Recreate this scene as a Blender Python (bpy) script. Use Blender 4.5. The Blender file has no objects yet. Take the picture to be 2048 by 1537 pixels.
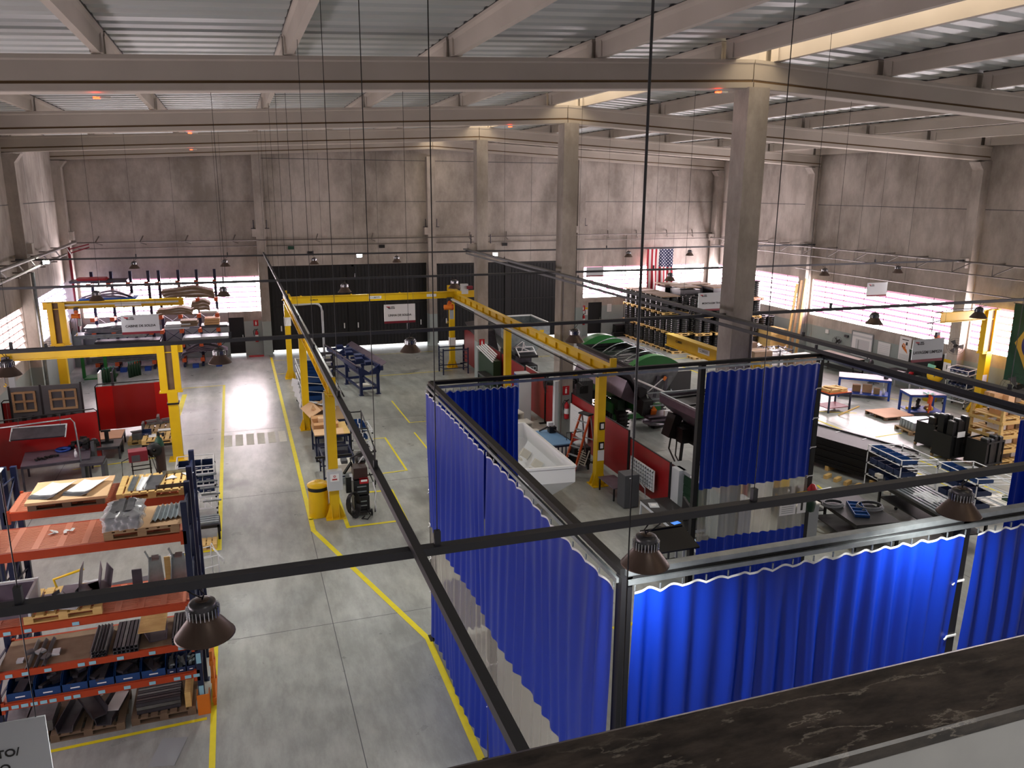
import bpy, math, random
from mathutils import Vector, Matrix
rnd = random.Random(11)
SC = bpy.context.scene
COL = SC.collection
PI = math.pi

# ------------------------------------------------------------------ mesh helper
class MB:
    def __init__(s):
        s.v = []; s.f = []; s.m = []; s.s = []
    def add(s, vs, fs, mi=0, sm=False):
        b = len(s.v)
        s.v += [tuple(p) for p in vs]
        for f in fs:
            s.f.append([b + i for i in f]); s.m.append(mi); s.s.append(sm)
        return s
    def bb(s, x0, x1, y0, y1, z0, z1, mi=0):
        v = [(x, y, z) for z in (z0, z1) for y in (y0, y1) for x in (x0, x1)]
        return s.add(v, [(0,2,3,1),(4,5,7,6),(0,1,5,4),(1,3,7,5),(3,2,6,7),(2,0,4,6)], mi)
    def box(s, c, d, rz=0, mi=0, rx=0, ry=0):
        M = Matrix.Translation(c) @ Matrix.Rotation(rz,4,'Z') @ Matrix.Rotation(ry,4,'Y') @ Matrix.Rotation(rx,4,'X')
        v = [M @ Vector((x*d[0]/2, y*d[1]/2, z*d[2]/2)) for z in (-1,1) for y in (-1,1) for x in (-1,1)]
        return s.add(v, [(0,2,3,1),(4,5,7,6),(0,1,5,4),(1,3,7,5),(3,2,6,7),(2,0,4,6)], mi)
    def frame(s, p, q):
        d = (Vector(q)-Vector(p)).normalized()
        u = Vector((0,0,1)) if abs(d.z) < .95 else Vector((0,1,0))
        a = d.cross(u).normalized(); b = a.cross(d).normalized()
        return a, b
    def bar(s, p, q, w, h=None, mi=0):
        h = h or w; p = Vector(p); q = Vector(q); a, b = s.frame(p, q)
        v = [c + a*x*w/2 + b*y*h/2 for c in (p, q) for (x, y) in ((-1,-1),(1,-1),(1,1),(-1,1))]
        return s.add(v, [(0,1,2,3),(7,6,5,4),(0,4,5,1),(1,5,6,2),(2,6,7,3),(3,7,4,0)], mi)
    def cyl(s, p, q, r, n=12, r2=None, mi=0, cap=True):
        r2 = r if r2 is None else r2; p = Vector(p); q = Vector(q); a, b = s.frame(p, q)
        v = [c + (a*math.cos(2*PI*i/n) + b*math.sin(2*PI*i/n))*rr for c, rr in ((p, r), (q, r2)) for i in range(n)]
        s.add(v, [(i, (i+1)%n, n+(i+1)%n, n+i) for i in range(n)], mi, True)
        if cap: s.add(v, [tuple(range(n))[::-1], tuple(range(n, 2*n))], mi)
        return s
    def tube(s, pts, r, n=6, mi=0):
        pts = [Vector(p) for p in pts]; rings = []
        for i, p in enumerate(pts):
            a, b = s.frame(pts[max(i-1,0)], pts[min(i+1,len(pts)-1)])
            rings.append([p + (a*math.cos(2*PI*k/n) + b*math.sin(2*PI*k/n))*r for k in range(n)])
        v = [x for R in rings for x in R]; f = []
        for i in range(len(pts)-1):
            f += [(i*n+k, i*n+(k+1)%n, (i+1)*n+(k+1)%n, (i+1)*n+k) for k in range(n)]
        f += [tuple(range(n))[::-1], tuple(range(len(v)-n, len(v)))]
        return s.add(v, f, mi, True)
    def lathe(s, prof, n=24, c=(0,0,0), mi=0, axis='Z', sm=True):
        v = []
        for r, z in prof:
            for i in range(n):
                x, y = r*math.cos(2*PI*i/n), r*math.sin(2*PI*i/n)
                p = (x, y, z) if axis == 'Z' else ((x, z, y) if axis == 'Y' else (z, x, y))
                v.append((p[0]+c[0], p[1]+c[1], p[2]+c[2]))
        f = [(j*n+i, j*n+(i+1)%n, (j+1)*n+(i+1)%n, (j+1)*n+i) for j in range(len(prof)-1) for i in range(n)]
        return s.add(v, f, mi, sm)
    def prism(s, poly, d0, d1, axis='Y', mi=0):
        n = len(poly)
        def P(a, b, d): return {'X': (d, a, b), 'Y': (a, d, b), 'Z': (a, b, d)}[axis]
        v = [P(a, b, d) for d in (d0, d1) for a, b in poly]
        return s.add(v, [tuple(range(n)), tuple(range(n, 2*n))[::-1]] + [(i, n+i, n+(i+1)%n, (i+1)%n) for i in range(n)], mi)
    def grid(s, fn, nu, nv, mi=0, sm=True):
        v = [fn(i/nu, j/nv) for j in range(nv+1) for i in range(nu+1)]
        w = nu+1
        return s.add(v, [(j*w+i, j*w+i+1, (j+1)*w+i+1, (j+1)*w+i) for j in range(nv) for i in range(nu)], mi, sm)
    def hexa(s, bot, top, mi=0):
        """eight corners: four at the bottom and four at the top, both counter-clockwise"""
        return s.add(list(bot)+list(top), [(3,2,1,0),(4,5,6,7),(0,1,5,4),(1,2,6,5),(2,3,7,6),(3,0,4,7)], mi)
    def build(s, name, mats, parent=None, loc=None, rz=0, solid=0, bevel=0):
        me = bpy.data.meshes.new(name)
        me.from_pydata(s.v, [], s.f)
        for m in (mats if isinstance(mats, (list, tuple)) else [mats]): me.materials.append(m)
        me.polygons.foreach_set('material_index', s.m)
        me.polygons.foreach_set('use_smooth', s.s)
        me.update()
        o = bpy.data.objects.new(name, me); COL.objects.link(o)
        if parent: o.parent = parent
        if loc: o.location = loc
        if rz: o.rotation_euler = (0, 0, rz)
        if solid:
            md = o.modifiers.new('thick', 'SOLIDIFY'); md.thickness = solid; md.offset = 0
        if bevel:
            md = o.modifiers.new('edge', 'BEVEL'); md.width = bevel; md.segments = 2; md.limit_method = 'ANGLE'
        return o

def tag(o, label, cat, group=None, kind=None):
    if label: o['label'] = label
    if cat: o['category'] = cat
    if group: o['group'] = group
    if kind: o['kind'] = kind
    return o
def T(name, label, cat, loc=(0,0,0), rz=0, group=None):
    o = bpy.data.objects.new(name, None); COL.objects.link(o)
    o.empty_display_size = .1
    o.location = loc; o.rotation_euler = (0, 0, rz)
    return tag(o, label, cat, group)
def P(name, mb, mats, parent, label=None, **k):
    o = mb.build(name, mats, parent, **k)
    if label: o['label'] = label
    return o
def S(name, mb, mats, label, cat, loc=None, rz=0, group=None, **k):
    return tag(mb.build(name, mats, None, loc, rz, **k), label, cat, group)
def G(name, mb, mats, label=None, **k):
    return tag(mb.build(name, mats, None, **k), label, None, None, 'structure')
def kids(o): return [c for c in bpy.data.objects if c.parent == o]
def dup(o, loc, rz, label, group=None):
    r = o.copy(); COL.objects.link(r); r.location = loc; r.rotation_euler = (0, 0, rz)
    r['label'] = label
    if group: r['group'] = group
    def rec(a, b):
        for ch in a.children:
            c = ch.copy(); COL.objects.link(c); c.parent = b; rec(ch, c)
    rec(o, r)
    return r
ORD = 'first second third fourth fifth sixth seventh eighth ninth tenth eleventh twelfth thirteenth fourteenth fifteenth sixteenth'.split()

# ------------------------------------------------------------------ materials
def lin(h):
    h = h.lstrip('#'); r = []
    for i in (0, 2, 4):
        c = int(h[i:i+2], 16)/255
        r.append(c/12.92 if c <= .04045 else ((c+.055)/1.055)**2.4)
    return (*r, 1)
M = {}
def mat(name, col, rough=.6, metal=0, col2=None, scale=3, mix=.5, bump=0, spec=.5, emit=None, es=0, detail=4, stretch=None):
    m = bpy.data.materials.new(name); m.use_nodes = True
    N = m.node_tree.nodes; L = m.node_tree.links; b = N['Principled BSDF']
    b.inputs['Base Color'].default_value = lin(col)
    b.inputs['Roughness'].default_value = rough; b.inputs['Metallic'].default_value = metal
    b.inputs['Specular IOR Level'].default_value = spec
    if col2 or bump:
        tc = N.new('ShaderNodeTexCoord'); nz = N.new('ShaderNodeTexNoise')
        nz.inputs['Scale'].default_value = scale; nz.inputs['Detail'].default_value = detail
        if stretch:
            mp = N.new('ShaderNodeMapping'); mp.inputs['Scale'].default_value = stretch
            L.new(tc.outputs['Object'], mp.inputs['Vector']); L.new(mp.outputs[0], nz.inputs['Vector'])
        else: L.new(tc.outputs['Object'], nz.inputs['Vector'])
        if col2:
            cr = N.new('ShaderNodeValToRGB')
            cr.color_ramp.elements[0].position = .5-mix/2; cr.color_ramp.elements[1].position = .5+mix/2
            cr.color_ramp.elements[0].color = lin(col); cr.color_ramp.elements[1].color = lin(col2)
            L.new(nz.outputs['Fac'], cr.inputs[0]); L.new(cr.outputs[0], b.inputs['Base Color'])
        if bump:
            bp = N.new('ShaderNodeBump'); bp.inputs['Strength'].default_value = bump; bp.inputs['Distance'].default_value = .02
            L.new(nz.outputs['Fac'], bp.inputs['Height']); L.new(bp.outputs[0], b.inputs['Normal'])
    if emit:
        b.inputs['Emission Color'].default_value = lin(emit); b.inputs['Emission Strength'].default_value = es
    M[name] = m
    return m
mat('concrete', '8d8880', .85, col2='a39d94', scale=1.2, bump=.15)
mat('beam_concrete', 'b0a79c', .85, col2='beb5aa', scale=.8, bump=.1)
mat('plaster', 'cfd0d0', .8, col2='c4c5c6', scale=8)
mat('beam_stain', '6b543c', .9, col2='7d6549', scale=.6)
mat('black_metal', '17171a', .45, .3)
mat('dark_frame', '0d0d0f', .5, .2)
mat('tray_grey', '46474a', .5, .5)
mat('galv', 'b4bcc0', .35, .85, col2='8f989d', scale=6)
mat('steel', '8b8c90', .4, .8, col2='6c6d72', scale=5)
mat('dark_steel', '45434a', .45, .7, col2='5b5860', scale=4)
mat('purple_steel', '7a6f7c', .4, .6, col2='665c68', scale=3)
mat('yellow', 'e3bc0c', .4, col2='d6ab08', scale=2)
mat('line_yellow', 'e3d31b', .6, col2='d4c41c', scale=5)
mat('line_white', 'dcdad0', .7, col2='c8c6bc', scale=9)
mat('rack_orange', 'b8431c', .4, .1, col2='a83a16', scale=3)
mat('deck_orange', 'd8866a', .4, .2)
mat('rack_blue', '16203f', .4, .1)
mat('navy', '1c2a58', .4, .2)
mat('blue_paint', '1d47a0', .45, col2='173c8c', scale=4)
mat('bin_blue', '123c72', .4)
mat('bin_navy', '16284e', .45)
mat('white_paint', 'e4e6e8', .45)
mat('white', 'efefef', .6)
mat('grey_paint', '8f9496', .5)
mat('light_grey', 'c3c8cc', .5)
mat('dark_grey', '4a4c50', .5)
mat('black', '0f0f11', .5)
mat('black_plastic', '141517', .35)
mat('rubber', '191817', .85, bump=.3, scale=30)
mat('orange', 'd8741c', .45)
mat('arm_orange', 'c2501f', .5)
mat('red', 'b01420', .4)
mat('red_vinyl', '9c0f10', .3, spec=.6)
mat('red_vinyl_bright', 'c80c0a', .35)
mat('screen_red', '9a1f22', .35, col2='8a181c', scale=1.5)
mat('maroon', '7c1628', .5)
mat('green', '1f6b2c', .4)
mat('dark_green', '12361f', .45)
mat('teal_green', '2f7f6a', .5)
mat('wood', 'd9b877', .75, col2='c49f5e', scale=3, stretch=(1, 6, 6))
mat('wood_old', '8f7352', .8, col2='a68a66', scale=3, stretch=(1, 6, 6))
mat('wood_dark', '5d4a3a', .8, col2='75604b', scale=3)
mat('ply', 'd8a98c', .7, col2='cf9c7e', scale=2)
mat('card', 'b98d60', .8, col2='c69a6c', scale=2)
mat('card_light', 'd9b48c', .8, col2='cfa87e', scale=2)
mat('brown_card', '6e5945', .85, col2='83705a', scale=4)
mat('bluegrey', '6f97bd', .5)
mat('shade_brown', '6b5a50', .4, .5, col2='5f4f46', scale=4)
mat('lamp_body', '5b5a5c', .35, .7)
mat('chrome', 'd5d7d9', .2, .95)
mat('tag_blue', '8fc3d4', .6)
mat('paper', 'e9e9ea', .7)
mat('plastic_wrap', 'd7dde0', .2)
mat('led_white', 'ffffff', .5, emit='fff6e6', es=6)
mat('flood_glow', 'ffffff', .5, emit='fffbe8', es=60)
mat('red_led', 'ff3010', .5, emit='ff3a1a', es=8)
mat('skylight', 'fff3da', .5, emit='fbe7c8', es=2.6)
mat('blue_glow', '3c7fe0', .4, emit='3c80ea', es=.8)
mat('screen_white', 'c8d8e6', .4, emit='b9d2e6', es=.5)
mat('gas_brown', '3b2622', .4)
mat('exit_green', '1d4a38', .5)
mat('pale', 'd6d3c8', .6)
mat('roof_metal', 'bfc4c3', .52, .35, col2='adb3b2', scale=.6, stretch=(.3, 3, 1))
mat('door_black', '17181b', .6)
mat('outdoor', 'd8d2c8', .9)
mat('logo_red', 'b5202e', .5)
mat('logo_black', '1a1a1a', .5)
mat('blue_cloth', '2b5fae', .8)
mat('mint', '8fd6bd', .7)
mat('wall_pipe', '6a6460', .5, .3)
mat('stain', '8f9390', .5)
mat('inside_black', '15161a', .35)

def nodes(name):
    m = bpy.data.materials.new(name); m.use_nodes = True
    M[name] = m
    N = m.node_tree.nodes
    return m, N, m.node_tree.links, N['Principled BSDF']
def ramp(N, p0, c0, p1, c1):
    r = N.new('ShaderNodeValToRGB'); e = r.color_ramp.elements
    e[0].position = p0; e[0].color = lin(c0); e[1].position = p1; e[1].color = lin(c1)
    return r
def mixc(N, L, fac, a, b, mode='MIX'):
    n = N.new('ShaderNodeMix'); n.data_type = 'RGBA'; n.blend_type = mode
    for s, v in ((n.inputs[0], fac), (n.inputs[6], a), (n.inputs[7], b)):
        if hasattr(v, 'is_linked'): L.new(v, s)
        else: s.default_value = v
    return n.outputs[2]
def noise(N, L, vec, scale, detail=5, rough=.6):
    n = N.new('ShaderNodeTexNoise'); n.inputs['Scale'].default_value = scale; n.inputs['Detail'].default_value = detail
    n.inputs['Roughness'].default_value = rough
    if vec: L.new(vec, n.inputs['Vector'])
    return n.outputs['Fac']
def mapping(N, L, sc):
    tc = N.new('ShaderNodeTexCoord'); mp = N.new('ShaderNodeMapping'); mp.inputs['Scale'].default_value = sc
    L.new(tc.outputs['Object'], mp.inputs['Vector'])
    return mp.outputs[0], tc

# polished concrete floor: cloudy greys, scuffs and darker oil stains
m, N, L, B = nodes('floor_concrete')
v, tc = mapping(N, L, (1, 1, 1))
c1 = ramp(N, .3, '8d9290', .7, 'b3b5ad'); L.new(noise(N, L, v, .25, 6), c1.inputs[0])
v2, _ = mapping(N, L, (1.2, .35, 1))
c2 = ramp(N, .40, '8f8f8a', .62, 'ffffff'); L.new(noise(N, L, v2, 2.2, 8, .7), c2.inputs[0])
x = mixc(N, L, .38, c1.outputs[0], c2.outputs[0], 'MULTIPLY')
c3 = ramp(N, .26, '55565a', .36, 'ffffff'); L.new(noise(N, L, v, .33, 3, .5), c3.inputs[0])
x = mixc(N, L, .6, x, c3.outputs[0], 'MULTIPLY')
L.new(x, B.inputs['Base Color'])
rr = N.new('ShaderNodeMapRange'); rr.inputs[3].default_value = .2; rr.inputs[4].default_value = .42
L.new(noise(N, L, v, 1.1, 5), rr.inputs[0]); L.new(rr.outputs[0], B.inputs['Roughness'])
B.inputs['Specular IOR Level'].default_value = .45

# precast wall panels: weathered concrete above a grey painted dado
m, N, L, B = nodes('wall_concrete')
v, tc = mapping(N, L, (1, 1, .6))
c1 = ramp(N, .38, '968f87', .62, 'c8c0b8'); L.new(noise(N, L, v, .32, 8, .68), c1.inputs[0])
v2, _ = mapping(N, L, (1.2, 1.2, .4))
c2 = ramp(N, .40, 'd2cdc8', .6, 'ffffff'); L.new(noise(N, L, v2, 1.1, 6, .7), c2.inputs[0])
x = mixc(N, L, .45, c1.outputs[0], c2.outputs[0], 'MULTIPLY')
v3, _ = mapping(N, L, (1, 1, 1))
sp = N.new('ShaderNodeSeparateXYZ'); L.new(v3, sp.inputs[0])
lt = N.new('ShaderNodeMath'); lt.operation = 'LESS_THAN'; L.new(sp.outputs[2], lt.inputs[0]); lt.inputs[1].default_value = 1.92
c4 = ramp(N, .3, '929d9b', .7, 'a0aaa7'); L.new(noise(N, L, v3, .6), c4.inputs[0])
x = mixc(N, L, lt.outputs[0], x, c4.outputs[0])
L.new(x, B.inputs['Base Color']); B.inputs['Roughness'].default_value = .85
M['column_concrete'] = M['wall_concrete'].copy(); M['column_concrete'].name = 'column_concrete'

# dark veined coping stone
m, N, L, B = nodes('granite')
v, tc = mapping(N, L, (1.3, 4, 4))
n1 = noise(N, L, v, 2.2, 9, .62)
a_ = N.new('ShaderNodeMath'); a_.operation = 'SUBTRACT'; L.new(n1, a_.inputs[0]); a_.inputs[1].default_value = .5
b_ = N.new('ShaderNodeMath'); b_.operation = 'ABSOLUTE'; L.new(a_.outputs[0], b_.inputs[0])
c1 = ramp(N, .0, 'b7ac9c', .016, '2b2320'); L.new(b_.outputs[0], c1.inputs[0])
c2 = ramp(N, .35, '171211', .66, '574c44'); L.new(noise(N, L, v, 5, 8, .7), c2.inputs[0])
ms = ramp(N, .46, '000000', .6, 'ffffff'); L.new(noise(N, L, v, 1.1, 2), ms.inputs[0])
L.new(mixc(N, L, ms.outputs[0], c2.outputs[0], mixc(N, L, .55, c2.outputs[0], c1.outputs[0], 'LIGHTEN')), B.inputs['Base Color'])
B.inputs['Roughness'].default_value = .35

# vinyl curtains
def vinyl(name, col, rough):
    m, N, L, B = nodes(name)
    v, tc = mapping(N, L, (1, 1, .3))
    r = ramp(N, .3, col, .7, col); L.new(noise(N, L, v, 2), r.inputs[0])
    L.new(r.outputs[0], B.inputs['Base Color']); B.inputs['Roughness'].default_value = rough
    tr = N.new('ShaderNodeBsdfTranslucent'); tr.inputs[0].default_value = lin(col)
    mx = N.new('ShaderNodeMixShader'); mx.inputs[0].default_value = .12
    L.new(B.outputs[0], mx.inputs[1]); L.new(tr.outputs[0], mx.inputs[2]); L.new(mx.outputs[0], N['Material Output'].inputs[0])
vinyl('curtain_blue', '0630a8', .36)
m, N, L, B = nodes('clear_vinyl')
B.inputs['Base Color'].default_value = lin('c9c8be'); B.inputs['Roughness'].default_value = .22
tp = N.new('ShaderNodeBsdfTransparent'); tp.inputs[0].default_value = (.86, .86, .83, 1)
mx = N.new('ShaderNodeMixShader'); mx.inputs[0].default_value = .42
L.new(tp.outputs[0], mx.inputs[1]); L.new(B.outputs[0], mx.inputs[2]); L.new(mx.outputs[0], N['Material Output'].inputs[0])
m, N, L, B = nodes('wrap_film')
B.inputs['Base Color'].default_value = lin('e6eaec'); B.inputs['Roughness'].default_value = .15
tp = N.new('ShaderNodeBsdfTransparent')
mx = N.new('ShaderNodeMixShader'); mx.inputs[0].default_value = .4
L.new(tp.outputs[0], mx.inputs[1]); L.new(B.outputs[0], mx.inputs[2]); L.new(mx.outputs[0], N['Material Output'].inputs[0])
# translucent louvre blades with daylight behind them
def louvre(name, c, e): mat(name, c, .5, emit=c, es=e)
louvre('louvre_lit', 'fff0f4', 24)
louvre('louvre_lip', 'e2a9c4', .52)
louvre('louvre_near', 'fff0f4', 8)
louvre('louvre_lilac', 'e9e2fc', 2.2)
louvre('louvre_lilac_lip', 'b9aede', .42)
louvre('louvre_pink', 'f9e9e8', 3)
louvre('louvre_pink_lip', 'd9aaa6', .36)

_txt = {}
def text(s, size, parent, name, material, loc, rot=(PI/2, 0, 0), align='CENTER', shear=0, depth=.002):
    cu = bpy.data.curves.new('lettering', 'FONT'); cu.body = s; cu.size = size; cu.align_x = align; cu.align_y = 'CENTER'
    cu.extrude = depth; cu.shear = shear; cu.offset = size*.018; cu.resolution_u = 3
    o = bpy.data.objects.new('t', cu); COL.objects.link(o)
    bpy.context.view_layer.update()
    me = bpy.data.meshes.new_from_object(o.evaluated_get(bpy.context.evaluated_depsgraph_get()))
    bpy.data.objects.remove(o); bpy.data.curves.remove(cu)
    me.name = name; me.materials.clear(); me.materials.append(material)
    n = bpy.data.objects.new(name, me); COL.objects.link(n)
    n.parent = parent; n.location = loc; n.rotation_euler = rot
    return n
# ------------------------------------------------------------------ building shell
XL, XR, YF, YB, XM = -8.3, 30.4, 46.7, -3.0, 11.08
def rz_(x): return 12.0 - .0475*abs(x-XM)          # top of the main beams
fl = MB(); fl.bb(XL-.4, XR+.4, YB-.4, YF+.3, -.2, 0)
G('floor', fl, M['floor_concrete'], 'polished grey concrete workshop floor with scuffs and stains')
og = MB(); og.bb(-40, 60, YF+.3, 90, -.3, -.02)
G('exterior_ground', og, M['outdoor'], 'sunlit yard outside beyond the black doors')

def wall(name, mp, a0, a1, zt, openings, label, th=.25, gable=None):
    w = MB(); cuts = sorted({a0, a1, *[o[0] for o in openings], *[o[1] for o in openings]})
    def slab(b0, b1, z0, z1):
        p = [mp(b0, z0, 0), mp(b1, z0, 0), mp(b1, z0, -th), mp(b0, z0, -th)]
        q = [mp(b0, z1, 0), mp(b1, z1, 0), mp(b1, z1, -th), mp(b0, z1, -th)]
        w.hexa(p, q)
    for b0, b1 in zip(cuts, cuts[1:]):
        mid = (b0+b1)/2; z = 0
        for o in sorted([o for o in openings if o[0] < mid < o[1]], key=lambda o: o[2]):
            if o[2] > z: slab(b0, b1, z, o[2])
            z = o[3]
        slab(b0, b1, z, zt)
    if gable: gable(w)
    return G(name, w, M['wall_concrete'], label)
far = lambda a, z, d: (a, YF-d, z)
lef = lambda a, z, d: (XL+d, a, z)
rig = lambda a, z, d: (XR-d, a, z)
WZ0, WZ1 = 2.47, 4.45
doors_far = [(1.62, 10.72, 0, 4.95), (11.3, 20.28, 0, 4.88)]
small_far = [(-.6, .21, 0, 2.15), (21.3, 22.27, 0, 2.15)]
win_far = [(-7.75, 1.22, WZ0, WZ1), (20.78, 29.7, WZ0, WZ1)]
win_l = [(37.45, 46.2, WZ0, WZ1), (26.95, 36.8, WZ0, WZ1), (16.4, 26.3, WZ0, WZ1), (5.9, 15.8, WZ0, WZ1)]
win_r = [(37.5, 46.2, WZ0, WZ1), (26.95, 36.7, WZ0, WZ1), (16.4, 26.25, WZ0, WZ1), (5.9, 15.8, WZ0, WZ1)]
def gab(w):
    w.prism([(XL-.3, 11.3), (XR+.3, 11.3), (XR+.3, 11.45), (XM, 12.35), (XL-.3, 11.45)], YF, YF+.25, 'Y')
wall('wall_far', far, XL-.3, XR+.3, 11.3, doors_far+small_far+win_far, 'weathered precast concrete end wall with grey dado', gable=gab)
wall('wall_left', lef, YB-.3, YF, 11.5, win_l, 'precast concrete side wall behind the yellow jib cranes')
wall('wall_right', rig, YB-.3, YF, 11.5, win_r, 'precast concrete side wall with noticeboards and grey dado')
def gab2(w):
    w.prism([(XL-.3, 11.3), (XR+.3, 11.3), (XR+.3, 11.45), (XM, 12.35), (XL-.3, 11.45)], YB-.25, YB, 'Y')
wall('wall_back', lambda a, z, d: (a, YB+d, z), XL-.3, XR+.3, 11.3, [], 'plain concrete wall behind the mezzanine', gable=gab2)
# horizontal and vertical panel joints
jt = MB()
for z in (8.5,):
    jt.bb(XL, XR, YF-.006, YF, z-.03, z); jt.bb(XL, XL+.006, YB, YF, z-.03, z); jt.bb(XR-.006, XR, YB, YF, z-.03, z)
jt.bb(1.7, 20.2, YF-.006, YF, 10.75, 10.78)
for x in (-2.9, 4.7, 7.9, 14.1, 17.3, 24.2, 27.3): jt.bb(x, x+.012, YF-.004, YF, 5, 11.2)
for y in (40.3, 43.5, 30.2, 33.5, 20, 23): 
    jt.bb(XR-.004, XR, y, y+.012, 4.5, 11.2); jt.bb(XL, XL+.004, y, y+.012, 4.5, 11.2)
G('trim_1', jt, M['dark_grey'], 'dark joints between the concrete wall panels')

nw = [0]
def window(mp, a0, a1, lit, lip, label, pitch=1.45, p=.285, lipf=.3):
    nw[0] += 1
    g = MB(); n = round((WZ1-WZ0)/p); p = (WZ1-WZ0)/n
    for k in range(n):
        z = WZ0+k*p; zl = z+p*(1-lipf)
        for mi, (za, da), (zb, db) in ((0, (z, -.06), (zl, -.12)), (1, (zl, -.12), (z+p, -.15)), (1, (z+p, -.15), (z+p, -.06))):
            g.add([mp(a0, za, da), mp(a1, za, da), mp(a1, zb, db), mp(a0, zb, db)], [(0, 1, 2, 3)], mi)
    w = G('window_%d' % nw[0], g, [M[lit], M[lip]], label)
    f = MB(); a = a0
    while a < a1-.1:
        f.hexa([mp(a-.014, WZ0, -.045), mp(a+.014, WZ0, -.045), mp(a+.014, WZ0, -.055), mp(a-.014, WZ0, -.055)],
               [mp(a-.014, WZ1, -.045), mp(a+.014, WZ1, -.045), mp(a+.014, WZ1, -.055), mp(a-.014, WZ1, -.055)]); a += pitch
    P('window_frame', f, M['dark_frame'], w)
window(far, *win_far[0][:2], 'louvre_lit', 'louvre_lip', 'glowing louvred window strip behind the cantilever rack')
window(far, *win_far[1][:2], 'louvre_lit', 'louvre_lip', 'glowing louvred window strip behind the striped flag')
window(lef, *win_l[0][:2], 'louvre_lilac', 'louvre_lilac_lip', 'lilac tinted louvred window beside the far jib crane', .75)
window(lef, *win_l[1][:2], 'louvre_pink', 'louvre_pink_lip', 'pink tinted louvred window behind the near jib arm', .75)
window(lef, *win_l[2][:2], 'louvre_near', 'louvre_lip', 'louvred window on the side wall above the pallet racks')
window(lef, *win_l[3][:2], 'louvre_near', 'louvre_lip', 'unseen louvred window added on the side wall level with the hanging sign')  # out of view in the near bay, added for ambient light
window(rig, *win_r[3][:2], 'louvre_near', 'louvre_lip', 'unseen louvred window added beside the curtain booth end')  # its unseen counterpart on the right wall, also added for ambient light
window(rig, *win_r[0][:2], 'louvre_lit', 'louvre_lip', 'louvred window strip above the stacked black drums', lipf=.42)
window(rig, *win_r[1][:2], 'louvre_lit', 'louvre_lip', 'long louvred window above the noticeboards', lipf=.42)
window(rig, *win_r[2][:2], 'louvre_lit', 'louvre_lip', 'louvred window beside the green and yellow flag', lipf=.42)

def big_door(n, x0, x1, zt, gaps, label):
    d = MB(); xm = (x0+x1)/2
    for a, b in ((x0, xm-.12), (xm+.12, x1)):
        k = int((b-a)/.2); s = (b-a)/k
        for i in range(k):
            d.bb(a+i*s, a+i*s+s*.55, YF+.08, YF+.13, .16, zt-.02); d.bb(a+i*s+s*.55, a+(i+1)*s, YF+.1, YF+.13, .16, zt-.02)
    o = G('door_%d' % n, d, M['door_black'], label)
    r = MB(); r.bb(xm-.14, xm+.14, YF+.02, YF+.14, 0, zt+.45)
    for a, b in ((x0, xm-.14), (xm+.14, x1)):
        r.bb(a, b, YF+.06, YF+.14, 2.55, 2.63); r.bb(a, b, YF+.05, YF+.14, zt-.12, zt-.0)
        r.bb(a, a+.12, YF+.05, YF+.14, .05, zt)
    P('door_frame', r, M['black'], o)
    h = MB()
    for x in (x0+.6, xm-.4, xm+.4, x1-.4): h.bb(x-.03, x+.03, YF+.02, YF+.06, 1.25, 1.55)
    P('door_handle', h, M['white_paint'], o)
    return o
big_door(1, *doors_far[0][:2], doors_far[0][3], None, 'pair of tall black sliding doors under the welding line sign')
big_door(2, *doors_far[1][:2], doors_far[1][3], None, 'pair of tall black sliding doors behind the silver hopper')
for n, (a, b, z0, z1), t in ((3, small_far[0], 'narrow black door beside the cantilever rack'), (4, small_far[1], 'narrow black door beside the striped flag')):
    d = MB(); d.bb(a, b, YF+.06, YF+.11, .1, z1)
    o = G('door_%d' % n, d, M['door_black'], t)
    h = MB(); h.bb(b-.12, b-.08, YF+.02, YF+.06, 1.0, 1.16); P('door_handle', h, M['chrome'], o)

# columns
def column(mb, label): return G('column', mb, M['column_concrete'], label)
def corbel(mb, x, y, z, side, L=.38):
    mb.bb(min(x, x+side*L), max(x, x+side*L), y-.2, y+.2, z, z+.42)
for y, t in ((37.1, 'square concrete column between the black doors'), (26.6, 'square concrete column with fans and a fire extinguisher'), (16.1, 'square concrete column behind the blue curtain')):
    c = MB(); c.bb(10.93, 11.47, y-.28, y+.28, 0, 11.42)
    if y > 37: corbel(c, 10.93, y, 6.25, -1); corbel(c, 11.47, y, 6.25, 1)
    o = column(c, t)
    if y > 37:
        r = MB()
        for x in (10.7, 11.68): r.cyl((x, y, 6.67), (x, y, 7.1), .025)
        P('rebar', r, M['dark_steel'], o)
    if y < 30:
        r = MB(); r.cyl((11.0 if y > 20 else 11.47, y-.31, .1), (11.0 if y > 20 else 11.47, y-.31, 6.3), .03)
        P('conduit', r, M['wall_pipe'], o)
for x, t in ((1.42, 'concrete wall pillar beside the black sliding doors'), (11.0, 'concrete wall pillar between both pairs of doors'), (20.5, 'concrete wall pillar beside the far extinguisher')):
    c = MB(); c.bb(x-.24, x+.24, YF-.4, YF, 0, 11.0)
    corbel(c, x-.24, YF-.2, 6.6, -1, .2); corbel(c, x+.24, YF-.2, 6.6, 1, .2)
    o = column(c, t); r = MB()
    for xx in (x-.34, x+.34): r.bb(xx-.14, xx+.14, YF-.24, YF-.16, 7.02, 7.06); r.cyl((xx, YF-.2, 7.06), (xx, YF-.2, 7.5), .025)
    P('rebar', r, M['dark_steel'], o)
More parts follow.
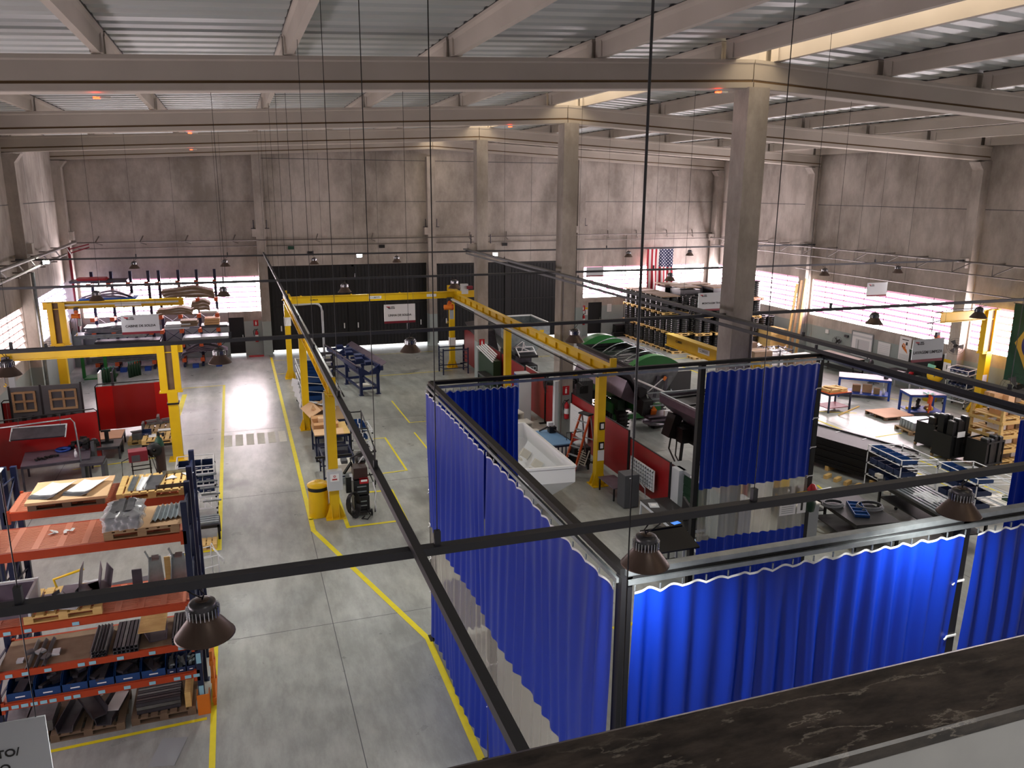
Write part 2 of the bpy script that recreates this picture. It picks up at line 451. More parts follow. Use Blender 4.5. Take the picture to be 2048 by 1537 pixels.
for y in (46.3, 37.1, 26.6, 16.1, 5.6):
    for x0, x1, s, t in ((XL, XL+.42, 1, 'left wall'), (XR-.42, XR, -1, 'noticeboard wall')):
        c = MB(); c.bb(x0, x1, y-.28, y+.28, 0, rz_(x0)-.62)
        if s > 0: corbel(c, x1, y, 6.55, 1, .2)
        else: corbel(c, x0, y, 6.0, -1, .2)
        c.hexa([(x0+.01, y-.27, 10.1), (x1-.01, y-.27, 10.1), (x1-.01, y+.27, 10.1), (x0+.01, y+.27, 10.1)],
               [(x0-(.25 if s < 0 else -.01), y-.27, 10.44), (x1+(.25 if s > 0 else -.01), y-.27, 10.44), (x1+(.25 if s > 0 else -.01), y+.27, 10.44), (x0-(.25 if s < 0 else -.01), y+.27, 10.44)])
        column(c, 'concrete column on the %s, %s from the far corner' % (t, ORD[(46.3, 37.1, 26.6, 16.1, 5.6).index(y)]))
# main beams, two sloping halves each
for y, t in ((46.3, 'concrete gable beam against the end wall'), (37.1, 'sloping concrete roof beam over the silver hopper'), (26.6, 'sloping concrete roof beam over the green tarp spreader'), (16.1, 'sloping concrete roof beam crossing the top of the picture'), (5.6, 'sloping concrete roof beam over the curtain booth')):
    b = MB()
    for xa in (XL, XR):
        hp = [(.19, -.60), (.21, -.585), (.21, -.47), (.165, -.465), (.165, -.42), (.185, -.41), (.185, -.1), (.21, -.07), (.21, 0)]
        prof = hp+[(-a, c) for a, c in hp[::-1]]
        v = [(xx, y+a, rz_(xx)+c) for xx in (xa, XM+(.012 if xa > XM else -.012)) for a, c in prof]; n = len(prof)
        b.add(v, [tuple(range(n)), tuple(range(n, 2*n))] + [(i, n+i, n+(i+1)%n, (i+1)%n) for i in range(n) if i not in (3, 13)])
        b.add(v, [(i, n+i, n+(i+1)%n, (i+1)%n) for i in (3, 13)], 1)
    G('beam', b, [M['beam_concrete'], M['beam_stain']], t)
# purlins
frames = [YB, 5.6, 16.1, 26.6, 37.1, 46.7]
PX = [-8.05, -5.1, -1.95, 1.2, 4.3, 7.4, 10.5, 11.66, 14.8, 17.9, 21.0, 24.1, 27.2, 30.15]
pu = {}
for j in range(5):
    y0, y1 = frames[j]+.09, frames[j+1]-.09
    if j == 4: y1 = 46.69
    for i, x in enumerate(PX):
        key = round(y1-y0, 2)
        if key not in pu:
            b = MB(); ln = y1-y0
            b.prism([(-.06, 0), (.06, 0), (.075, .28), (.11, .34), (.11, .40), (-.11, .40), (-.11, .34), (-.075, .28)], 0, ln, 'Y')
            for ye in (.0, ln-.26): b.bb(-.1, .1, ye, ye+.26, 0, .36)
            b.bb(-.125, .125, 0, ln, .395, .425, 1)  # black strip paints the shadow gap under the roof sheet
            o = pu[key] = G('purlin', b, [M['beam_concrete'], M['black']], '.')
        else:
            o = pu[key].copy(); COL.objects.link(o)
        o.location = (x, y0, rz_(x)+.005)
        o['label'] = 'concrete roof purlin, %s from the left wall, in roof bay %s from the end wall' % (ORD[i], ORD[4-j])
# corrugated roof sheets
for nm, xa, xb in (('ceiling_left', XL-.3, 10.62), ('ceiling_right', 11.54, XR+.3)):
    r = MB(); p = .62; n = int((47-YB)/p); pr = [(0, 0), (.34, 0), (.40, .05), (.54, .05)]
    ys = [(YB-.1+k*p+a, h) for k in range(n+1) for a, h in pr]
    v = [(x, y, rz_(x)+.41+h) for x in (xa, xb) for y, h in ys]; m_ = len(ys)
    r.add(v, [(i, i+1, m_+i+1, m_+i) for i in range(m_-1)])
    G(nm, r, M['roof_metal'], 'corrugated metal roof sheeting on the %s slope' % nm.split('_')[1])
sk = MB(); sk.bb(10.4, 11.76, YB, 46.7, rz_(XM)+.52, rz_(XM)+.54)
G('window_%d' % (nw[0]+1), sk, M['skylight'], 'translucent skylight strip along the roof ridge')

# parapet of the mezzanine in front of the camera
pw = MB(); pw.bb(XL, XR, .988, 1.15, 0, 8.17)
G('wall_mezzanine', pw, M['plaster'], 'white plastered parapet wall of the mezzanine')
gs = MB()
def cop(u, v):
    k = v*2*PI
    return (XL+u*(XR-XL), 0, 0)
gs.prism([(.985, 8.17), (1.19, 8.17), (1.19, 8.195), (1.18, 8.2), (.99, 8.2), (.985, 8.195)], XL, XR, 'X')
G('trim_2', gs, M['granite'], 'dark veined stone coping on the parapet')
mf = MB(); mf.bb(XL, XR, YB, .988, 7.0, 7.15)
G('floor_mezzanine', mf, M['plaster'], 'mezzanine floor slab')

# floor joints
fj = MB()
fj.bb(1.44, 1.455, 1.2, YF, 0, .0015)
for y in (5.6, 16.0, 24.3, 31.5, 40): fj.bb(XL, XR, y, y+.012, 0, .0015)
fj.bb(16.5, 16.515, 1.2, YF, 0, .0015); fj.bb(-6, -5.985, 1.2, YF, 0, .0015); fj.bb(22.6, 22.615, 1.2, YF, 0, .0015)
G('trim_3', fj, M['dark_grey'], 'saw cut joints in the concrete floor')
tn = [3]
def line(pts, w, label, m='line_yellow', closed=False):
    tn[0] += 1; b = MB(); z0, z1 = .002, .0045
    pp = pts+[pts[0]] if closed else pts
    for (xa, ya), (xb, yb) in zip(pp, pp[1:]):
        d = Vector((xb-xa, yb-ya, 0)); d.normalize(); n = Vector((-d.y, d.x, 0))*w/2; e = d*w/2
        a = Vector((xa, ya, 0))-e; c = Vector((xb, yb, 0))+e
        b.add([a+n+Vector((0,0,z1)), a-n+Vector((0,0,z1)), c-n+Vector((0,0,z1)), c+n+Vector((0,0,z1))], [(0, 1, 2, 3)])
        z1 += .0006
    G('trim_%d' % tn[0], b, M[m], label)
line([(-.93, 39.5), (-.93, 20.65), (-1.9, 20.6)], .11, 'yellow floor line along the aisle beside the blue bin cart')
line([(-.95, 17.0), (-.95, 2.0)], .1, 'yellow floor line along the aisle beside the pallet rack')
line([(-4.4, 13.35), (-1.1, 13.46)], .08, 'yellow floor line in front of the pallet rack')
line([(-2.9, 29.1), (-5.6, 28.6)], .07, 'yellow floor line under the welding machine cart')
line([(-.95, 39.5), (-3, 39.4)], .08, 'yellow floor line turning off the aisle far end')
line([(-2.62, 38.1), (-2.7, 34.5)], .2, 'thick yellow mark behind the near jib column')
line([(1.51, 45.5), (1.51, 21.1), (3.27, 14.75), (3.27, 2)], .13, 'long yellow aisle line bending round the blue curtain booth')
line([(2.45, 23.7), (2.45, 21.02), (4.08, 21.02), (4.12, 23.45), (3.4, 23.5)], .11, 'yellow square around the black welder cart')
line([(1.6, 23.4), (2.4, 23.4)], .06, 'short yellow mark behind the yellow bin')
line([(1.5, 21.9), (2.2, 21.95)], .06, 'short yellow mark in front of the yellow bin')
line([(3.6, 28.9), (4.9, 28.9), (4.95, 25.1), (3.6, 25.0)], .07, 'faded yellow rectangle beside the black pipe rack')
line([(6.15, 34.2), (6.2, 30.6), (8, 30.6)], .06, 'faded yellow corner line in the open floor')
line([(6.1, 29.2), (6.15, 25.9)], .06, 'faded yellow dash near the blue curtain')
line([(1.6, 44.6), (10.5, 44.6)], .06, 'yellow line in front of the black sliding doors')
line([(5.5, 39.2), (10.3, 39.4)], .07, 'yellow line between blue trestle and red screen')
line([(1.6, 41.2), (3.2, 41.2)], .07, 'short yellow line by the far crane column')
line([(22.3, 46), (22.3, 15)], .09, 'yellow floor line in front of the drum pallets')
line([(21.2, 27.5), (21.2, 14)], .09, 'second yellow floor line beside the black panels')
line([(12.2, 41.5), (16.5, 41.3)], .07, 'yellow line behind the silver hopper')
line([(22.9, 27.1), (24.6, 26.2)], .08, 'yellow line under the wooden topped cart')
line([(22.9, 23.2), (24.2, 23.3)], .08, 'yellow line beside the foam pallet')
line([(22.9, 20.6), (24.2, 20.6)], .08, 'yellow line under the black bar cart')
line([(22.9, 19.0), (25, 19.1)], .08, 'yellow line in front of the crate stack')
line([(22.9, 16.4), (24.2, 16.5)], .08, 'short yellow line near the booth corner')
line([(13.6, 31.2), (16.8, 31.2)], .07, 'yellow line behind the green wheeled spreader')
line([(22.5, 38.4), (24.6, 38.6)], .08, 'yellow line in front of the loose pallets')
line([(22.4, 42.5), (23.2, 42.5)], .08, 'short yellow line at the drum pallets')
line([(15.6, 23.5), (18, 27.8)], .07, 'diagonal yellow line between the wheels and dark hopper')
line([(7.2, 13.9), (8.4, 14)], .12, 'yellow line on the floor inside the curtain booth')
line([(17.2, 19.6), (16.1, 15.6)], .08, 'yellow line beside the black work table')
line([(27.3, 28.6), (28.4, 26.9)], .07, 'yellow line under the long blue table')
zb = MB()
for k in range(6): 
    x = -.86+k*.39; zb.bb(x, x+.27, 29.6, 31.0, .002, .005)
G('trim_%d' % (tn[0]+1), zb, M['line_white'], 'white zebra crossing blocks across the aisle')
mh = MB(); mh.box((-1.65, 12.75, .003), (.42, .7, .006), rz=-.25)
G('trim_%d' % (tn[0]+2), mh, M['grey_paint'], 'metal access cover set in the floor below the rack')
for x, y, w, h, t in ((.35, 46.2, .8, .5, 'by the narrow door at the cantilever rack'), (21.1, 45.9, .9, .6, 'by the narrow door under the flag')):
    tn[0] += 3; b = MB(); b.bb(x, x+w, y-h/2, y+h/2, .002, .006)
    G('trim_%d' % tn[0], b, M['red'], 'red floor marking ' + t)
# ------------------------------------------------------------------ cable trays, lamps, pipes, signs
ZT = 6.3
def tray(a, b, label, hang, w=.09, wire=True):
    p, q = Vector(a), Vector(b)
    o = T('cable_tray', label, 'cable tray', a)
    m = MB(); r = q-p
    m.bar((0, 0, .03), (r.x, r.y, .03), w, .07)
    P('rail', m, M['tray_grey'], o)
    for k in hang:
        pt = r.normalized()*k; top = rz_(p.x+pt.x)+.0
        if wire:
            h = MB(); h.cyl((pt.x, pt.y, .06), (pt.x, pt.y, top-p.z), .0045, 5)
            P('hanger_wire', h, M['black'], o)
        c = MB(); c.box((pt.x, pt.y, .09), (.05, .05, .2) if r.x > 1 else (.04, .04, .1))
        P('hanger_clip', c, M['tray_grey'], o)
    return o
for y, t, hg in ((5.9, 'dark cable tray crossing the picture above the pallet rack', (6.7, 9.7, 12.75)),
             (16.15, 'cable tray crossing in front of the yellow runway crane', (4.4, 8.1, 11.6, 22.3, 29.8, 34)),
             (26.5, 'cable tray crossing in front of the black doors', (4.4, 7.9, 12.0, 23, 27, 33.3)),
             (36.8, 'thin cable tray nearest the end wall', (4.4, 8, 11.6, 26, 33))):
    tray((XL, y, ZT), (XR, y, ZT), t, [h-.0 for h in hg])
tray((1.2, 37.2, ZT+.08), (1.2, 1.3, ZT+.08), 'long dark cable tray running over the aisle', [2, 5.5, 9, 12.5, 16, 19.5, 23, 26.5, 29.5], .07)
tray((10.42, 37.2, ZT+.08), (10.42, 1.3, ZT+.08), 'perforated cable tray running past the concrete columns', [6, 13.5, 20, 24.5, 29], .16)
tray((10.42, 37.0, ZT-.1), (10.42, 1.3, ZT-.1), 'thin pipe under the perforated cable tray', [6.2, 13.7, 20.2, 24.7], .03, wire=False)

def make_lamp(label):
    o = T('high_bay_lamp', label, 'lamp', (0, 0, 0), 0, 'high bay lamps under the cable trays')
    m = MB(); m.lathe([(.085, .17), (.105, .155), (.118, .13), (.15, .09), (.215, .0), (.222, -.005), (.21, .004), (.11, .125)], 28); P('shade', m, M['shade_brown'], o)
    m = MB(); m.lathe([(.0, .285), (.055, .283), (.095, .27), (.1, .25), (.1, .17), (.06, .16)], 24)
    P('lamp_body', m, M['lamp_body'], o)
    m = MB()
    for k in range(26):
        a = k*2*PI/26; m.box((.108*math.cos(a), .108*math.sin(a), .195), (.03, .006, .075), rz=a)
    P('heat_sink', m, M['chrome'], o)
    m = MB(); m.lathe([(0, .285), (.05, .29), (.055, .275)], 16); P('top_cap', m, M['shade_brown'], o)
    m = MB(); m.tube([(0, 0, .28), (.02, 0, .33), (0, 0, .36), (-.012, 0, .38), (0, 0, .4)], .007); m.tube([(0, 0, .3), (-.06, 0, .34), (-.12, 0, .395)], .006, 5)
    P('hanger_hook', m, M['black'], o)
    m = MB(); m.lathe([(0, .055), (.13, .055)], 20); P('lens', m, M['led_white'], o)
    return o
lamp0 = None
LX = (-4.0, -.42, 3.33, 7.05, 15.42, 18.95, 22.5, 26.25)
NEAR = {'5.9': 'in the row nearest the parapet', '16.15': 'in the row over the crane columns', '26.5': 'in the row before the black doors', '36.8': 'in the row nearest the end wall'}
for y in (5.9, 16.15, 26.5, 36.8):
    for i, x in enumerate(LX):
        if y < 6 and not (-1 < x < 8): continue
        t = 'high bay lamp, %s from the left wall, %s' % (ORD[i], NEAR[str(y)])
        zz = ZT-.4
        if lamp0 is None:
            lamp0 = make_lamp(t); lamp0.location = (x, y, zz)
        else: dup(lamp0, (x, y, zz), rnd.uniform(0, 6), t)
LY = [(x, y) for y in (5.9, 16.15, 26.5, 36.8) for x in LX]
for x, y in LY:
    la = bpy.data.lights.new('lamp_light', 'AREA'); la.shape = 'DISK'; la.size = .26; la.energy = 52; la.color = (1, .98, .93)
    la.spread = math.radians(150)
    lo = bpy.data.objects.new('lamp_light', la); COL.objects.link(lo); lo.location = (x, y, ZT-.4+.05)

# pipes with brackets along the walls
def wallpipe(name, pts, r, label, brackets=(), tri=None):
    o = T(name, label, 'pipe', pts[0]); b = Vector(pts[0])
    m = MB(); m.tube([Vector(p)-b for p in pts], r, 6); P('pipe_run', m, M['wall_pipe'], o)
    for k, (p, q, w) in enumerate(brackets):
        m = MB(); m.bar(Vector(p)-b, Vector(q)-b, w); P('hanger_bracket', m, M['wall_pipe'], o)
    return o
br = []
for x in (-6.6, -4.5, -2.3, .1, 4.5, 7.6, 13.4, 15.7, 22.5, 24.5, 26.7, 28.6): br += [((x, 46.68, 6.7), (x-.15, 46.3, 6.4), .04), ((x+.12, 46.68, 6.25), (x-.15, 46.3, 6.38), .03)]
wallpipe('wall_pipe', [(-7.6, 46.3, 6.4), (29.9, 46.3, 6.5)], .035, 'upper grey pipe on brackets along the end wall', br)
wallpipe('wall_pipe', [(-7.6, 46.45, 6.08), (29.9, 46.45, 6.15)], .025, 'lower thin pipe along the end wall')
br = []
for y in range(6, 46, 2): br += [((29.75, y, 6.3), (29.75, y+1.0, 5.8), .04), ((29.75, y+1.0, 5.8), (29.75, y+1.0, 6.3), .025), ((30.4, y+1, 6.3), (29.75, y+1, 6.3), .04)]
wallpipe('wall_pipe', [(29.75, 46.2, 6.2), (29.75, 5, 6.38)], .045, 'upper grey pipe with zigzag brackets along the noticeboard wall', br)
wallpipe('wall_pipe', [(29.75, 46.0, 5.75), (29.75, 5, 5.8)], .03, 'lower pipe along the noticeboard wall')
wallpipe('wall_pipe', [(29.9, 37.6, 5.0), (29.9, 5, 5.0)], .03, 'thin conduit above the noticeboard wall windows', [((30.38, y, 5.0), (29.9, y, 5.0), .03) for y in (34, 31, 23, 20)])
br = []
for y in (31.5, 34, 36, 38.5, 41, 43.5): br += [((-8.28, y, 6.35), (-7.6, y, 6.35), .05), ((-7.6, y, 6.35), (-7.6, y+1, 5.95), .04), ((-8.28, y, 5.9), (-7.6, y, 5.9), .05)]
wallpipe('wall_pipe', [(-7.6, 12, 6.35), (-7.6, 45.9, 6.45)], .07, 'thick grey pipe on brackets along the left wall', br)
wallpipe('wall_pipe', [(-7.55, 12, 5.9), (-7.55, 43, 6.1)], .05, 'second pipe slung under the left wall pipe')
o = wallpipe('wall_pipe', [(-7.95, 46.0, 6.2), (-7.95, 46.1, 0.05)], .06, 'red vertical sprinkler pipe in the far left corner', [((-7.95, 46.0, 6.1), (-7.0, 46.0, 6.35), .06), ((-7.95, 46.0, 5.9), (-7.0, 46.0, 6.2), .06)])
for c in o.children: c.data.materials[0] = M['maroon']
wallpipe('wall_pipe', [(-7.72, 36.6, 5.85), (-7.72, 36.6, 0.05)], .07, 'pale downpipe on the left wall column').children[0].data.materials[0] = M['galv']
wallpipe('wall_pipe', [(23.8, 46.6, 6.4), (23.8, 46.6, .6)], .02, 'thin vertical conduit beside the narrow door under the flag')

# floodlights
def flood(loc, rz, label):
    o = T('flood_light', label, 'light', loc, rz)
    m = MB(); m.bb(-.16, .16, 0, .08, -.1, .1); P('housing', m, M['dark_grey'], o)
    m = MB(); m.bb(-.15, .15, -.012, 0, -.09, .09); P('glass', m, M['flood_glow'], o)
    m = MB(); m.bar((-.17, .05, 0), (-.17, .2, -.14), .02); m.bar((.17, .05, 0), (.17, .2, -.14), .02); m.bar((-.17, .2, -.14), (.17, .2, -.14), .02); P('mount_bracket', m, M['dark_grey'], o)
flood((6.72, 46.25, 5.48), 0, 'bright floodlight over the welding line doors')
flood((14.86, 46.25, 5.38), 0, 'bright floodlight over the doors behind the column')
flood((27.2, 46.1, 4.02), 0, 'bright floodlight in front of the striped flag window')
flood((-7.35, 37.4, 6.2), .9, 'bright floodlight on the left wall pipe')
for x, y, t in ((3.0, 46.4, 'over the aisle'), (4.05, 46.4, 'beside the bright floodlight'), (8.1, 46.4, 'over the welding line doors'), (15.6, 46.4, 'over the far doors')):
    b = MB(); b.bb(-.16, .16, -.02, .02, -.09, .09)
    S('exit_sign', b, M['exit_green'] if x < 4 else M['black'], 'small dark sign hung on the end wall ' + t, 'sign', (x, y+.26, 5.95 if x != 4.05 else 5.65))
for x, y, z, t in ((-2.05, 16.0, 10.7, 'nearest roof beam'), (-1.0, 26.5, 10.78, 'second roof beam'), (-1.4, 37.0, 10.74, 'third roof beam'), (10.2, 15.9, 11.3, 'beam over the concrete column'), (9.0, 26.4, 11.25, 'beam over the fan column')):
    b = MB(); b.bb(-.05, .05, -.05, .05, -.03, .0)
    o = S('beacon_light', b, M['red_led'], 'small red indicator light under the ' + t, 'light', (x, y, z))
    b = MB(); b.bb(.05, .22, -.04, .04, -.02, .01); P('mount_case', b, M['pale'], o)

# hanging signs
def sign(loc, w, h, label, words=None, logo=True, strip=True, up=.9, rz=0, mt='light_grey', tsz=.1, tm='logo_black', lsc=1.0):
    o = T('hanging_sign', label, 'sign', loc, rz)
    m = MB(); m.bb(-w/2, w/2, -.008, .008, -h, 0); P('panel', m, M[mt], o)
    if strip:
        m = MB(); m.bb(-w/2, w/2, -.010, .010, -h, -h+.075); P('strip', m, M['maroon'], o)
    if logo:
        g = MB(); x0, z0 = -w/2+.06, -.06; k = lsc
        g.add([(x0, -.011, z0), (x0+.16*k, -.011, z0-.015*k), (x0+.13*k, -.011, z0-.045*k), (x0+.05*k, -.011, z0-.04*k)], [(0, 1, 2, 3)], 0)
        g.add([(x0+.06*k, -.011, z0-.045*k), (x0+.14*k, -.011, z0-.05*k), (x0+.12*k, -.011, z0-.1*k)], [(0, 1, 2)], 1)
        P('logo', g, [M['logo_red'], M['logo_black']], o)
        text('NEW', .05*k, o, 'logo_lettering', M['logo_black'], (x0+.23*k, -.011, z0-.025*k), shear=.3)
        text('LEADER', .05*k, o, 'logo_lettering', M['logo_black'], (x0+.22*k, -.011, z0-.072*k), shear=.3)
    if words:
        text(words, tsz, o, 'lettering', M[tm], (0, -.011, -h*.58))
    for s in (-1, 1):
        m = MB(); m.cyl((s*(w/2-.06), 0, 0), (s*(w/2-.06), 0, up), .004, 4); P('hanger_wire', m, M['black'], o)
    return o
sign((5.13, 26.5, 5.42), 1.06, .64, 'white hanging sign reading LINHA DE SOLDA before the black doors', 'LINHA DE SOLDA', mt='white')
sign((-2.88, 26.5, 5.42), 1.06, .6, 'grey hanging sign reading CABINE DE SOLDA before the cantilever rack', 'CABINE DE SOLDA')
sign((17.5, 26.5, 5.38), 1.6, .7, 'hanging sign reading MONTAGEM half hidden by the column', 'MONTAGEM TRANSMISSÃO', tsz=.1)
sign((17.33, 16.15, 5.4), 1.06, .62, 'hanging sign reading LAVAGEM/ LIMPEZA near the noticeboards', 'LAVAGEM/ LIMPEZA', tsz=.112)
sign((25.25, 26.5, 5.52), 1.05, .58, 'white hanging sign with grey lines before the long louvred window', None, up=.8)
sign((17.1, 36.8, 5.42), .95, .48, 'pale hanging sign in front of the far louvred window', None, logo=False)
o = sign((-2.08, 5.9, 5.45), 1.06, .64, 'grey hanging sign reading TO/ cut off by the picture corner', None, logo=True, strip=False)
text('CORTE E DOBRAMENTO/', .088, o, 'lettering', M['logo_black'], (.34, -.011, -.25), align='RIGHT')
text('PREPARAÇÃO', .088, o, 'lettering', M['logo_black'], (.27, -.011, -.37), align='RIGHT')

# fire extinguishers and their signs
def extinguisher(loc, rz, label, zs):
    o = T('fire_extinguisher', label, 'fire extinguisher', loc, rz)
    m = MB(); m.lathe([(0, 0), (.085, 0), (.09, .03), (.09, .5), (.07, .57), (.03, .61), (.03, .65)], 16); P('cylinder_body', m, M['red'], o)
    m = MB(); m.lathe([(.092, .2), (.092, .4)], 16); P('label_band', m, M['white_paint'], o)
    m = MB(); m.bar((-.05, 0, .67), (.09, 0, .72), .03); m.bar((0, 0, .64), (0, 0, .69), .04); P('valve_handle', m, M['black'], o)
    m = MB(); m.tube([(0, 0, .67), (-.1, -.02, .72), (-.17, -.02, .6), (-.14, -.03, .35)], .014); P('hose', m, M['black'], o)
    m = MB(); m.bb(-.05, .05, .08, .12, .3, .6); P('mount_bracket', m, M['dark_grey'], o)
def xsign(loc, rz, label):
    o = T('wall_sign', label, 'sign', loc, rz)
    m = MB(); m.bb(-.13, .13, 0, .008, -.17, .17); P('panel', m, M['red'], o)
    m = MB(); m.prism([(-.035, -.11), (.035, -.11), (.035, .04), (.015, .07), (-.015, .07), (-.035, .04)], -.004, -.001, 'Y')
    m.prism([(-.02, .08), (.05, .12), (-.02, .11)], -.004, -.001, 'Y'); P('pictogram', m, M['white'], o)
for x, y, z, t in ((.85, YF-.12, .75, 'on the end wall beside the cantilever rack door'), (20.95, YF-.12, .75, 'on the end wall beside the door under the flag'), (11.15, 36.7, .85, 'on the concrete column before the red screen'), (11.2, 26.2, .95, 'on the concrete column with fans')):
    extinguisher((x, y, z), 0, 'red fire extinguisher hanging ' + t, 0)
    xsign((x-.0, y+(.1 if y > 40 else .1), z+1.05), 0, 'small red extinguisher sign ' + t)
for x, z, w, h, t, c in ((21.0+.05, 1.6, .34, .5, 'yellow and white safety notice between extinguisher and door', 0), (22.75, 1.75, .3, .5, 'white notice sheet beside the door under the flag', 1)):
    o = T('wall_sign', t, 'sign', (x+.05, YF-.012, z))
    m = MB(); m.bb(-w/2, w/2, 0, .01, -h/2, h/2); P('panel', m, M['paper'], o)
    if not c:
        m = MB(); m.bb(-w/2, w/2, -.003, 0, h/2-.14, h/2); P('strip', m, M['yellow'], o)
        m = MB(); m.bb(-.02, .02, -.003, 0, -.18, .02); m.bb(-.03, .03, -.003, 0, .03, .07); P('pictogram', m, M['black'], o)
    else:
        m = MB()
        for k in range(6): m.bb(-.1, .1, -.003, 0, -.2+k*.07, -.185+k*.07)
        P('print_lines', m, M['grey_paint'], o)
# ------------------------------------------------------------------ yellow cranes
def crane_col(root, x, y, h, w=.26, base=True):
    m = MB(); m.bb(x-w/2, x+w/2, y-w/2, y+w/2, .02, h)
    P('column', m, M['yellow'], root)
    if base:
        m = MB(); m.bb(x-.27, x+.27, y-.27, y+.27, 0, .025)
        for a in (0, PI/2):
            for s in (-1, 1):
                for o in (-.1, .1):
                    c, d = math.cos(a), math.sin(a)
                    def q(u, v, z): return (x+c*u-d*v, y+d*u+c*v, z)
                    m.add([q(s*w/2, o-.008, .02), q(s*.26, o-.008, .02), q(s*.26, o-.008, .06), q(s*w/2, o-.008, .42),
                           q(s*w/2, o+.008, .02), q(s*.26, o+.008, .02), q(s*.26, o+.008, .06), q(s*w/2, o+.008, .42)],
                          [(0,1,2,3),(7,6,5,4),(0,4,5,1),(1,5,6,2),(2,6,7,3),(3,7,4,0)])
        P('base_plate', m, M['yellow'], root)
def ibeam(m, p, q, w, h, mi=0, web=.03, fl=.03):
    p = Vector(p); q = Vector(q); u = Vector((0, 0, 1))
    m.bar(p-u*(h/2-fl/2), q-u*(h/2-fl/2), w, fl, mi); m.bar(p+u*(h/2-fl/2), q+u*(h/2-fl/2), w, fl, mi); m.bar(p, q, web, h-.02, mi)
bc = T('bridge_crane', 'yellow free standing bridge crane spanning the welding line', 'crane', (2.2, 22, 0))
def rel(x, y): return x-2.2, y-22
for x in (2.2, 10.5):
    for y in (40.1, 31.0, 21.9):
        xx, yy = rel(x, y); crane_col(bc, xx, yy, 3.72)
for x in (2.2, 10.5):
    xx, y0 = rel(x, 21.1); _, y1 = rel(x, 40.6)
    m = MB(); ibeam(m, (xx, y0, 3.9), (xx, y1, 3.9), .2, .3)
    k = y0+.5
    while k < y1: m.bb(xx-.085, xx+.085, k-.012, k+.012, 3.77, 4.03); k += .98
    P('runway_beam', m, M['yellow'], bc)
    for ye in (y0, y1):
        m = MB(); m.bb(xx-.1, xx+.1, ye-.03, ye+.05, 3.85, 4.3); m.bb(xx-.16, xx+.16, ye-.06, ye+.1, 3.83, 3.87); P('end_stop', m, M['yellow'], bc)
    m = MB(); s = -1 if x > 5 else 1
    m.bb(xx+s*.22-.07, xx+s*.22+.07, y0+.4, y1-.3, 3.72, 3.79)
    k = y0+.6
    while k < y1: m.bb(xx+s*.22-.085, xx+s*.22+.085, k, k+.03, 3.71, 3.80); k += 2.2
    P('power_rail', m, M['light_grey'], bc)
    m = MB(); m.tube([(xx+s*.34, y0+.3, 3.68), (xx+s*.34, y1-.3, 3.68)], .02); P('festoon_cable', m, M['black'], bc)
x0, yb = rel(2.36, 39.45); x1, _ = rel(11.65, 39.5)
m = MB(); m.bb(x0, x1, yb-.09, yb+.09, 3.80, 4.12); m.bb(x0, x1, yb-.13, yb+.13, 4.1, 4.13)
P('bridge_beam', m, M['yellow'], bc)
m = MB()
for xx in (x0+.5, x0+2.9, x0+5.3, x0+7.8): m.lathe([(0, .05), (.05, .03), (.06, 0)], 10, (xx, yb, 4.13))
P('lifting_lug', m, M['yellow'], bc)
for xx, w in ((x0+4.05, .62), (x0+6.9, .5)):
    m = MB(); m.bb(xx-w/2, xx+w/2, yb-.1, yb-.092, 3.9, 4.04); P('name_plate', m, M['paper'], bc)
text('CLIMBER', .12, bc, 'lettering', M['grey_paint'], (x0+4.05, yb-.104, 3.97))
text('CLIMBER', .1, bc, 'lettering', M['logo_black'], (x0+1.1, yb-.094, 3.95))
text('1 T', .1, bc, 'lettering', M['grey_paint'], (x0+6.9, yb-.104, 3.97))
for xx in (x0-.1, x1-1.1):
    m = MB(); m.bb(xx-.12, xx+.12, yb-.7, yb+.7, 4.06, 4.2); P('end_carriage', m, M['yellow'], bc)
m = MB(); m.bb(2.02-2.2-.02, 2.42-2.2, 21.55-22, 21.75-22, .92, 1.5); o = P('control_box', m, M['light_grey'], bc)
m = MB(); m.bb(-.12, .12, -.465+.0, -.455, 1.2, 1.42); P('sticker', m, M['paper'], o)
m = MB(); m.lathe([(.02, 0), (.035, 0)], 14, (0, -.47, 1.35), axis='Y'); m.bb(-.07, .07, -.467, -.464, 1.24, 1.28); P('sticker_mark', m, M['red'], o)
m = MB(); m.bb(-.19, -.14, -.2, -.1, 1.5, 3.7); P('cable_duct', m, M['light_grey'], bc)
for xx, yy, z in ((2.2, 40.1, 2.75), (10.5, 40.1, 1.3)):
    a, b = rel(xx, yy); m = MB(); m.bb(a-.16, a+.16, b-.15, b-.131, z-.1, z+.32); m.bb(a-.15, a-.131, b-.15, b+.13, z-.1, z+.32); P('notice_sheet', m, M['paper'], bc)
a, b = rel(10.5, 21.9)
for z in (2.0, 1.35):
    m = MB(); m.bb(a-.07, a+.1, b-.17, b-.13, z-.12, z+.12); o = P('gauge', m, M['black'], bc)
    m = MB(); m.bb(a-.035, a+.065, b-.175, b-.17, z-.08, z+.08); P('gauge_face', m, M['paper'], o)
m = MB(); m.bb(a-.1, a+.12, b-.145, b-.132, .85, 1.2); P('notice_sheet', m, M['paper'], bc)
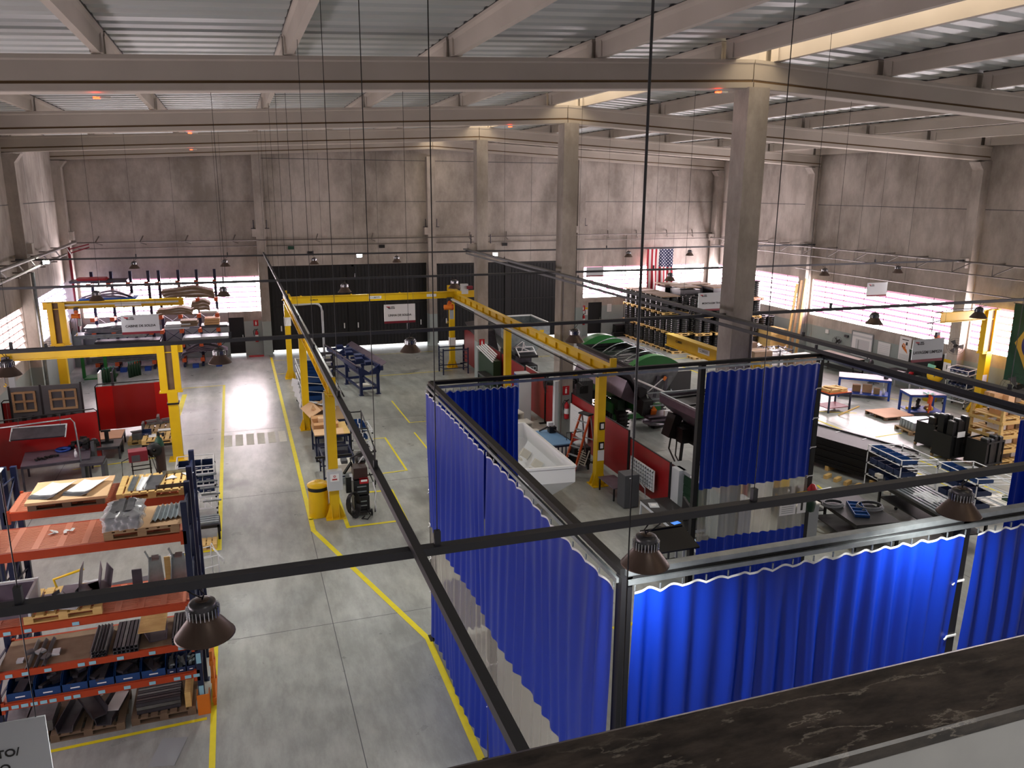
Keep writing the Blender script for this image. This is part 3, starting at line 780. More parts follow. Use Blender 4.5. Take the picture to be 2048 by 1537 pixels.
# hoist on the bridge
def hoist(loc, label, s=1.0, chain=.7):
    o = T('electric_hoist', label, 'hoist', loc)
    m = MB(); m.cyl((-.28*s, 0, 0), (.1*s, 0, 0), .13*s, 14); m.cyl((.0, -.1*s, .24*s), (.0, .12*s, .24*s), .11*s, 14); m.box((0, 0, .12*s), (.2*s, .18*s, .2*s))
    P('motor', m, M['orange'], o)
    m = MB(); m.cyl((.1*s, 0, 0), (.2*s, 0, 0), .14*s, 14); m.cyl((.0, -.12*s, .24*s), (.0, -.1*s, .24*s), .07*s, 12); P('gear_cover', m, M['arm_orange'], o)
    m = MB(); m.bb(.02*s, .2*s, -.08*s, .08*s, -.6*s, -.15*s); P('chain_bag', m, M['grey_paint'], o)
    m = MB(); m.cyl((-.12*s, 0, -.1), (-.12*s, 0, -chain), .012, 6); P('chain', m, M['dark_steel'], o)
    m = MB(); m.tube([(-.12*s, 0, -chain), (-.08*s, 0, -chain-.06), (-.12*s, 0, -chain-.12), (-.17*s, 0, -chain-.08)], .018); P('hook', m, M['yellow'], o)
    m = MB(); m.tube([(-.25*s, 0, 0), (-.42*s, .02, -.3), (-.4*s, .02, -.75), (-.3*s, .02, -.5)], .014); P('hanger_cable', m, M['black'], o)
    m = MB(); m.bb(-.12*s, .12*s, -.06, .06, .22*s, .5*s); P('trolley', m, M['dark_steel'], o)
    return o
hoist((10.15, 39.2, 3.35), 'orange electric hoist under the bridge crane beside the concrete column', 1.0)
ec = T('control_cabinet', 'small grey control box on the crane runway end by the column', 'box', (10.85, 38.9, 4.05))
m = MB(); m.bb(-.18, .18, -.12, .12, 0, .5); P('cabinet_body', m, M['light_grey'], ec)
m = MB(); m.bb(.1, .4, -.2, .0, .25, .4); P('mount_bracket', m, M['maroon'], ec)

def jib(name_label, loc, ang, length, h, arm_h=.3, split=.16, collar=2.4, plate=None, armw=.14, flip=1, gus=True):
    o = T('jib_crane', name_label, 'crane', loc, ang)
    m = MB(); m.bb(-.16, .16, -.16, .16, .02, collar); P('column', m, M['yellow'], o)
    m = MB(); m.bb(-.3, .3, -.3, .3, 0, .025)
    for s in (-1, 1) if gus else ():
        for d in (-1, 1):
            m.prism([(s*.16, .02), (s*.45, .02), (s*.45, .06), (s*.16, .6)], d*.12-.01, d*.12+.01, 'Y')
            m.prism([(s*.16, .02), (s*.45, .02), (s*.45, .06), (s*.16, .6)], d*.12-.01, d*.12+.01, 'X')
    P('base_plate', m, M['yellow'], o)
    m = MB(); m.bb(-.3, -.1, -.13, .13, collar-.05, h); m.bb(.12, .36, -.13, .13, collar-.05, h); m.bb(-.34, .4, -.15, .15, collar-.09, collar-.04)
    P('pivot_head', m, M['yellow'], o)
    m = MB(); m.bb(-.1, .12, -.05, .05, collar, h); P('spindle', m, M['wood_dark'], o)
    m = MB(); z = h-arm_h/2+.02
    ibeam(m, (-.45, 0, z), (length, 0, z), armw, arm_h); P('arm', m, M['yellow'], o)
    m = MB(); m.bb(.2, length-.2, -armw/2-.05, -armw/2-.02, z-.02, z+.05); P('power_rail', m, M['light_grey'], o)
    if plate:
        m = MB(); m.bb(plate[0], plate[1], -armw/2-.012, -armw/2-.004, z-.1, z+.06); P('name_plate', m, M['paper'], o)
    return o
jib('tall yellow jib crane beside the cantilever rack, arm towards the aisle', (-7.05, 36.5, 0), 0, 4.85, 4.62, .3, collar=2.95, plate=(2.2, 3.2))
hoist((-6.3, 36.4, 4.05), 'orange electric hoist on the jib crane by the cantilever rack', .7)
o = jib('yellow jib crane with thick arm reaching over the red screens', (-2.35, 28.7, 0), PI, 6.2, 4.1, .34, collar=2.5, plate=(2.6, 3.9), gus=False)
m = MB(); m.bb(-.19, .19, -.19, .19, 2.0, 2.06); P('collar_ring', m, M['black'], o)
hoist((-7.1, 28.55, 3.5), 'yellow and orange hoist at the picture edge under the thick jib arm', .9, .4)
o = jib('yellow jib crane against the noticeboard wall with pink lit arm', (29.7, 24.7, 0), PI+.05, 2.9, 4.45, .42, collar=2.7)
m = MB(); m.bb(-.06, .2, .165, .17, 1.2, 1.7); P('notice_sheet', m, M['paper'], o)
m = MB(); m.tube([(.2, -.12, 4.6), (1.2, -.12, 4.52), (2.2, -.12, 4.55), (3.1, -.12, 4.45)], .02); m.bar((2.9, 0, 4.15), (3.6, 0, 4.05), .04); m.bar((3.3, 0, 4.3), (3.3, 0, 3.6), .03); P('festoon_cable', m, M['dark_steel'], o)
hoist((26.75, 24.55, 3.3), 'small orange hoist hanging from the pink lit jib arm', .75, .5)
mj = T('jib_crane', 'yellow jib crane arm showing behind the concrete column near loose pallets', 'crane', (14.9, 18.5, 0))
m = MB(); m.bb(-.16, .16, -.16, .16, 0, 3.7); P('column', m, M['yellow'], mj)
m = MB(); m.bb(-.09, .09, -.2, 6.95, 3.69, 4.07); m.bb(-.16, .16, -.2, 6.95, 4.06, 4.1); m.bb(-.16, .16, -.2, 6.95, 3.66, 3.7); P('arm', m, M['yellow'], mj)
m = MB(); m.bb(-.105, -.092, 4.1, 4.8, 3.8, 3.98); P('name_plate', m, M['paper'], mj)
text('CLIMBER', .14, mj, 'lettering', M['grey_paint'], (-.108, 4.45, 3.89), rot=(PI/2, 0, -PI/2))
text('CLIMBER', .11, mj, 'lettering', M['logo_black'], (-.094, 6.1, 3.92), rot=(PI/2, 0, -PI/2))

# ------------------------------------------------------------------ curtain booth
X0, X1, Y0, Y1, HZ = 3.42, 12.65, 6.45, 14.75, 5.5
bf = T('booth_frame', 'black steel post and rail frame of the blue curtain booth', 'frame', (X0, Y0, 0))
def fr(x, y, z=0): return (x-X0, y-Y0, z)
for x, y in ((X0, Y0), (X0, 10.78), (X0, Y1), (7.8, Y0), (12.15, Y0), (9.5, Y1), (X1, Y1)):
    m = MB(); a = fr(x, y)
    m.bb(a[0]-.06, a[0]+.06, a[1]-.06, a[1]+.06, 0, HZ); m.bb(a[0]-.13, a[0]+.13, a[1]-.13, a[1]+.13, 0, .012)
    P('post', m, M['dark_frame'] if (x, y) != (X0, Y0) and x < 7 or y > 10 else M['black_metal'], bf)
for p, q in (((X0, Y0), (X0, Y1)), ((X0, Y0), (X1, Y0)), ((X0, Y1), (X1, Y1)), ((X1, Y0), (X1, Y1))):
    m = MB(); m.bar(fr(*p, HZ+.03), fr(*q, HZ+.03), .1, .07); P('rail', m, M['galv'] if p[1] == Y0 and q[1] == Y0 else M['dark_frame'], bf)
    if p[1] == Y0 and q[1] == Y0:
        m = MB(); m.bar(fr(p[0], p[1]-.045, HZ-.03), fr(q[0], q[1]-.045, HZ-.03), .03, .07); P('lower_rail', m, M['dark_frame'], bf)
    m = MB(); d = Vector(q)-Vector(p); n = Vector((-d.y, d.x)).normalized()*.07*(1 if p == (X0, Y0) and q[0] == X0 else -1)
    m.bar(fr(p[0]+n.x, p[1]+n.y, HZ-.05), fr(q[0]+n.x, q[1]+n.y, HZ-.05), .035, .05); P('curtain_track', m, M['galv'], bf)
m = MB(); m.box(fr(4.1, 6.75, HZ+.14), (.5, .34, .02), rx=.25); m.box(fr(4.1, 6.95, HZ+.1), (.5, .02, .2)); P('control_box', m, M['black'], bf)

def curtain(p, q, label, n, amp=.05, bands=((5.36, 2.6, 0), (2.6, 1.35, 1), (1.35, .14, 0)), bunch=None, seed=0, side=1, hem=True, ties=True, taper=0, tp=None):
    r = random.Random(seed); P0 = Vector((*p, 0)); D = Vector((q[0]-p[0], q[1]-p[1], 0)); Ln = D.length; D.normalize(); Nn = Vector((-D.y, D.x, 0))*side
    o = T('welding_curtain', label, 'curtain', (p[0], p[1], 0))
    ph = [r.uniform(-.9, .9) for _ in range(n+2)]; am = [r.uniform(.35, 1.1) for _ in range(n+2)]
    nu = n*8
    def surf(u, z):
        t = u*n; i = int(min(t, n-1e-6)); f = t-i
        a0, a1 = am[i]*(1-f)+am[i+1]*f, ph[i]*(1-f)+ph[i+1]*f
        k = min(1, (5.45-z)/1.2)*.65+.35
        off = math.sin(2*PI*t+a1+.25*math.sin(z*1.3+i))*amp*a0*k+.035*math.sin(u*7+z*.8+seed)*k
        uu = u+taper*(u-.5)*(5.4-z)/5
        return D*(uu*Ln)+Nn*(off+.1)+Vector((0, 0, z))
    for k, (za, zb, mi) in enumerate(bands):
        m = MB(); nv = max(3, int((za-zb)/.25))
        def fn(u, v, za=za, zb=zb, k=k):
            z = za+(zb-za)*v
            if k == 0 and v < .02: z -= .035*(1-abs(math.sin(u*n*PI)))
            return surf(u, z)
        m.grid(fn, nu, nv)
        P(('curtain_panel', 'clear_window', 'bottom_panel')[min(k, 2)], m, [M['curtain_blue'], M['clear_vinyl']][mi], o)
    if hem:
        m = MB()
        def hm(u, v): return surf(u, 5.36-.0-.035*(1-abs(math.sin(u*n*PI)))+.026*v)+Nn*.004
        m.grid(hm, nu, 1); P('hem', m, M['white_paint'], o)
        for i in range(n+1):
            b = surf(min(i/n, 1), 5.38); m = MB(); m.cyl(b+Vector((0, 0, -.02)), (b.x, b.y, HZ-.08), .01, 5)
            P('hanger_ring', m, M['galv'], o)
    if ties:
        e = Vector((*tp, 0))-P0
        for z in ties:
            m = MB(); c = [e+Vector((a*.068, b*.068, z)) for a, b in ((-1, -1), (1, -1), (1, 1), (-1, 1))]
            for i in range(4): m.bar(c[i], c[(i+1) % 4], .012, .022)
            m.bar(c[0], c[0]+Vector((-.05, -.01, -.03)), .016); P('cable_tie', m, M['white'], o)
    return o
tz = [4.75-.72*k for k in range(6)]
g = 'blue welding curtains of the booth'
curtain((X0, 14.7), (X0, 10.83), 'blue welding curtain along the aisle between the far two booth posts', 13, .034, seed=3, side=-1, ties=tz, tp=(X0, Y1))
curtain((X0, 10.73), (X0, 6.5), 'blue welding curtain along the aisle ending at the bright booth corner', 13, .034, seed=5, side=-1, ties=tz, tp=(X0, 10.78))
curtain((X0+.07, Y0), (7.74, Y0), 'brightly lit blue welding curtain facing the mezzanine', 16, .06, ((5.36, 4.1, 0), (4.1, .14, 0)), seed=8, side=-1, ties=tz, tp=(7.8, Y0))
curtain((7.92, Y0), (12.05, Y0), 'darker blue welding curtain at the picture edge behind the parapet', 16, .05, ((5.36, 2.6, 0), (2.6, 1.35, 1), (1.35, .14, 0)), seed=9, side=-1, ties=None)
curtain((3.55, Y1), (5.2, Y1), 'gathered blue welding curtain pushed into the far booth corner', 11, .1, ((5.36, 2.6, 0), (2.6, 1.35, 1), (1.35, .14, 0)), seed=12, side=-1, ties=None)
curtain((9.57, Y1), (12.58, Y1), 'blue welding curtain with clear strip hanging before the dark hopper', 13, .05, seed=14, side=-1, ties=tz[:5], tp=(X1, Y1))
curtain((X1, 9.75), (X1, 6.6), 'gathered blue welding curtain at the far edge of the booth', 14, .07, seed=17, side=1, ties=None)

# drop pipe hanging from the roof in front of the booth
o = T('drop_pipe', 'thin grey vertical pipe and cable hanging from the roof before the booth', 'pipe', (2.57, 4.8, 0))
m = MB(); m.cyl((0, 0, 7.5), (0, 0, 11.6), .010, 8); P('pipe_run', m, M['tray_grey'], o)
m = MB(); m.cyl((0, 0, 4.6), (0, 0, 7.5), .006, 6); P('hanger_cable', m, M['black'], o)

# ------------------------------------------------------------------ red screens along the line
def screen(y0, y1, h, label, x=11.4, zb=.12, m1='screen_red', edge='white_paint'):
    o = T('welding_screen', label, 'screen', (x, y0, 0)); L_ = y1-y0
    m = MB(); m.bb(-.008, .008, .03, L_-.03, zb, h); P('panel', m, M[m1], o)
    for yy in (0, L_):
        m = MB(); m.bb(-.025, .025, yy-.02, yy+.02, 0, h+.03); m.bb(-.25, .25, yy-.02, yy+.02, 0, .04); P('post', m, M['black'], o)
    m = MB(); m.bar((0, 0, h+.01), (0, L_, h+.01), .03); P('top_rail', m, M['black'] if edge == 'k' else M[edge], o)
    return o
for y0, y1, h, t, e in ((38.0, 40.9, 1.95, 'red welding screen behind the navy tube rack', 'k'), (34.6, 36.6, 1.8, 'red welding screen beside the concrete column', 'k'), (31.3, 34.5, 1.8, 'narrow looking red screen beside the crane column', 'k'),
                        (28.9, 31.2, 1.9, 'red welding screen behind the white cabinet', 'white_paint'), (26.95, 28.8, 1.9, 'red welding screen ending at the fan column', 'white_paint'),
                        (23.9, 26.2, 1.9, 'red welding screen with whiteboard and ladder', 'k'), (21.6, 23.8, 1.8, 'red welding screen behind the yellow crane column', 'k'), (19.0, 21.5, 1.6, 'dark red welding screen carrying the white grid board', 'k')):
    screen(y0, y1, h, t, edge=e)
o = T('whiteboard', 'whiteboard with faint notes leaning on the red screen by the ladder', 'board', (11.3, 25.25, .5))
m = MB(); m.bb(-.03, 0, -.78, .78, 0, 1.08); P('panel', m, M['white_paint'], o)
m = MB()
for k in range(9): m.bb(-.034, -.031, -.65+.1*(k % 3), .5-.12*(k % 4), .15+k*.095, .16+k*.095)
P('print_lines', m, M['light_grey'], o)
o = T('grid_board', 'white plastic grid board standing against the dark red screen', 'board', (11.22, 20.3, .52))
m = MB()
for z in (0, .6): m.bb(-.03, 0, -.72, .72, z, z+.06)
for y in (-.75, .69): m.bb(-.03, 0, y, y+.06, 0, .66)
m.bb(-.012, -.004, -.72, .72, .03, .63)
P('board_frame', m, M['white_paint'], o)
m = MB()
for k in range(10): m.bb(-.03, -.013, -.7+k*.145, -.64+k*.145, .04, .62)
for k in range(5): m.bb(-.03, -.013, -.7, .7, .1+k*.115, .14+k*.115)
P('grid_bars', m, M['light_grey'], o)
o = T('step_ladder', 'orange red step ladder leaning beside the yellow crane column', 'ladder', (10.15, 22.9, 0), -1.2)
m = MB()
for s in (-1, 1): m.bar((s*.24*1.1-.05, -.35, 0), (s*.2+.18, .22, 2.1), .04, .07)
P('side_rail', m, M['arm_orange'], o)
for k in range(7): t = (k+.7)/7.6; m = MB(); m.box((-.05+.23*t, -.35+.57*t, 2.1*t), (.42, .08, .025)); P('step', m, M['galv'], o)
m = MB()
for s in (-1, 1): m.bar((s*.26+.05, .75, 0), (s*.2+.18, .26, 2.1), .03, .05)
m.bar((-.2, .7, .4), (.35, .7, .4), .03); m.bar((-.1, .5, 1.2), (.36, .5, 1.2), .03)
P('rear_leg', m, M['galv'], o)
m = MB(); m.box((.18, .24, 2.12), (.46, .24, .05)); P('cap', m, M['black'], o)
o = T('step_bench', 'low metal step bench between yellow column and grey cabinet', 'bench', (10.6, 20.95, 0))
m = MB(); m.bb(-.28, .28, -.55, .55, .4, .43); P('top', m, M['purple_steel'], o)
for sx in (-1, 1):
    for sy in (-1, 1):
        m = MB(); m.bb(sx*.24-.02, sx*.24+.02, sy*.5-.02, sy*.5+.02, 0, .4); P('leg', m, M['black'], o)
o = T('steel_cabinet', 'tall grey steel cabinet standing before the dark red screen', 'cabinet', (10.6, 20.0, 0))
m = MB(); m.bb(-.24, .24, -.24, .24, .03, 1.05); P('cabinet_body', m, M['dark_grey'], o, bevel=.01)
m = MB(); m.bb(-.1, 0, -.248, -.243, .95, .98); P('tag', m, M['paper'], o)
m = MB(); m.tube([(.3, -.1, .75), (.42, -.25, .6), (.42, -.3, .25), (.3, -.2, .05)], .02); P('hose', m, M['light_grey'], o)
# ------------------------------------------------------------------ generic shop furniture
def pallet_mb(w=1.2, d=1.0, slats=7, h=.14):
    m = MB(); s = w/(slats+.0)
    for k in range(slats): m.bb(-w/2+k*s, -w/2+k*s+s*.74, -d/2, d/2, h-.022, h)
    for y in (-d/2+.05, 0, d/2-.05):
        m.bb(-w/2, w/2-s*.26, y-.05, y+.05, h-.045, h-.022); m.bb(-w/2, w/2-s*.26, y-.05, y+.05, 0, .02)
        for x in (-w/2+.07, -s*.13, w/2-.07-s*.26): m.bb(x-.07, x+.07, y-.05, y+.05, .02, h-.045)
    return m
def pallet(loc, rz, label, w=1.2, d=1.0, mt='wood', slats=7, group=None):
    return S('pallet', pallet_mb(w, d, slats), M[mt], label, 'pallet', loc, rz, group)
def table(loc, rz, w, d, h, label, top='purple_steel', leg='blue_paint', shelf=None, t=.05, lt=.06, cat='table', name='work_table', shelf_z=.18):
    o = T(name, label, cat, loc, rz)
    m = MB(); m.bb(-w/2, w/2, -d/2, d/2, h-t*.4, h); P('top', m, M[top], o)
    m = MB(); 
    for s in (-1, 1): m.bb(-w/2+.02, w/2-.02, s*(d/2-lt/2)-lt/2, s*(d/2-lt/2)+lt/2, h-t*.4-.08, h-t*.4); m.bb(s*(w/2-lt/2)-lt/2, s*(w/2-lt/2)+lt/2, -d/2+.02, d/2-.02, h-t*.4-.08, h-t*.4)
    P('apron', m, M[leg], o)
    for sx in (-1, 1):
        for sy in (-1, 1):
            m = MB(); cx, cy = sx*(w/2-lt/2), sy*(d/2-lt/2); m.bb(cx-lt/2, cx+lt/2, cy-lt/2, cy+lt/2, 0, h-t*.4); P('leg', m, M[leg], o)
    if shelf:
        m = MB(); m.bb(-w/2+.03, w/2-.03, -d/2+.03, d/2-.03, shelf_z, shelf_z+.03); P('shelf', m, M[shelf], o)
    return o
def bin_mb(w=.2, d=.3, h=.15):
    m = MB(); t = .006
    m.bb(-w/2, w/2, -d/2, d/2, 0, t)
    for s in (-1, 1): m.prism([(-d/2, 0), (d/2, 0), (d/2, h), (-d/2+d*.3, h), (-d/2, h*.55)], s*(w/2-t/2)-t/2, s*(w/2-t/2)+t/2, 'X')
    m.bb(-w/2, w/2, d/2-t, d/2, 0, h); m.bb(-w/2, w/2, -d/2, -d/2+t, 0, h*.55)
    return m
def parts_bin(loc, rz, label, w, d, h, mt='bin_blue', fill=None, group=None, tagged=True):
    o = T('parts_bin', label, 'bin', loc, rz, group)
    P('bin_body', bin_mb(w, d, h), M[mt], o)
    if fill:
        m = MB(); r = random.Random(hash(label) % 999)
        for k in range(6): m.box((r.uniform(-.25, .25)*w, r.uniform(-.25, .3)*d, h*.3+.02*k), (w*r.uniform(.15, .5), d*r.uniform(.3, .7), h*.18), rz=r.uniform(-.6, .6), rx=r.uniform(-.3, .3))
        P('contents', m, M[fill], o)
    if tagged:
        m = MB(); m.bb(-w*.18, w*.18, -d/2-.004, -d/2-.001, h*.2, h*.28); P('tag', m, M['paper'], o)
    return o
_c = {}
def carton(loc, size, label, mt='card', rz=0, open_=False):
    o = T('carton', label, 'box', loc, rz); w, d, h = size; m = MB()
    if open_:
        t = .008; m.bb(-w/2, w/2, -d/2, d/2, 0, t)
        for s in (-1, 1): m.bb(s*w/2-t, s*w/2+t, -d/2, d/2, 0, h); m.bb(-w/2, w/2, s*d/2-t, s*d/2+t, 0, h)
        P('carton_body', m, M[mt], o)
        m = MB(); m.box((0, d/2+.07, h+.04), (w, .16, .006), rx=.5); m.box((0, -d/2-.06, h-.02), (w, .14, .006), rx=.5); P('flap', m, M[mt], o)
    else:
        m.bb(-w/2, w/2, -d/2, d/2, 0, h); P('carton_body', m, M[mt], o, bevel=.006)
        m = MB(); m.bb(-w/2-.001, w/2+.001, -.03, .03, h*.7, h+.002); P('tape', m, M['card_light'], o)
    return o

# ------------------------------------------------------------------ pallet racking on the left
def rack(x0, x1, y0, y1, label, levels, hz, guard=False):
    o = T('pallet_rack', label, 'rack', (x0, y0, 0)); W, D = x1-x0, y1-y0
    for x in (0, W):
        for y in (.05, D-.05):
            m = MB(); m.bb(x-.05, x+.05, y-.05, y+.05, 0, hz); m.bb(x-.08, x+.08, y-.07, y+.07, 0, .01); P('upright', m, M['rack_blue'], o)
        m = MB(); z = .25
        while z < hz-.6: m.bar((x, .08, z), (x, D-.08, z+.5), .03, .02); m.bar((x, D-.08, z+.5), (x, .08, z+.62), .03, .02); z += .62
        P('brace', m, M['rack_blue'], o)
    for z, bh, deck in levels:
        for y in (.03, D-.03):
            m = MB(); m.bb(.05, W-.05, y-.025, y+.025, z-bh, z); m.bb(.0, .1, y-.03, y+.03, z-bh-.06, z+.03); m.bb(W-.1, W, y-.03, y+.03, z-bh-.06, z+.03); P('shelf_beam', m, M['rack_orange'], o)
        m = MB()
        if deck == 'slot':
            k = .06
            while k < D-.05: m.bb(.06, W-.06, k, k+.034, z-.012, z+.003); k += .055
            k = .08
            while k < W-.1: m.bb(k, k+.1, .05, D-.05, z-.01, z+.006); k += .36
            P('shelf', m, M['deck_orange'], o)
        else:
            m.bb(.06, W-.06, .06, D-.06, z-.01, z+.002); P('shelf', m, M[deck], o)
    if guard:
        m = MB(); m.box((W+.02, -.06, .2), (.2, .012, .4)); m.box((W+.12, .04, .2), (.012, .2, .4)); m.box((W-.08, .04, .2), (.012, .2, .4)); P('guard', m, M['orange'], o)
        m = MB(); 
        for yy in (.15, .75): m.bb(W+.17, W+.22, yy, yy+.06, 0, 1.1)
        for zz in (.1, .5, .85): m.bb(W+.16, W+.23, .1, .85, zz, zz+.08)
        P('side_barrier', m, M['orange'], o)
    return o
RX0, RX1, RY = -4.25, -1.12, 13.66
fr1 = rack(RX0, RX1, RY, 14.76, 'front orange and blue pallet rack with blue bin shelf', ((3.5, .15, 'slot'), (2.2, .13, 'slot'), (1.42, .12, 'brown_card'), (.84, .12, 'deck_orange')), 4.05, True)
rack(RX0, RX1, 15.5, 16.6, 'second orange pallet rack back to back behind the front one', ((3.5, .15, 'slot'),), 4.05)
rack(-7.4, -4.42, 15.5, 16.6, 'orange pallet rack bay at the picture edge holding the dark metal box', ((3.5, .15, 'deck_orange'), (2.2, .13, 'deck_orange')), 4.05)
W = RX1-RX0
for z, xs in ((2.13, (.25, .55, 1.25)), (1.36, (.18, .42, .75, 1.25, 1.42, 1.85, 2.35, 2.82)), (.78, (.0, .2, .34, .48, .62, .76, .98, 1.12, 1.5, 1.9, 2.3, 2.7, 2.88, 3.02))):
    for x in xs:
        m = MB(); m.bb(x+.05 if x < .1 else x, (x+.05 if x < .1 else x)+.105, -.004, 0, z-.04, z+.02); P('tag', m, M['tag_blue'], fr1)
for z in (1.0, 1.5, .35):
    m = MB(); m.bb(W-.04, W+.04, -.008, -.003, z, z+.2); P('tag', m, M['tag_blue'], fr1)
# top deck of the front rack
pallet((-1.78, 14.2, 3.508), 0, 'wooden pallet on top of the front rack under wrapped steel', 1.2, 1.0, 'wood_old')
S('card_sheet', MB().bb(-.6, .6, -.49, .49, 0, .008), M['card_light'], 'cardboard sheet on the pallet on top of the front rack', 'sheet', (-1.78, 14.2, 3.65))
o = T('wrapped_bundle', 'bundle of grey steel plates wrapped in clear film on the rack top', 'bundle', (-2.1, 14.15, 3.66))
m = MB()
for k in range(9): m.box((.004*(k % 3), .0, .012+k*.024), (.5, .8-.02*(k % 2), .022), rz=.02*(k % 3-1))
for k in range(2): m.box((-.05+.15*k, .1, .235), (.11, .6, .03), rz=.02)
P('plates', m, M['steel'], o)
m = MB(); r = random.Random(4)
def wrapf(u, v):
    a = u*2*PI; k = max(abs(math.cos(a)), abs(math.sin(a))); x, y = .29*math.cos(a)/k, .44*math.sin(a)/k
    q = .02*math.sin(a*9+v*11)+.015*math.sin(a*17-v*5)
    s = 1-.35*max(0, v-.7)/.3
    return ((x+q)*s, (y+q)*s, .27*v**.8+.02*math.sin(a*7)*v)
m.grid(wrapf, 60, 10); P('film', m, M['wrap_film'], o)
for k in range(6):
    m = MB(); z0 = .0; p = [(-.045, 0), (0, .055), (.045, 0), (.038, 0), (0, .046), (-.038, 0)]
    m.prism(p, -.33, .33, 'Y')
    S('angle_profile', m, M['galv'], 'galvanised angle profile in the zigzag row on the rack top, %s from the film bundle' % ORD[k], 'profile', (-1.62+.075*k, 14.22+.012*k, 3.662+.012*(k % 2)), -.06+.012*k, 'angle profiles on the rack top')
m = MB(); r = random.Random(3)
for k in range(7): m.box((r.uniform(-.16, .16), r.uniform(-.05, .05), .012+.01*(k % 3)), (r.uniform(.06, .14), .05, .004), rz=r.uniform(0, 3), rx=r.uniform(-.4, .4))
S('scrap_paper', m, M['paper'], 'crumpled white scraps on the bare slotted rack top', 'scrap', (-3.1, 14.3, 3.51))
# top deck of the second rack
pallet((-1.78, 16.02, 3.508), 0, 'pale wooden pallet with loose steel parts on the second rack', 1.25, 1.05, 'wood', 9)
for k, (x, y, w, d, rz, mt, t) in enumerate(((-2.15, 16.0, .1, .8, -.03, 'galv', 'narrow galvanised strip lying on the pale pallet, first from its edge'), (-1.98, 15.95, .14, .75, -.05, 'white_paint', 'white channel lying on the pale pallet between two grey strips'), (-1.78, 15.97, .26, .8, -.12, 'steel', 'wide grey channel lying on the pale pallet'), (-1.42, 15.66, .62, .14, .02, 'dark_steel', 'long dark angle lying across the front of the pale pallet'), (-1.42, 16.45, .5, .1, .03, 'galv', 'thin grey strip at the back of the pale pallet'))):
    m = MB(); m.bb(-w/2, w/2, -d/2, d/2, 0, .012)
    if w < d: m.bb(-w/2, -w/2+.01, -d/2, d/2, 0, .05); m.bb(w/2-.01, w/2, -d/2, d/2, 0, .05)
    else: m.bb(-w/2, w/2, -d/2, -d/2+.012, 0, .07)
    S('metal_strip', m, M[mt], t, 'metal strip', (x, y, 3.65), rz)
for k, (x, y) in enumerate(((-1.5, 16.15), (-1.22, 16.25))):
    m = MB(); m.add([(-.1, -.1, .01), (.12, -.08, .01), (.02, .12, .01), (-.1, -.1, .02), (.12, -.08, .02), (.02, .12, .02)], [(2,1,0),(3,4,5),(0,1,4,3),(1,2,5,4),(2,0,3,5)])
    S('gusset_plate', m, M['white_paint'], 'white triangular plate on the pale pallet, %s the rack upright' % ('farther from' if k == 0 else 'closer to'), 'plate', (x, y, 3.65), k)
pallet((-3.2, 16.0, 3.508), 0, 'dark wooden pallet topped with cardboard on the second rack', 1.3, 1.05, 'wood_dark')
m = MB(); m.bb(-.68, .66, -.56, .56, 0, .03); m.bb(-.68, .66, -.57, -.56, -.02, .03)
S('card_sheet', m, M['card_light'], 'thick cardboard sheet under two white folded trays on the second rack', 'sheet', (-3.2, 16.0, 3.65))
for k, x in enumerate((-3.5, -2.95)):
    o = T('folded_tray', 'white folded sheet metal tray on cardboard, the one %s the rack upright' % ('farther from' if k == 0 else 'closer to'), 'tray', (x, 15.98, 3.685), -.35)
    m = MB(); pr_ = [(-.24, .02), (-.1, .0), (.12, .02), (.26, .09), (.26, .096), (.12, .027), (-.1, .007), (-.24, .027)]
    m.prism(pr_, -.36, .36, 'Y'); P('top_sheet', m, M['white_paint'], o)
    for q in range(3):
        m = MB(); m.prism([(a, b*.8-.012-.012*q+.03) for a, b in pr_], -.38-.03*q, -.3, 'Y'); P('lower_sheet', m, M['steel'], o)
pallet((-4.95, 16.0, 3.508), 0, 'pallet under the dark metal box at the picture edge', 1.0, 1.05, 'wood')
o = T('metal_box', 'dark open metal box with white rim on the edge pallet', 'box', (-4.75, 15.95, 3.65))
m = MB(); m.bb(-.35, .3, -.45, .45, 0, .02)
for s in (-1, 1): m.bb(s*.32-.02, s*.32+.02, -.45, .45, 0, .42); m.bb(-.34, .34, s*.44-.015, s*.44+.015, 0, .42)
P('box_body', m, M['dark_steel'], o)
m = MB()
for s in (-1, 1): m.bb(s*.33-.05, s*.33+.05, -.47, .47, .42, .435); m.bb(-.36, .36, s*.45-.04, s*.45+.04, .42, .434)
P('rim', m, M['light_grey'], o)
# second level of the front rack
for k, (x, rz) in enumerate(((-1.75, .1), (-1.36, -.04))):
    o = T('sheet_metal_chute', 'pale galvanised chute standing on the slotted shelf, %s the blue upright' % ('farther from' if k == 0 else 'next to'), 'chute', (x, 14.35, 2.21), rz)
    m = MB(); m.prism([(-.12, 0), (.13, 0), (.15, .06), (.12, .62), (-.08, .62), (-.14, .06)], .0, .012, 'Y'); m.prism([(-.12, 0), (-.14, .06), (-.08, .62), (-.07, .62), (-.12, .06)], -.2, 0, 'Y')
    P('chute_body', m, M['galv'], o)
    m = MB(); m.box((.03, -.05, .62), (.12, .12, .03), rx=.3); m.box((-.09, -.06, .68), (.02, .06, .2), ry=-.35); P('flange', m, M['galv'], o)
m = MB(); m.box((0, 0, .2), (.16, .04, .4), rx=-.1)
S('backing_plate', m, M['dark_steel'], 'dark brown plate leaning beside the galvanised chutes', 'plate', (-2.05, 14.4, 2.205))
S('wood_board', MB().box((0, 0, .26), (.1, .03, .52), rx=-.08), M['wood'], 'pale wooden board upright between the galvanised chutes', 'board', (-1.55, 14.5, 2.205))
pallet((-3.1, 14.2, 2.206), 0, 'old pallet of small sheet parts on the second rack shelf', 1.2, 1.0, 'wood')
r = random.Random(21)
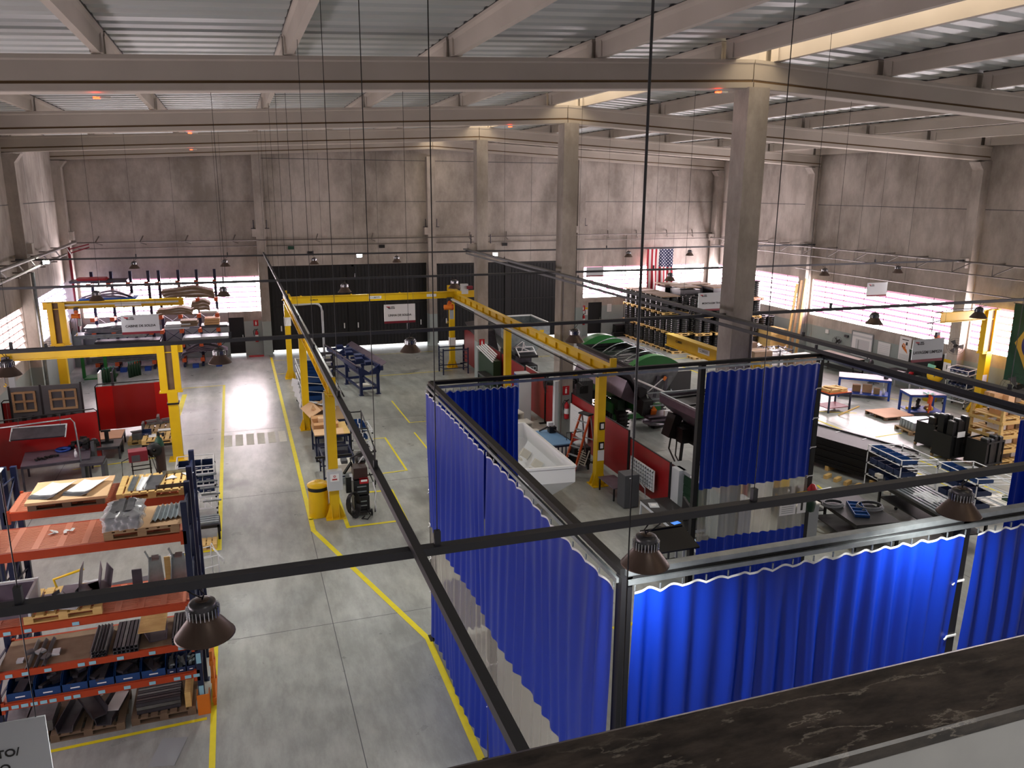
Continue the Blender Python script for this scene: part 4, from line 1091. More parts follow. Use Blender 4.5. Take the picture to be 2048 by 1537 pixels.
for k in range(9):
    m = MB(); w, d = r.uniform(.12, .3), r.uniform(.15, .4); m.bb(-w/2, w/2, -d/2, d/2, 0, .01); m.bb(-w/2, -w/2+.01, -d/2, d/2, 0, .07)
    S('sheet_part', m, M[('steel', 'purple_steel', 'light_grey')[k % 3]], 'small bent sheet part on the old pallet, %s counted along the shelf' % ORD[k], 'metal part', (-3.55+.11*k, 14.0+r.uniform(-.15, .3), 2.352+.014*(k % 4)), r.uniform(-1, 1), 'small sheet parts on the shelf pallet')
for k, x in enumerate((-3.1, -2.8, -2.66)):
    m = MB(); m.prism([(-.16, 0), (.13, 0), (.2, .42-.05*k), (.19, .42-.05*k), (.12, .012), (-.16, .012)], -.18, .18, 'Y')
    S('bent_sheet', m, M['purple_steel'], 'purple grey bent panel standing on the old pallet, %s along' % ORD[k], 'panel', (x, 14.45, 2.36+.01), .2*k)
o = T('sheet_metal_duct', 'long grey sheet metal duct lying on the rack at the picture edge', 'duct', (-3.95, 14.05, 2.35))
m = MB(); m.prism([(-.35, 0), (.35, 0), (.35, .32), (.33, .32), (.33, .02), (-.33, .02), (-.33, .24), (-.35, .24)], -.3, .35, 'X'); P('duct_body', m, M['purple_steel'], o)
m = MB(); m.bb(-.32, .36, .3, .4, .32, .335); m.bb(.33, .37, -.36, .4, 0, .34); P('flange', m, M['light_grey'], o)
# third level: steel profiles
r = random.Random(5)
cnt = 0
def profiles(x, n, mt, t, w=.05, nz=2, gap=.056, z=1.424, ln=.9, grp=None):
    for k in range(n):
        for j in range(nz):
            m = MB()
            if mt == 'tube':
                m.bb(-w/2, w/2, -ln/2, ln/2, 0, .006); m.bb(-w/2, w/2, -ln/2, ln/2, w-.006, w); m.bb(-w/2, -w/2+.006, -ln/2, ln/2, 0, w); m.bb(w/2-.006, w/2, -ln/2, ln/2, 0, w)
            else:
                m.prism([(-w/2, 0), (-w/2+.008, 0), (0, w*.5), (w/2-.008, 0), (w/2, 0), (0, w*.62)], -ln/2, ln/2, 'Y')
            S('steel_profile', m, M['dark_steel' if (k+j) % 3 else 'steel'], t % (ORD[k], ('bottom', 'middle', 'top')[j if nz > 2 else j*2]), 'profile', (x+k*gap, 14.12, z+j*(w+.004)), 0, grp)
profiles(-2.78, 5, 'v', 'v shaped steel strip in the middle shelf bundle, %s across, %s layer', .05, 3, .052, grp='v strips on the middle rack shelf')
profiles(-2.42, 6, 'tube', 'square steel tube beside the v strips, %s across, %s layer', .062, 2, .066, grp='square tubes on the middle rack shelf')
profiles(-1.5, 5, 'tube', 'thin dark steel tube beside the upright, %s across, %s layer', .045, 3, .05, grp='thin tubes beside the rack upright')
profiles(-3.75, 3, 'v', 'flat dark strip at the shelf end, %s across, %s layer', .07, 1, .12, grp='flat strips at the shelf end')
m = MB(); m.prism([(-.14, 0), (.14, 0), (.17, .2), (.155, .2), (.13, .015), (-.13, .015), (-.2, .2), (-.215, .2)], -.2, .2, 'Y')
S('bent_sheet', m, M['purple_steel'], 'grey bent tray stack between square tubes and upright', 'panel', (-1.78, 14.1, 1.424), .1)
S('wood_board', MB().bb(-.22, .22, -.4, .4, 0, .02), M['wood'], 'pale wooden board under the shelf beside the bent tray', 'board', (-1.85, 14.28, 1.63))
for k in range(5):
    S('sheet_part', MB().box((0, 0, .02), (.1+.02*k, .12, .04)), M[('light_grey', 'steel')[k % 2]], 'small grey cut plate on the middle shelf, %s from the picture edge' % ORD[k], 'metal part', (-3.9+.13*k, 13.95+.1*(k % 3), 1.5 if k == 1 else 1.424), .4*k, 'small plates on the middle shelf')
# fourth level: blue bins
x = -4.12
for k in range(6):
    parts_bin((x+.2+k*.41, 14.02, .845), 0, 'large blue parts bin on the rack bin shelf, %s from the picture edge' % ORD[k], .395, .6, .26, 'bin_blue', 'dark_steel', 'large blue bins on the rack bin shelf')
for k in range(3):
    parts_bin((-1.58+k*.16, 13.92, .845), 0, 'small blue parts bin beside the rack upright, %s from the large bins' % ORD[k], .155, .4, .18, 'bin_navy', 'galv', 'small blue bins on the rack bin shelf')
    parts_bin((-1.58+k*.16, 14.4, .845), 0, 'rear small blue bin beside the rack upright, %s from the large bins' % ORD[k], .155, .4, .24, 'bin_navy', 'galv', 'rear small blue bins on the rack bin shelf', tagged=False)
# floor level
pallet((-1.75, 14.15, .0), 0, 'dark floor pallet under stacked square tubes in the front rack', 1.1, 1.0, 'wood_dark')
for k in range(8):
    for j in range(3):
        m = MB(); w = .07; m.bb(-.36, .36, -w/2, w/2, 0, .006); m.bb(-.36, .36, -w/2, w/2, w-.006, w); m.bb(-.36, .36, -w/2, -w/2+.006, 0, w); m.bb(-.36, .36, w/2-.006, w/2, 0, w)
        S('steel_profile', m, M['steel' if (k+j) % 2 else 'dark_steel'], 'grey square tube in the floor pallet stack, %s from the aisle, %s layer' % (ORD[k], ('bottom', 'middle', 'top')[j]), 'profile', (-1.85, 13.78+.078*k, .145+.073*j), PI/2*0+.02, 'square tubes on the floor pallet')
S('wood_board', MB().bb(-.05, .05, -.45, .45, 0, .3), M['wood'], 'wooden board standing beside the floor pallet tubes', 'board', (-1.36, 14.15, .142))
pallet((-2.95, 14.1, .0), 0, 'dark floor pallet carrying folded channels and paper', 1.2, 1.0, 'wood_dark')
for k, (x, rz) in enumerate(((-3.25, -.15), (-2.98, .45), (-2.62, -.22))):
    m = MB(); m.prism([(-.12, .0), (.12, 0), (.15, .14), (.135, .14), (.108, .015), (-.108, .015), (-.135, .14), (-.15, .14)], -.48, .42, 'Y')
    S('metal_channel', m, M['dark_steel'], 'folded dark channel on the floor pallet, %s from the wall side' % ORD[k], 'channel', (x, 14.08, .145+(.16 if k == 1 else 0)), rz)
for k, (x, y, z, rz) in enumerate(((-2.85, 14.35, .49, .2), (-2.55, 14.05, .30, -.2))):
    S('paper_sheet', MB().bb(-.11, .11, -.28, .28, 0, .004), M['paper'], 'white paper job sheet on the folded channels, %s' % ('smaller and farther back' if k == 0 else 'long one on the outer channel'), 'paper', (x, y, z), rz)
pallet((-4.0, 14.15, 0), 0, 'floor pallet of flat steel sheets by the hanging sign', .9, 1.0, 'wood_dark')
for k in range(2):
    m = MB()
    for q in range(9): m.box((.003*(q % 3), 0, .012+q*.022), (.4, .7, .018))
    S('steel_plates', m, M['steel'], 'stack of flat steel plates on the floor pallet, the one %s the picture edge' % ('at' if k == 0 else 'away from'), 'plates', (-4.15+.43*k, 14.1, .145))
# ------------------------------------------------------------------ cantilever racks against the end wall
def cant(xs, label):
    o = T('cantilever_rack', label, 'rack', (xs[0], 45.6, 0))
    lv = (4.45, 3.55, 2.72, 1.95, 1.2, .4)
    for x in xs:
        m = MB(); m.bb(x-xs[0]-.07, x-xs[0]+.07, -.09, .09, 0, 4.98); m.bb(x-xs[0]-.06, x-xs[0]+.06, -1.3, .3, 0, .14); P('upright', m, M['rack_blue'], o)
        for z in lv:
            m = MB(); m.hexa([(x-xs[0]-.05, -1.25, z-.1), (x-xs[0]+.05, -1.25, z-.1), (x-xs[0]+.05, -.09, z-.24), (x-xs[0]-.05, -.09, z-.24)],
                             [(x-xs[0]-.05, -1.25, z+.02), (x-xs[0]+.05, -1.25, z+.02), (x-xs[0]+.05, -.09, z-.04), (x-xs[0]-.05, -.09, z-.04)])
            m.bb(x-xs[0]-.1, x-xs[0]+.1, -1.27, -1.22, z-.14, z+.06); P('arm', m, M['arm_orange'], o)
    for a, b in zip(xs, xs[1:]):
        m = MB(); a -= xs[0]; b -= xs[0]
        for z in lv[:-1]: m.bar((a, 0, z-.8), (b, 0, z-.1), .03); m.bar((a, 0, z-.1), (b, 0, z-.8), .03); m.bar((a, 0, z-.05), (b, 0, z-.05), .04)
        P('brace', m, M['rack_blue'], o)
cant((-1.1, -2.0, -2.9, -3.85), 'orange armed cantilever rack beside the narrow black door')
cant((-4.35, -5.2, -6.1, -7.0), 'orange armed cantilever rack in the far left corner')
r = random.Random(8)
def sheet(x0, x1, z, h, d, mt, label, yf=44.4, sag=0, name='sheet_stack', n=3, cat='sheets'):
    m = MB()
    for k in range(n):
        zz = z+.05+k*h/n; e = r.uniform(-.06, .06)
        if sag:
            def fn(u, v, zz=zz): return (x0+e+(x1-x0)*u, yf+d*v, zz+sag*math.sin(u*PI)+.03*math.sin(u*9+k))
            m.grid(fn, 14, 1)
            def f2(u, v, zz=zz): return (x0+e+(x1-x0)*u, yf, zz-h/n*.8*v+sag*math.sin(u*PI)+.03*math.sin(u*9+k))
            m.grid(f2, 14, 1)
        else: m.bb(x0+e, x1+e, yf+r.uniform(-.08, .05), yf+d, zz, zz+h/n*.85)
    m.v = [(a-x0, b-yf, c-z) for a, b, c in m.v]
    return S(name, m, M[mt], label, cat, (x0, yf, z))
sheet(-7.8, -5.2, 4.48, .12, 1.0, 'dark_steel', 'dark steel bars on the very top arms of the corner rack')
sheet(-7.5, -6.2, 4.62, .1, .9, 'red', 'red bundle lying on dark bars at the corner rack top', 44.3)
sheet(-7.3, -5.0, 3.58, .3, 1.1, 'purple_steel', 'bowed grey sheets on the second arms of the corner rack', sag=.3)
sheet(-7.5, -4.9, 3.6, .12, 1.0, 'blue_cloth', 'blue film under the bowed sheets of the corner rack', 44.3)
sheet(-7.4, -4.4, 1.98, .35, 1.1, 'steel', 'pink grey sheets stacked on the middle arms of the corner rack', sag=.05, n=4)
sheet(-7.9, -4.6, 1.72, .2, 1.0, 'galv', 'wide pale sheet jutting under the pink grey stack', 44.2)
sheet(-7.0, -3.95, 1.22, .25, 1.0, 'dark_steel', 'dark plates on the lower arms of the corner rack')
sheet(-7.3, -4.1, .43, .3, 1.1, 'steel', 'flat grey sheets on the lowest arms of the corner rack', n=4)
sheet(-6.7, -4.6, .8, .12, .9, 'brown_card', 'brown card sheets above the lowest corner rack sheets')
sheet(-3.7, -1.2, 3.6, .5, 1.0, 'brown_card', 'crumpled brown wrapped sheets high on the rack by the door', sag=.18)
sheet(-2.3, -1.4, 3.0, .5, .8, 'brown_card', 'torn brown wrapping hanging below the high wrapped sheets', 44.3, sag=.1)
sheet(-4.0, -2.3, 2.75, .35, .9, 'brown_card', 'brown wrapped bundle beside the grey hanging sign', sag=.1)
sheet(-1.9, -1.05, 2.75, .1, .9, 'pale', 'pale boards on the third arms of the rack by the door')
sheet(-3.7, -2.5, 1.98, .28, .9, 'light_grey', 'grey profiles on the middle arms of the rack by the door')
sheet(-2.9, -2.1, 2.1, .3, .8, 'brown_card', 'brown carton bundle beside the grey profiles')
sheet(-1.9, -.6, 1.98, .12, .9, 'dark_grey', 'long dark board jutting towards the narrow door')
sheet(-1.75, -1.0, 2.13, .35, .7, 'card', 'brown carton row on the long dark board')
sheet(-2.9, -.55, 1.23, .28, 1.0, 'galv', 'thick stack of pale grey sheets on the lower arms by the door', n=5)
sheet(-3.0, -.75, .45, .3, 1.1, 'purple_steel', 'bowed rolled sheets on the lowest arms by the door', sag=.35, n=5)
for k in range(5):
    S('plastic_block', MB().box((0, 0, .09), (.3, .4, .18)), M['blue_paint'], 'blue support block under the rack sheets, %s from the corner' % ORD[k], 'block', (-5.8+1.15*k, 44.15, 0.0), 0, 'blue blocks under the cantilever racks')
# green stand, cylinders, bits by the far-left rack
o = T('green_stand', 'green steel pedestal stand before the corner rack', 'stand', (-7.0, 43.1, 0))
for sx in (-.45, .55):
    m = MB(); m.bb(sx-.07, sx+.07, -.07, .07, 0, 1.55); P('leg', m, M['green'], o)
m = MB(); m.bb(-.4, 1.0, -.45, .45, 0, .06); m.bar((.55, -.4, .05), (.55, 0, .5), .06); m.bar((.55, .4, .05), (.55, 0, .5), .06); P('base', m, M['green'], o)
for grp, (bx, by, n) in enumerate(((-6.35, 41.4, 5), (-5.35, 42.6, 5))):
    for k in range(n):
        m = MB(); m.lathe([(0, 0), (.07, 0), (.07, .55), (.03, .68), (.03, .72)], 10)
        o = S('gas_bottle', m, M['dark_green'], 'small green gas bottle in the %s row by the corner rack, %s along' % (('nearer', 'farther')[grp], ORD[k]), 'bottle', (bx+.1*k, by+.12*k, 0), 0, 'small gas bottles by the corner rack')
        m = MB(); m.bb(-.03, .03, -.03, .03, .72, .78); P('valve', m, M['teal_green'], o)
S('white_sheet', MB().box((0, 0, .62), (.06, .7, 1.2), ry=.06), M['white_paint'], 'white panel standing upright behind the grey tool board', 'panel', (-6.1, 38.6, 0))
m = MB(); m.bb(-.05, .05, -.05, .05, 0, 1.2); m.box((0, 0, .02), (.5, .5, .04)); m.bar((0, 0, 1.15), (.1, .1, 1.4), .03)
S('floor_stand', m, M['dark_steel'], 'thin dark floor stand beside the upright white panel', 'stand', (-5.55, 38.4, 0))
# grey tool board on the red booth
o = T('tool_board', 'grey board with wooden frames hung on it above the red booth', 'board', (-6.5, 30.6, 0))
m = MB(); m.bb(-1.15, 1.05, -.02, .02, .9, 2.5); P('panel', m, M['dark_grey'], o)
for x in (-1.15, -.2, 1.05):
    m = MB(); m.bb(x-.03, x+.03, -.03, .03, 0, 2.55); m.bb(x-.03, x+.03, -.3, .3, 0, .04); P('post', m, M['black'], o)
for cx, w in ((-.72, .72), (.48, .85)):
    m = MB(); h = .72; z0 = 1.62
    for z in (0, h/2-.02, h-.07): m.bb(cx-w/2, cx+w/2, -.07, -.02, z0+z, z0+z+.07)
    for x in (-w/2, -.03, w/2-.07): m.bb(cx+x, cx+x+.07, -.075, -.02, z0, z0+h)
    P('wood_frame', m, M['wood_old'], o)
m = MB()
for k in range(6): m.box((-.8+.3*k, -.05, 1.35), (.12+.03*(k % 3), .06, .22), ry=.4*(k % 2))
P('hand_tools', m, M['black'], o)
def vscreen(p, q, h, label, mats, zb=.15, top='dark_frame', n=3):
    o = T('welding_screen', label, 'screen', (*p, 0)); D = Vector((q[0]-p[0], q[1]-p[1], 0)); L_ = D.length; D.normalize(); N_ = Vector((-D.y, D.x, 0))
    for k in range(n):
        a, b = ((0, .22, .78, 1) if n == 3 else (0, .5, 1))[k]*L_, ((0, .22, .78, 1) if n == 3 else (0, .5, 1))[k+1]*L_
        m = MB()
        def fn(u, v): 
            t = a+(b-a)*u; return D*t+N_*(.025*math.sin(t*5+k))+Vector((0, 0, zb+(h-zb)*v))
        m.grid(fn, 12, 6); P('panel', m, M[mats[k]], o)
    m = MB(); m.tube([(0, 0, 0), (0, 0, h+.02), tuple(D*.08+Vector((0, 0, h+.1))), tuple(D*(L_-.08)+Vector((0, 0, h+.1))), tuple(D*L_+Vector((0, 0, h+.02))), tuple(D*L_)], .022); P('frame_tube', m, M[top], o)
    m = MB()
    for e in (0, L_):
        c = D*e; m.bar(c-N_*.3+Vector((0, 0, .02)), c+N_*.3+Vector((0, 0, .02)), .04)
    P('foot', m, M['black'], o)
    return o
vscreen((-5.35, 32.7), (-2.75, 32.95), 1.85, 'bright red vinyl screen between tool board and thick yellow jib', ('red_vinyl_bright', 'red_vinyl', 'red_vinyl_bright'))
vscreen((-7.75, 28.6), (-4.85, 29.4), 1.75, 'dark red vinyl screen with grey light panel before the purple table', ('red_vinyl', 'red_vinyl', 'red_vinyl'))
vscreen((-8.1, 31.3), (-7.5, 31.3), 1.8, 'narrow red screen strip beside the tool board at the picture edge', ('red_vinyl', 'red_vinyl', 'red_vinyl'))
o = T('lamp_frame', 'thin steel tube frame standing over the dark red screen', 'frame', (-5.0, 26.9, 0))
m = MB(); m.tube([(0, 0, 0), (-.15, .3, 2.0), (-.25, .35, 2.12), (-3.2, .1, 1.98)], .022); P('frame_tube', m, M['galv'], o)
m = MB(); m.bb(-.25, .25, -.03, .03, 0, .03); P('foot', m, M['black'], o)
o = T('light_panel', 'slanted grey lamp panel hanging in front of the dark red screen', 'lamp', (-6.4, 28.25, 1.32))
m = MB(); m.box((0, 0, .15), (1.55, .5, .05), rx=.55); P('housing', m, M['dark_steel'], o)
m = MB(); m.box((0, .22, .3), (1.6, .05, .05)); m.bar((-.78, -.22, 0), (-.78, .22, .3), .04); m.bar((.78, -.22, 0), (.78, .22, .3), .04); P('rim', m, M['light_grey'], o)
m = MB(); m.cyl((-.6, .2, .3), (-.6, .35, .62), .01, 5); m.cyl((.6, .2, .3), (.6, .35, .62), .01, 5); P('hanger_chain', m, M['black'], o)
# purple work table with tools
table((-5.85, 27.7, 0), .12, 1.9, 1.5, .82, 'purple topped welding table in front of the dark red screen', 'purple_steel', 'dark_steel')
m = MB()
for k in range(7): m.box((-.3+.1*k, .02*math.sin(k*2), .03+.02*(k % 2)), (.06, .12+.04*(k % 3), .06), rz=.2*k)
S('clamp_tool', m, M['black'], 'toothed black clamp lying on the purple table', 'tool', (-6.1, 27.45, .82), .5)
m = MB(); m.lathe([(0, 0), (.2, 0), (.24, .06), (.22, .08)], 16); S('blue_tray', m, M['blue_paint'], 'round blue tray at the back of the purple table', 'tray', (-5.75, 28.15, .82))
o = T('spray_bottle', 'white spray bottle on the purple table', 'bottle', (-5.25, 27.35, .82))
m = MB(); m.lathe([(0, 0), (.045, 0), (.045, .14), (.02, .2), (.02, .22)], 12); P('bottle_body', m, M['white_paint'], o)
m = MB(); m.box((0, -.02, .24), (.03, .09, .04)); P('trigger', m, M['light_grey'], o)
m = MB(); r2 = random.Random(2)
for k in range(16): m.box((r2.uniform(-.4, .45), r2.uniform(-.25, .25), r2.uniform(.05, .4)), (r2.uniform(.08, .25), r2.uniform(.08, .2), r2.uniform(.06, .2)), rz=r2.uniform(0, 3), rx=r2.uniform(-.3, .3))
o = T('welding_fixture', 'heap of black clamps and fixture arms on the purple table end', 'fixture', (-5.2, 28.1, .82)); P('fixture_body', m, M['black'], o)
m = MB(); m.prism([(-.5, -.3), (.4, .35), (.5, .3), (-.35, -.35)], -.03, .03, 'Y'); m.bb(.3, .4, -.2, .2, -.5, .3)
P('fixture_arm', m, M['dark_grey'], o)
o = T('steel_box_table', 'dark steel box bench leg unit beside the thin tube frame', 'bench', (-4.7, 27.0, 0))
m = MB(); m.bb(-.35, .3, -.35, .35, .7, .78); P('top', m, M['dark_steel'], o)
for sx in (-1, 1):
    m = MB(); m.bb(sx*.28-.05, sx*.28+.05, -.3, .3, 0, .7); P('leg', m, M['dark_grey'], o)
# plate tables behind
table((-4.95, 30.8, 0), 0, 1.3, 1.1, .5, 'low table with bare pinkish plate top between the red screens', 'ply', 'dark_steel')
table((-4.9, 29.75, 0), 0, 1.3, .9, .48, 'low table with grey plate top between the red screens', 'steel', 'dark_steel')
o = T('bench_press', 'small black press tool on the grey plate table', 'tool', (-4.75, 29.8, .48))
m = MB(); m.bb(-.3, .25, -.08, .08, 0, .08); m.bb(.0, .12, -.06, .06, .08, .42); m.box((.04, 0, .44), (.3, .08, .06)); P('press_body', m, M['black'], o)
# pallets with cut parts by the thick jib
pallet((-3.05, 30.9, .45), .0, 'weathered pallet raised on a black cradle under the thick jib', 1.1, 1.1, 'wood_old', 6)
table((-3.05, 30.9, 0), 0, 1.1, 1.0, .45, 'black cradle frame under the weathered pallet', 'black', 'black')
pallet((-2.95, 29.4, .55), .0, 'lighter pallet on a black cradle behind the gas cylinder', 1.1, 1.0, 'wood', 6)
table((-2.95, 29.4, 0), 0, 1.1, .95, .55, 'black cradle frame under the lighter pallet', 'black', 'black')
S('white_sheet', MB().bb(-.35, .35, -.1, .1, 0, .03), M['white_paint'], 'white board lying on the weathered pallet edge', 'board', (-2.75, 30.45, .59), .03)
S('paper_sheet', MB().bb(-.12, .12, -.2, .2, 0, .006), M['paper'], 'pale paper sheet lying on the lighter pallet', 'paper', (-3.2, 29.5, .69), .1)
parts_bin((-3.4, 29.75, .69), 0, 'navy bin at the corner of the lighter pallet', .3, .3, .15, 'bin_navy')
for k, (x, y, z) in enumerate(((-3.75, 31.2, 0.14), (-3.25, 31.5, .59), (-2.7, 31.6, .59))):
    o = T('cut_bracket', 'grey cut steel bracket stack before the bright red screen, %s from the press' % ORD[k], 'bracket', (x, y, z))
    m = MB(); m.bb(-.3, .25, -.2, .2, 0, .25 if k == 0 else .08); m.bb(.05, .13, -.22, .18, .05, .6 if k == 0 else .3); m.box((-.1, -.05, .3 if k == 0 else .14), (.5, .12, .03), rz=.3); P('bracket_body', m, M['steel'], o)
pallet((-3.75, 31.2, 0), 0, 'small floor pallet under the tallest grey bracket', .9, .7, 'wood', 5)
# gas cylinder and red wire welder
o = T('gas_cylinder', 'tall brown gas cylinder with grey green shoulder beside the red welder', 'gas cylinder', (-2.72, 26.6, 0))
m = MB(); m.lathe([(0, 0), (.14, 0), (.15, .04), (.15, 1.15), (.145, 1.18)], 20); P('cylinder_body', m, M['gas_brown'], o)
m = MB(); m.lathe([(.147, 1.17), (.14, 1.28), (.09, 1.42), (.05, 1.46), (.05, 1.52)], 20); P('shoulder', m, M['exit_green'], o)
m = MB(); m.box((0, 0, 1.58), (.07, .07, .12)); m.cyl((0, 0, 1.58), (.18, -.05, 1.55), .025, 8); m.cyl((.15, -.08, 1.5), (.15, -.08, 1.62), .04, 8); P('regulator', m, M['black'], o)
o = T('wire_welder', 'red wire feed welder with black spool on a tube trolley', 'welder', (-3.3, 26.3, 0), .15)
m = MB(); m.bb(-.3, .25, -.2, .2, .85, 1.2); P('case', m, M['maroon'], o, bevel=.02)
m = MB(); m.bb(-.22, .02, -.215, -.2, .88, 1.08); P('front_panel', m, M['dark_grey'], o)
m = MB(); m.lathe([(.05, -.09), (.22, -.09), (.22, -.06), (.08, -.05), (.08, .05), (.22, .06), (.22, .09), (.05, .09)], 20, (.45, 0, 1.12), axis='Y'); m.box((.33, 0, 1.1), (.2, .05, .05)); P('wire_spool', m, M['black'], o)
for sx in (-.22, .3):
    m = MB(); m.bar((sx, -.2, 0), (sx, -.2, .86), .03); m.bar((sx, .2, 0), (sx, .2, .86), .03); m.bar((sx, -.2, .75), (sx, .2, .75), .03); P('leg', m, M['black'], o)
m = MB(); m.bar((-.25, -.2, .6), (.33, -.2, .6), .03); m.bar((-.25, .2, .6), (.33, .2, .6), .03); P('stretcher', m, M['black'], o)
m = MB(); m.tube([(.4, -.15, 1.0), (.52, -.3, .6), (.5, -.35, .2), (.4, -.3, .03)], .015); m.tube([(.35, -.18, .95), (.45, -.3, .5), (.42, -.4, .1)], .015); m.tube([(-.3, 0, .95), (-.5, -.1, .9), (-.52, -.15, .4), (-.48, -.2, .03)], .015); P('hose', m, M['black'], o)
pallet((-3.1, 25.7, 0), .05, 'floor pallet below the red wire welder trolley', 1.2, .9, 'wood')
# blue bin cart beside the aisle
def pipe_rack(loc, rz, w, d, h, levels, label, post='white_paint', slope=.12, diag=True, wheels=True):
    o = T('bin_rack', label, 'rack', loc, rz)
    for sx in (-1, 1):
        for sy in (-1, 1):
            m = MB(); m.cyl((sx*w/2, sy*d/2, .06), (sx*w/2, sy*d/2, h-(slope*d if sy < 0 else 0)), .016, 8); P('post', m, M[post], o)
            if wheels:
                m = MB(); m.cyl((sx*w/2-.02, sy*d/2, .05), (sx*w/2+.02, sy*d/2, .05), .05, 10); P('wheel', m, M['black'], o)
    for z in levels:
        m = MB()
        for sx in (-1, 1): m.cyl((sx*w/2, -d/2, z-slope*d/2), (sx*w/2, d/2, z+slope*d/2), .014, 6)
        for k in range(7): x = -w/2+w*k/6; m.bar((x, -d/2, z-slope*d/2), (x, d/2, z+slope*d/2), .022, .01)
        m.cyl((-w/2, -d/2, z-slope*d/2), (w/2, -d/2, z-slope*d/2), .014, 6); m.cyl((-w/2, d/2, z+slope*d/2), (w/2, d/2, z+slope*d/2), .014, 6)
        m.bb(-w/2, w/2, -d/2-.02, -d/2-.012, z-slope*d/2, z-slope*d/2+.05)
        P('shelf', m, M[post], o)
    m = MB(); m.cyl((-w/2, d/2, h), (w/2, d/2, h), .014, 6); m.cyl((-w/2, -d/2, h-slope*d), (w/2, -d/2, h-slope*d), .014, 6)
    for sx in (-1, 1): m.cyl((sx*w/2, -d/2, h-slope*d), (sx*w/2, d/2, h), .014, 6)
    if diag: m.cyl((-w/2+.05, -d/2-.01, h-.15), (w/2-.05, -d/2-.01, .15), .012, 6)
    P('top_rail', m, M[post], o)
    m = MB()
    for sx in (-1, 1):
        for sy in (-1, 1):
            for z in levels: zz = z+slope*d/2*sy; m.box((sx*w/2, sy*d/2, zz), (.05, .05, .05))
    P('joint', m, M['black'], o)
    return o
def rackbin(loc, rz, n, w, d, h, z, slope, row, mt='bin_blue', bd=None, yoff=0, fill=None, grp=None):
    bw = w/n*.93; bd = bd or d*.55
    for k in range(n):
        lx, ly = -w/2+w/n*(k+.5), yoff
        c, s_ = math.cos(rz), math.sin(rz)
        parts_bin((loc[0]+c*lx-s_*ly, loc[1]+s_*lx+c*ly, z+slope*ly+.03), rz, row % ORD[k], bw, bd, h, mt, fill, grp)
        o = bpy.data.objects
pipe_rack((-1.5, 23.5, 0), 0, 1.0, .75, 1.6, (1.3, .95, .6, .25), 'white pipe bin rack cart beside the yellow aisle line')
for q, (z, t) in enumerate(((1.3, 'top'), (.95, 'second'), (.6, 'third'))):
    rackbin((-1.5, 23.5), 0, 3, .94, .75, .17, z, .12, 'navy bin on the '+t+' shelf of the aisle bin cart, %s across', 'bin_navy', yoff=.05, grp='bins on the aisle cart '+t+' shelf')
for k in range(5):
    S('steel_profile', MB().bb(-.25, .25, -.04, .04, 0, .035), M['galv'], 'grey flat bar jutting from the aisle bin cart, %s from the top' % ORD[k], 'bar', (-1.2+.02*k, 23.08, 1.24-.2*k+.0), .03, 'grey bars on the aisle cart')
pallet((-1.3, 20.95, 0), 0, 'small pallet of grey channels at the yellow line corner', .7, .5, 'wood', 5)
for k in range(4):
    S('metal_channel', MB().bb(-.38, .38, -.05, .05, 0, .06), M['galv'], 'pale grey channel stacked beyond the rack end, %s from the front' % ORD[k], 'channel', (-1.3, 21.4+.14*k, .45), .03, 'pale channels at the rack end')
table((-1.3, 21.6, 0), 0, .8, .6, .45, 'low black frame carrying the pale grey channels', 'dark_steel', 'black')
o = T('wire_rack', 'white wire rack basket on the floor beyond the front rack', 'rack', (-1.45, 18.8, 0), .3)
m = MB(); 
for x in (-.5, .5): m.tube([(x, -.3, 0), (x, -.3, .75), (x*.9, 0, .95), (x, .3, .75), (x, .3, 0)], .014)
for z in (.2, .5, .75): m.tube([(-.5, -.3, z), (.5, -.3, z)], .012); m.tube([(-.5, .3, z), (.5, .3, z)], .012)
P('frame_tube', m, M['white_paint'], o)
m = MB()
for k in range(5): m.tube([(.5, -.3+.13*k, .75), (.62, -.3+.13*k, .62), (.62, -.3+.13*k, .5)], .01)
P('hook', m, M['white_paint'], o)
o = T('hand_trolley', 'black wheeled trolley with yellow handle seen through the front rack', 'trolley', (-3.3, 18.6, 0), .2)
m = MB(); m.bb(-1.0, .9, -.3, .3, .22, .28); P('deck', m, M['dark_steel'], o)
for x in (-.8, .75):
    m = MB(); m.cyl((x, -.25, .1), (x, .25, .1), .1, 12); P('wheel', m, M['rubber'], o)
m = MB(); m.tube([(-.9, 0, .28), (-1.0, 0, .8), (-.4, -.1, .95)], .03); P('handle', m, M['yellow'], o)
m = MB(); m.bb(-1.0, -.1, -.22, .22, .3, .5); m.box((-.2, 0, .45), (.5, .3, .05), ry=.4); P('load', m, M['light_grey'], o)
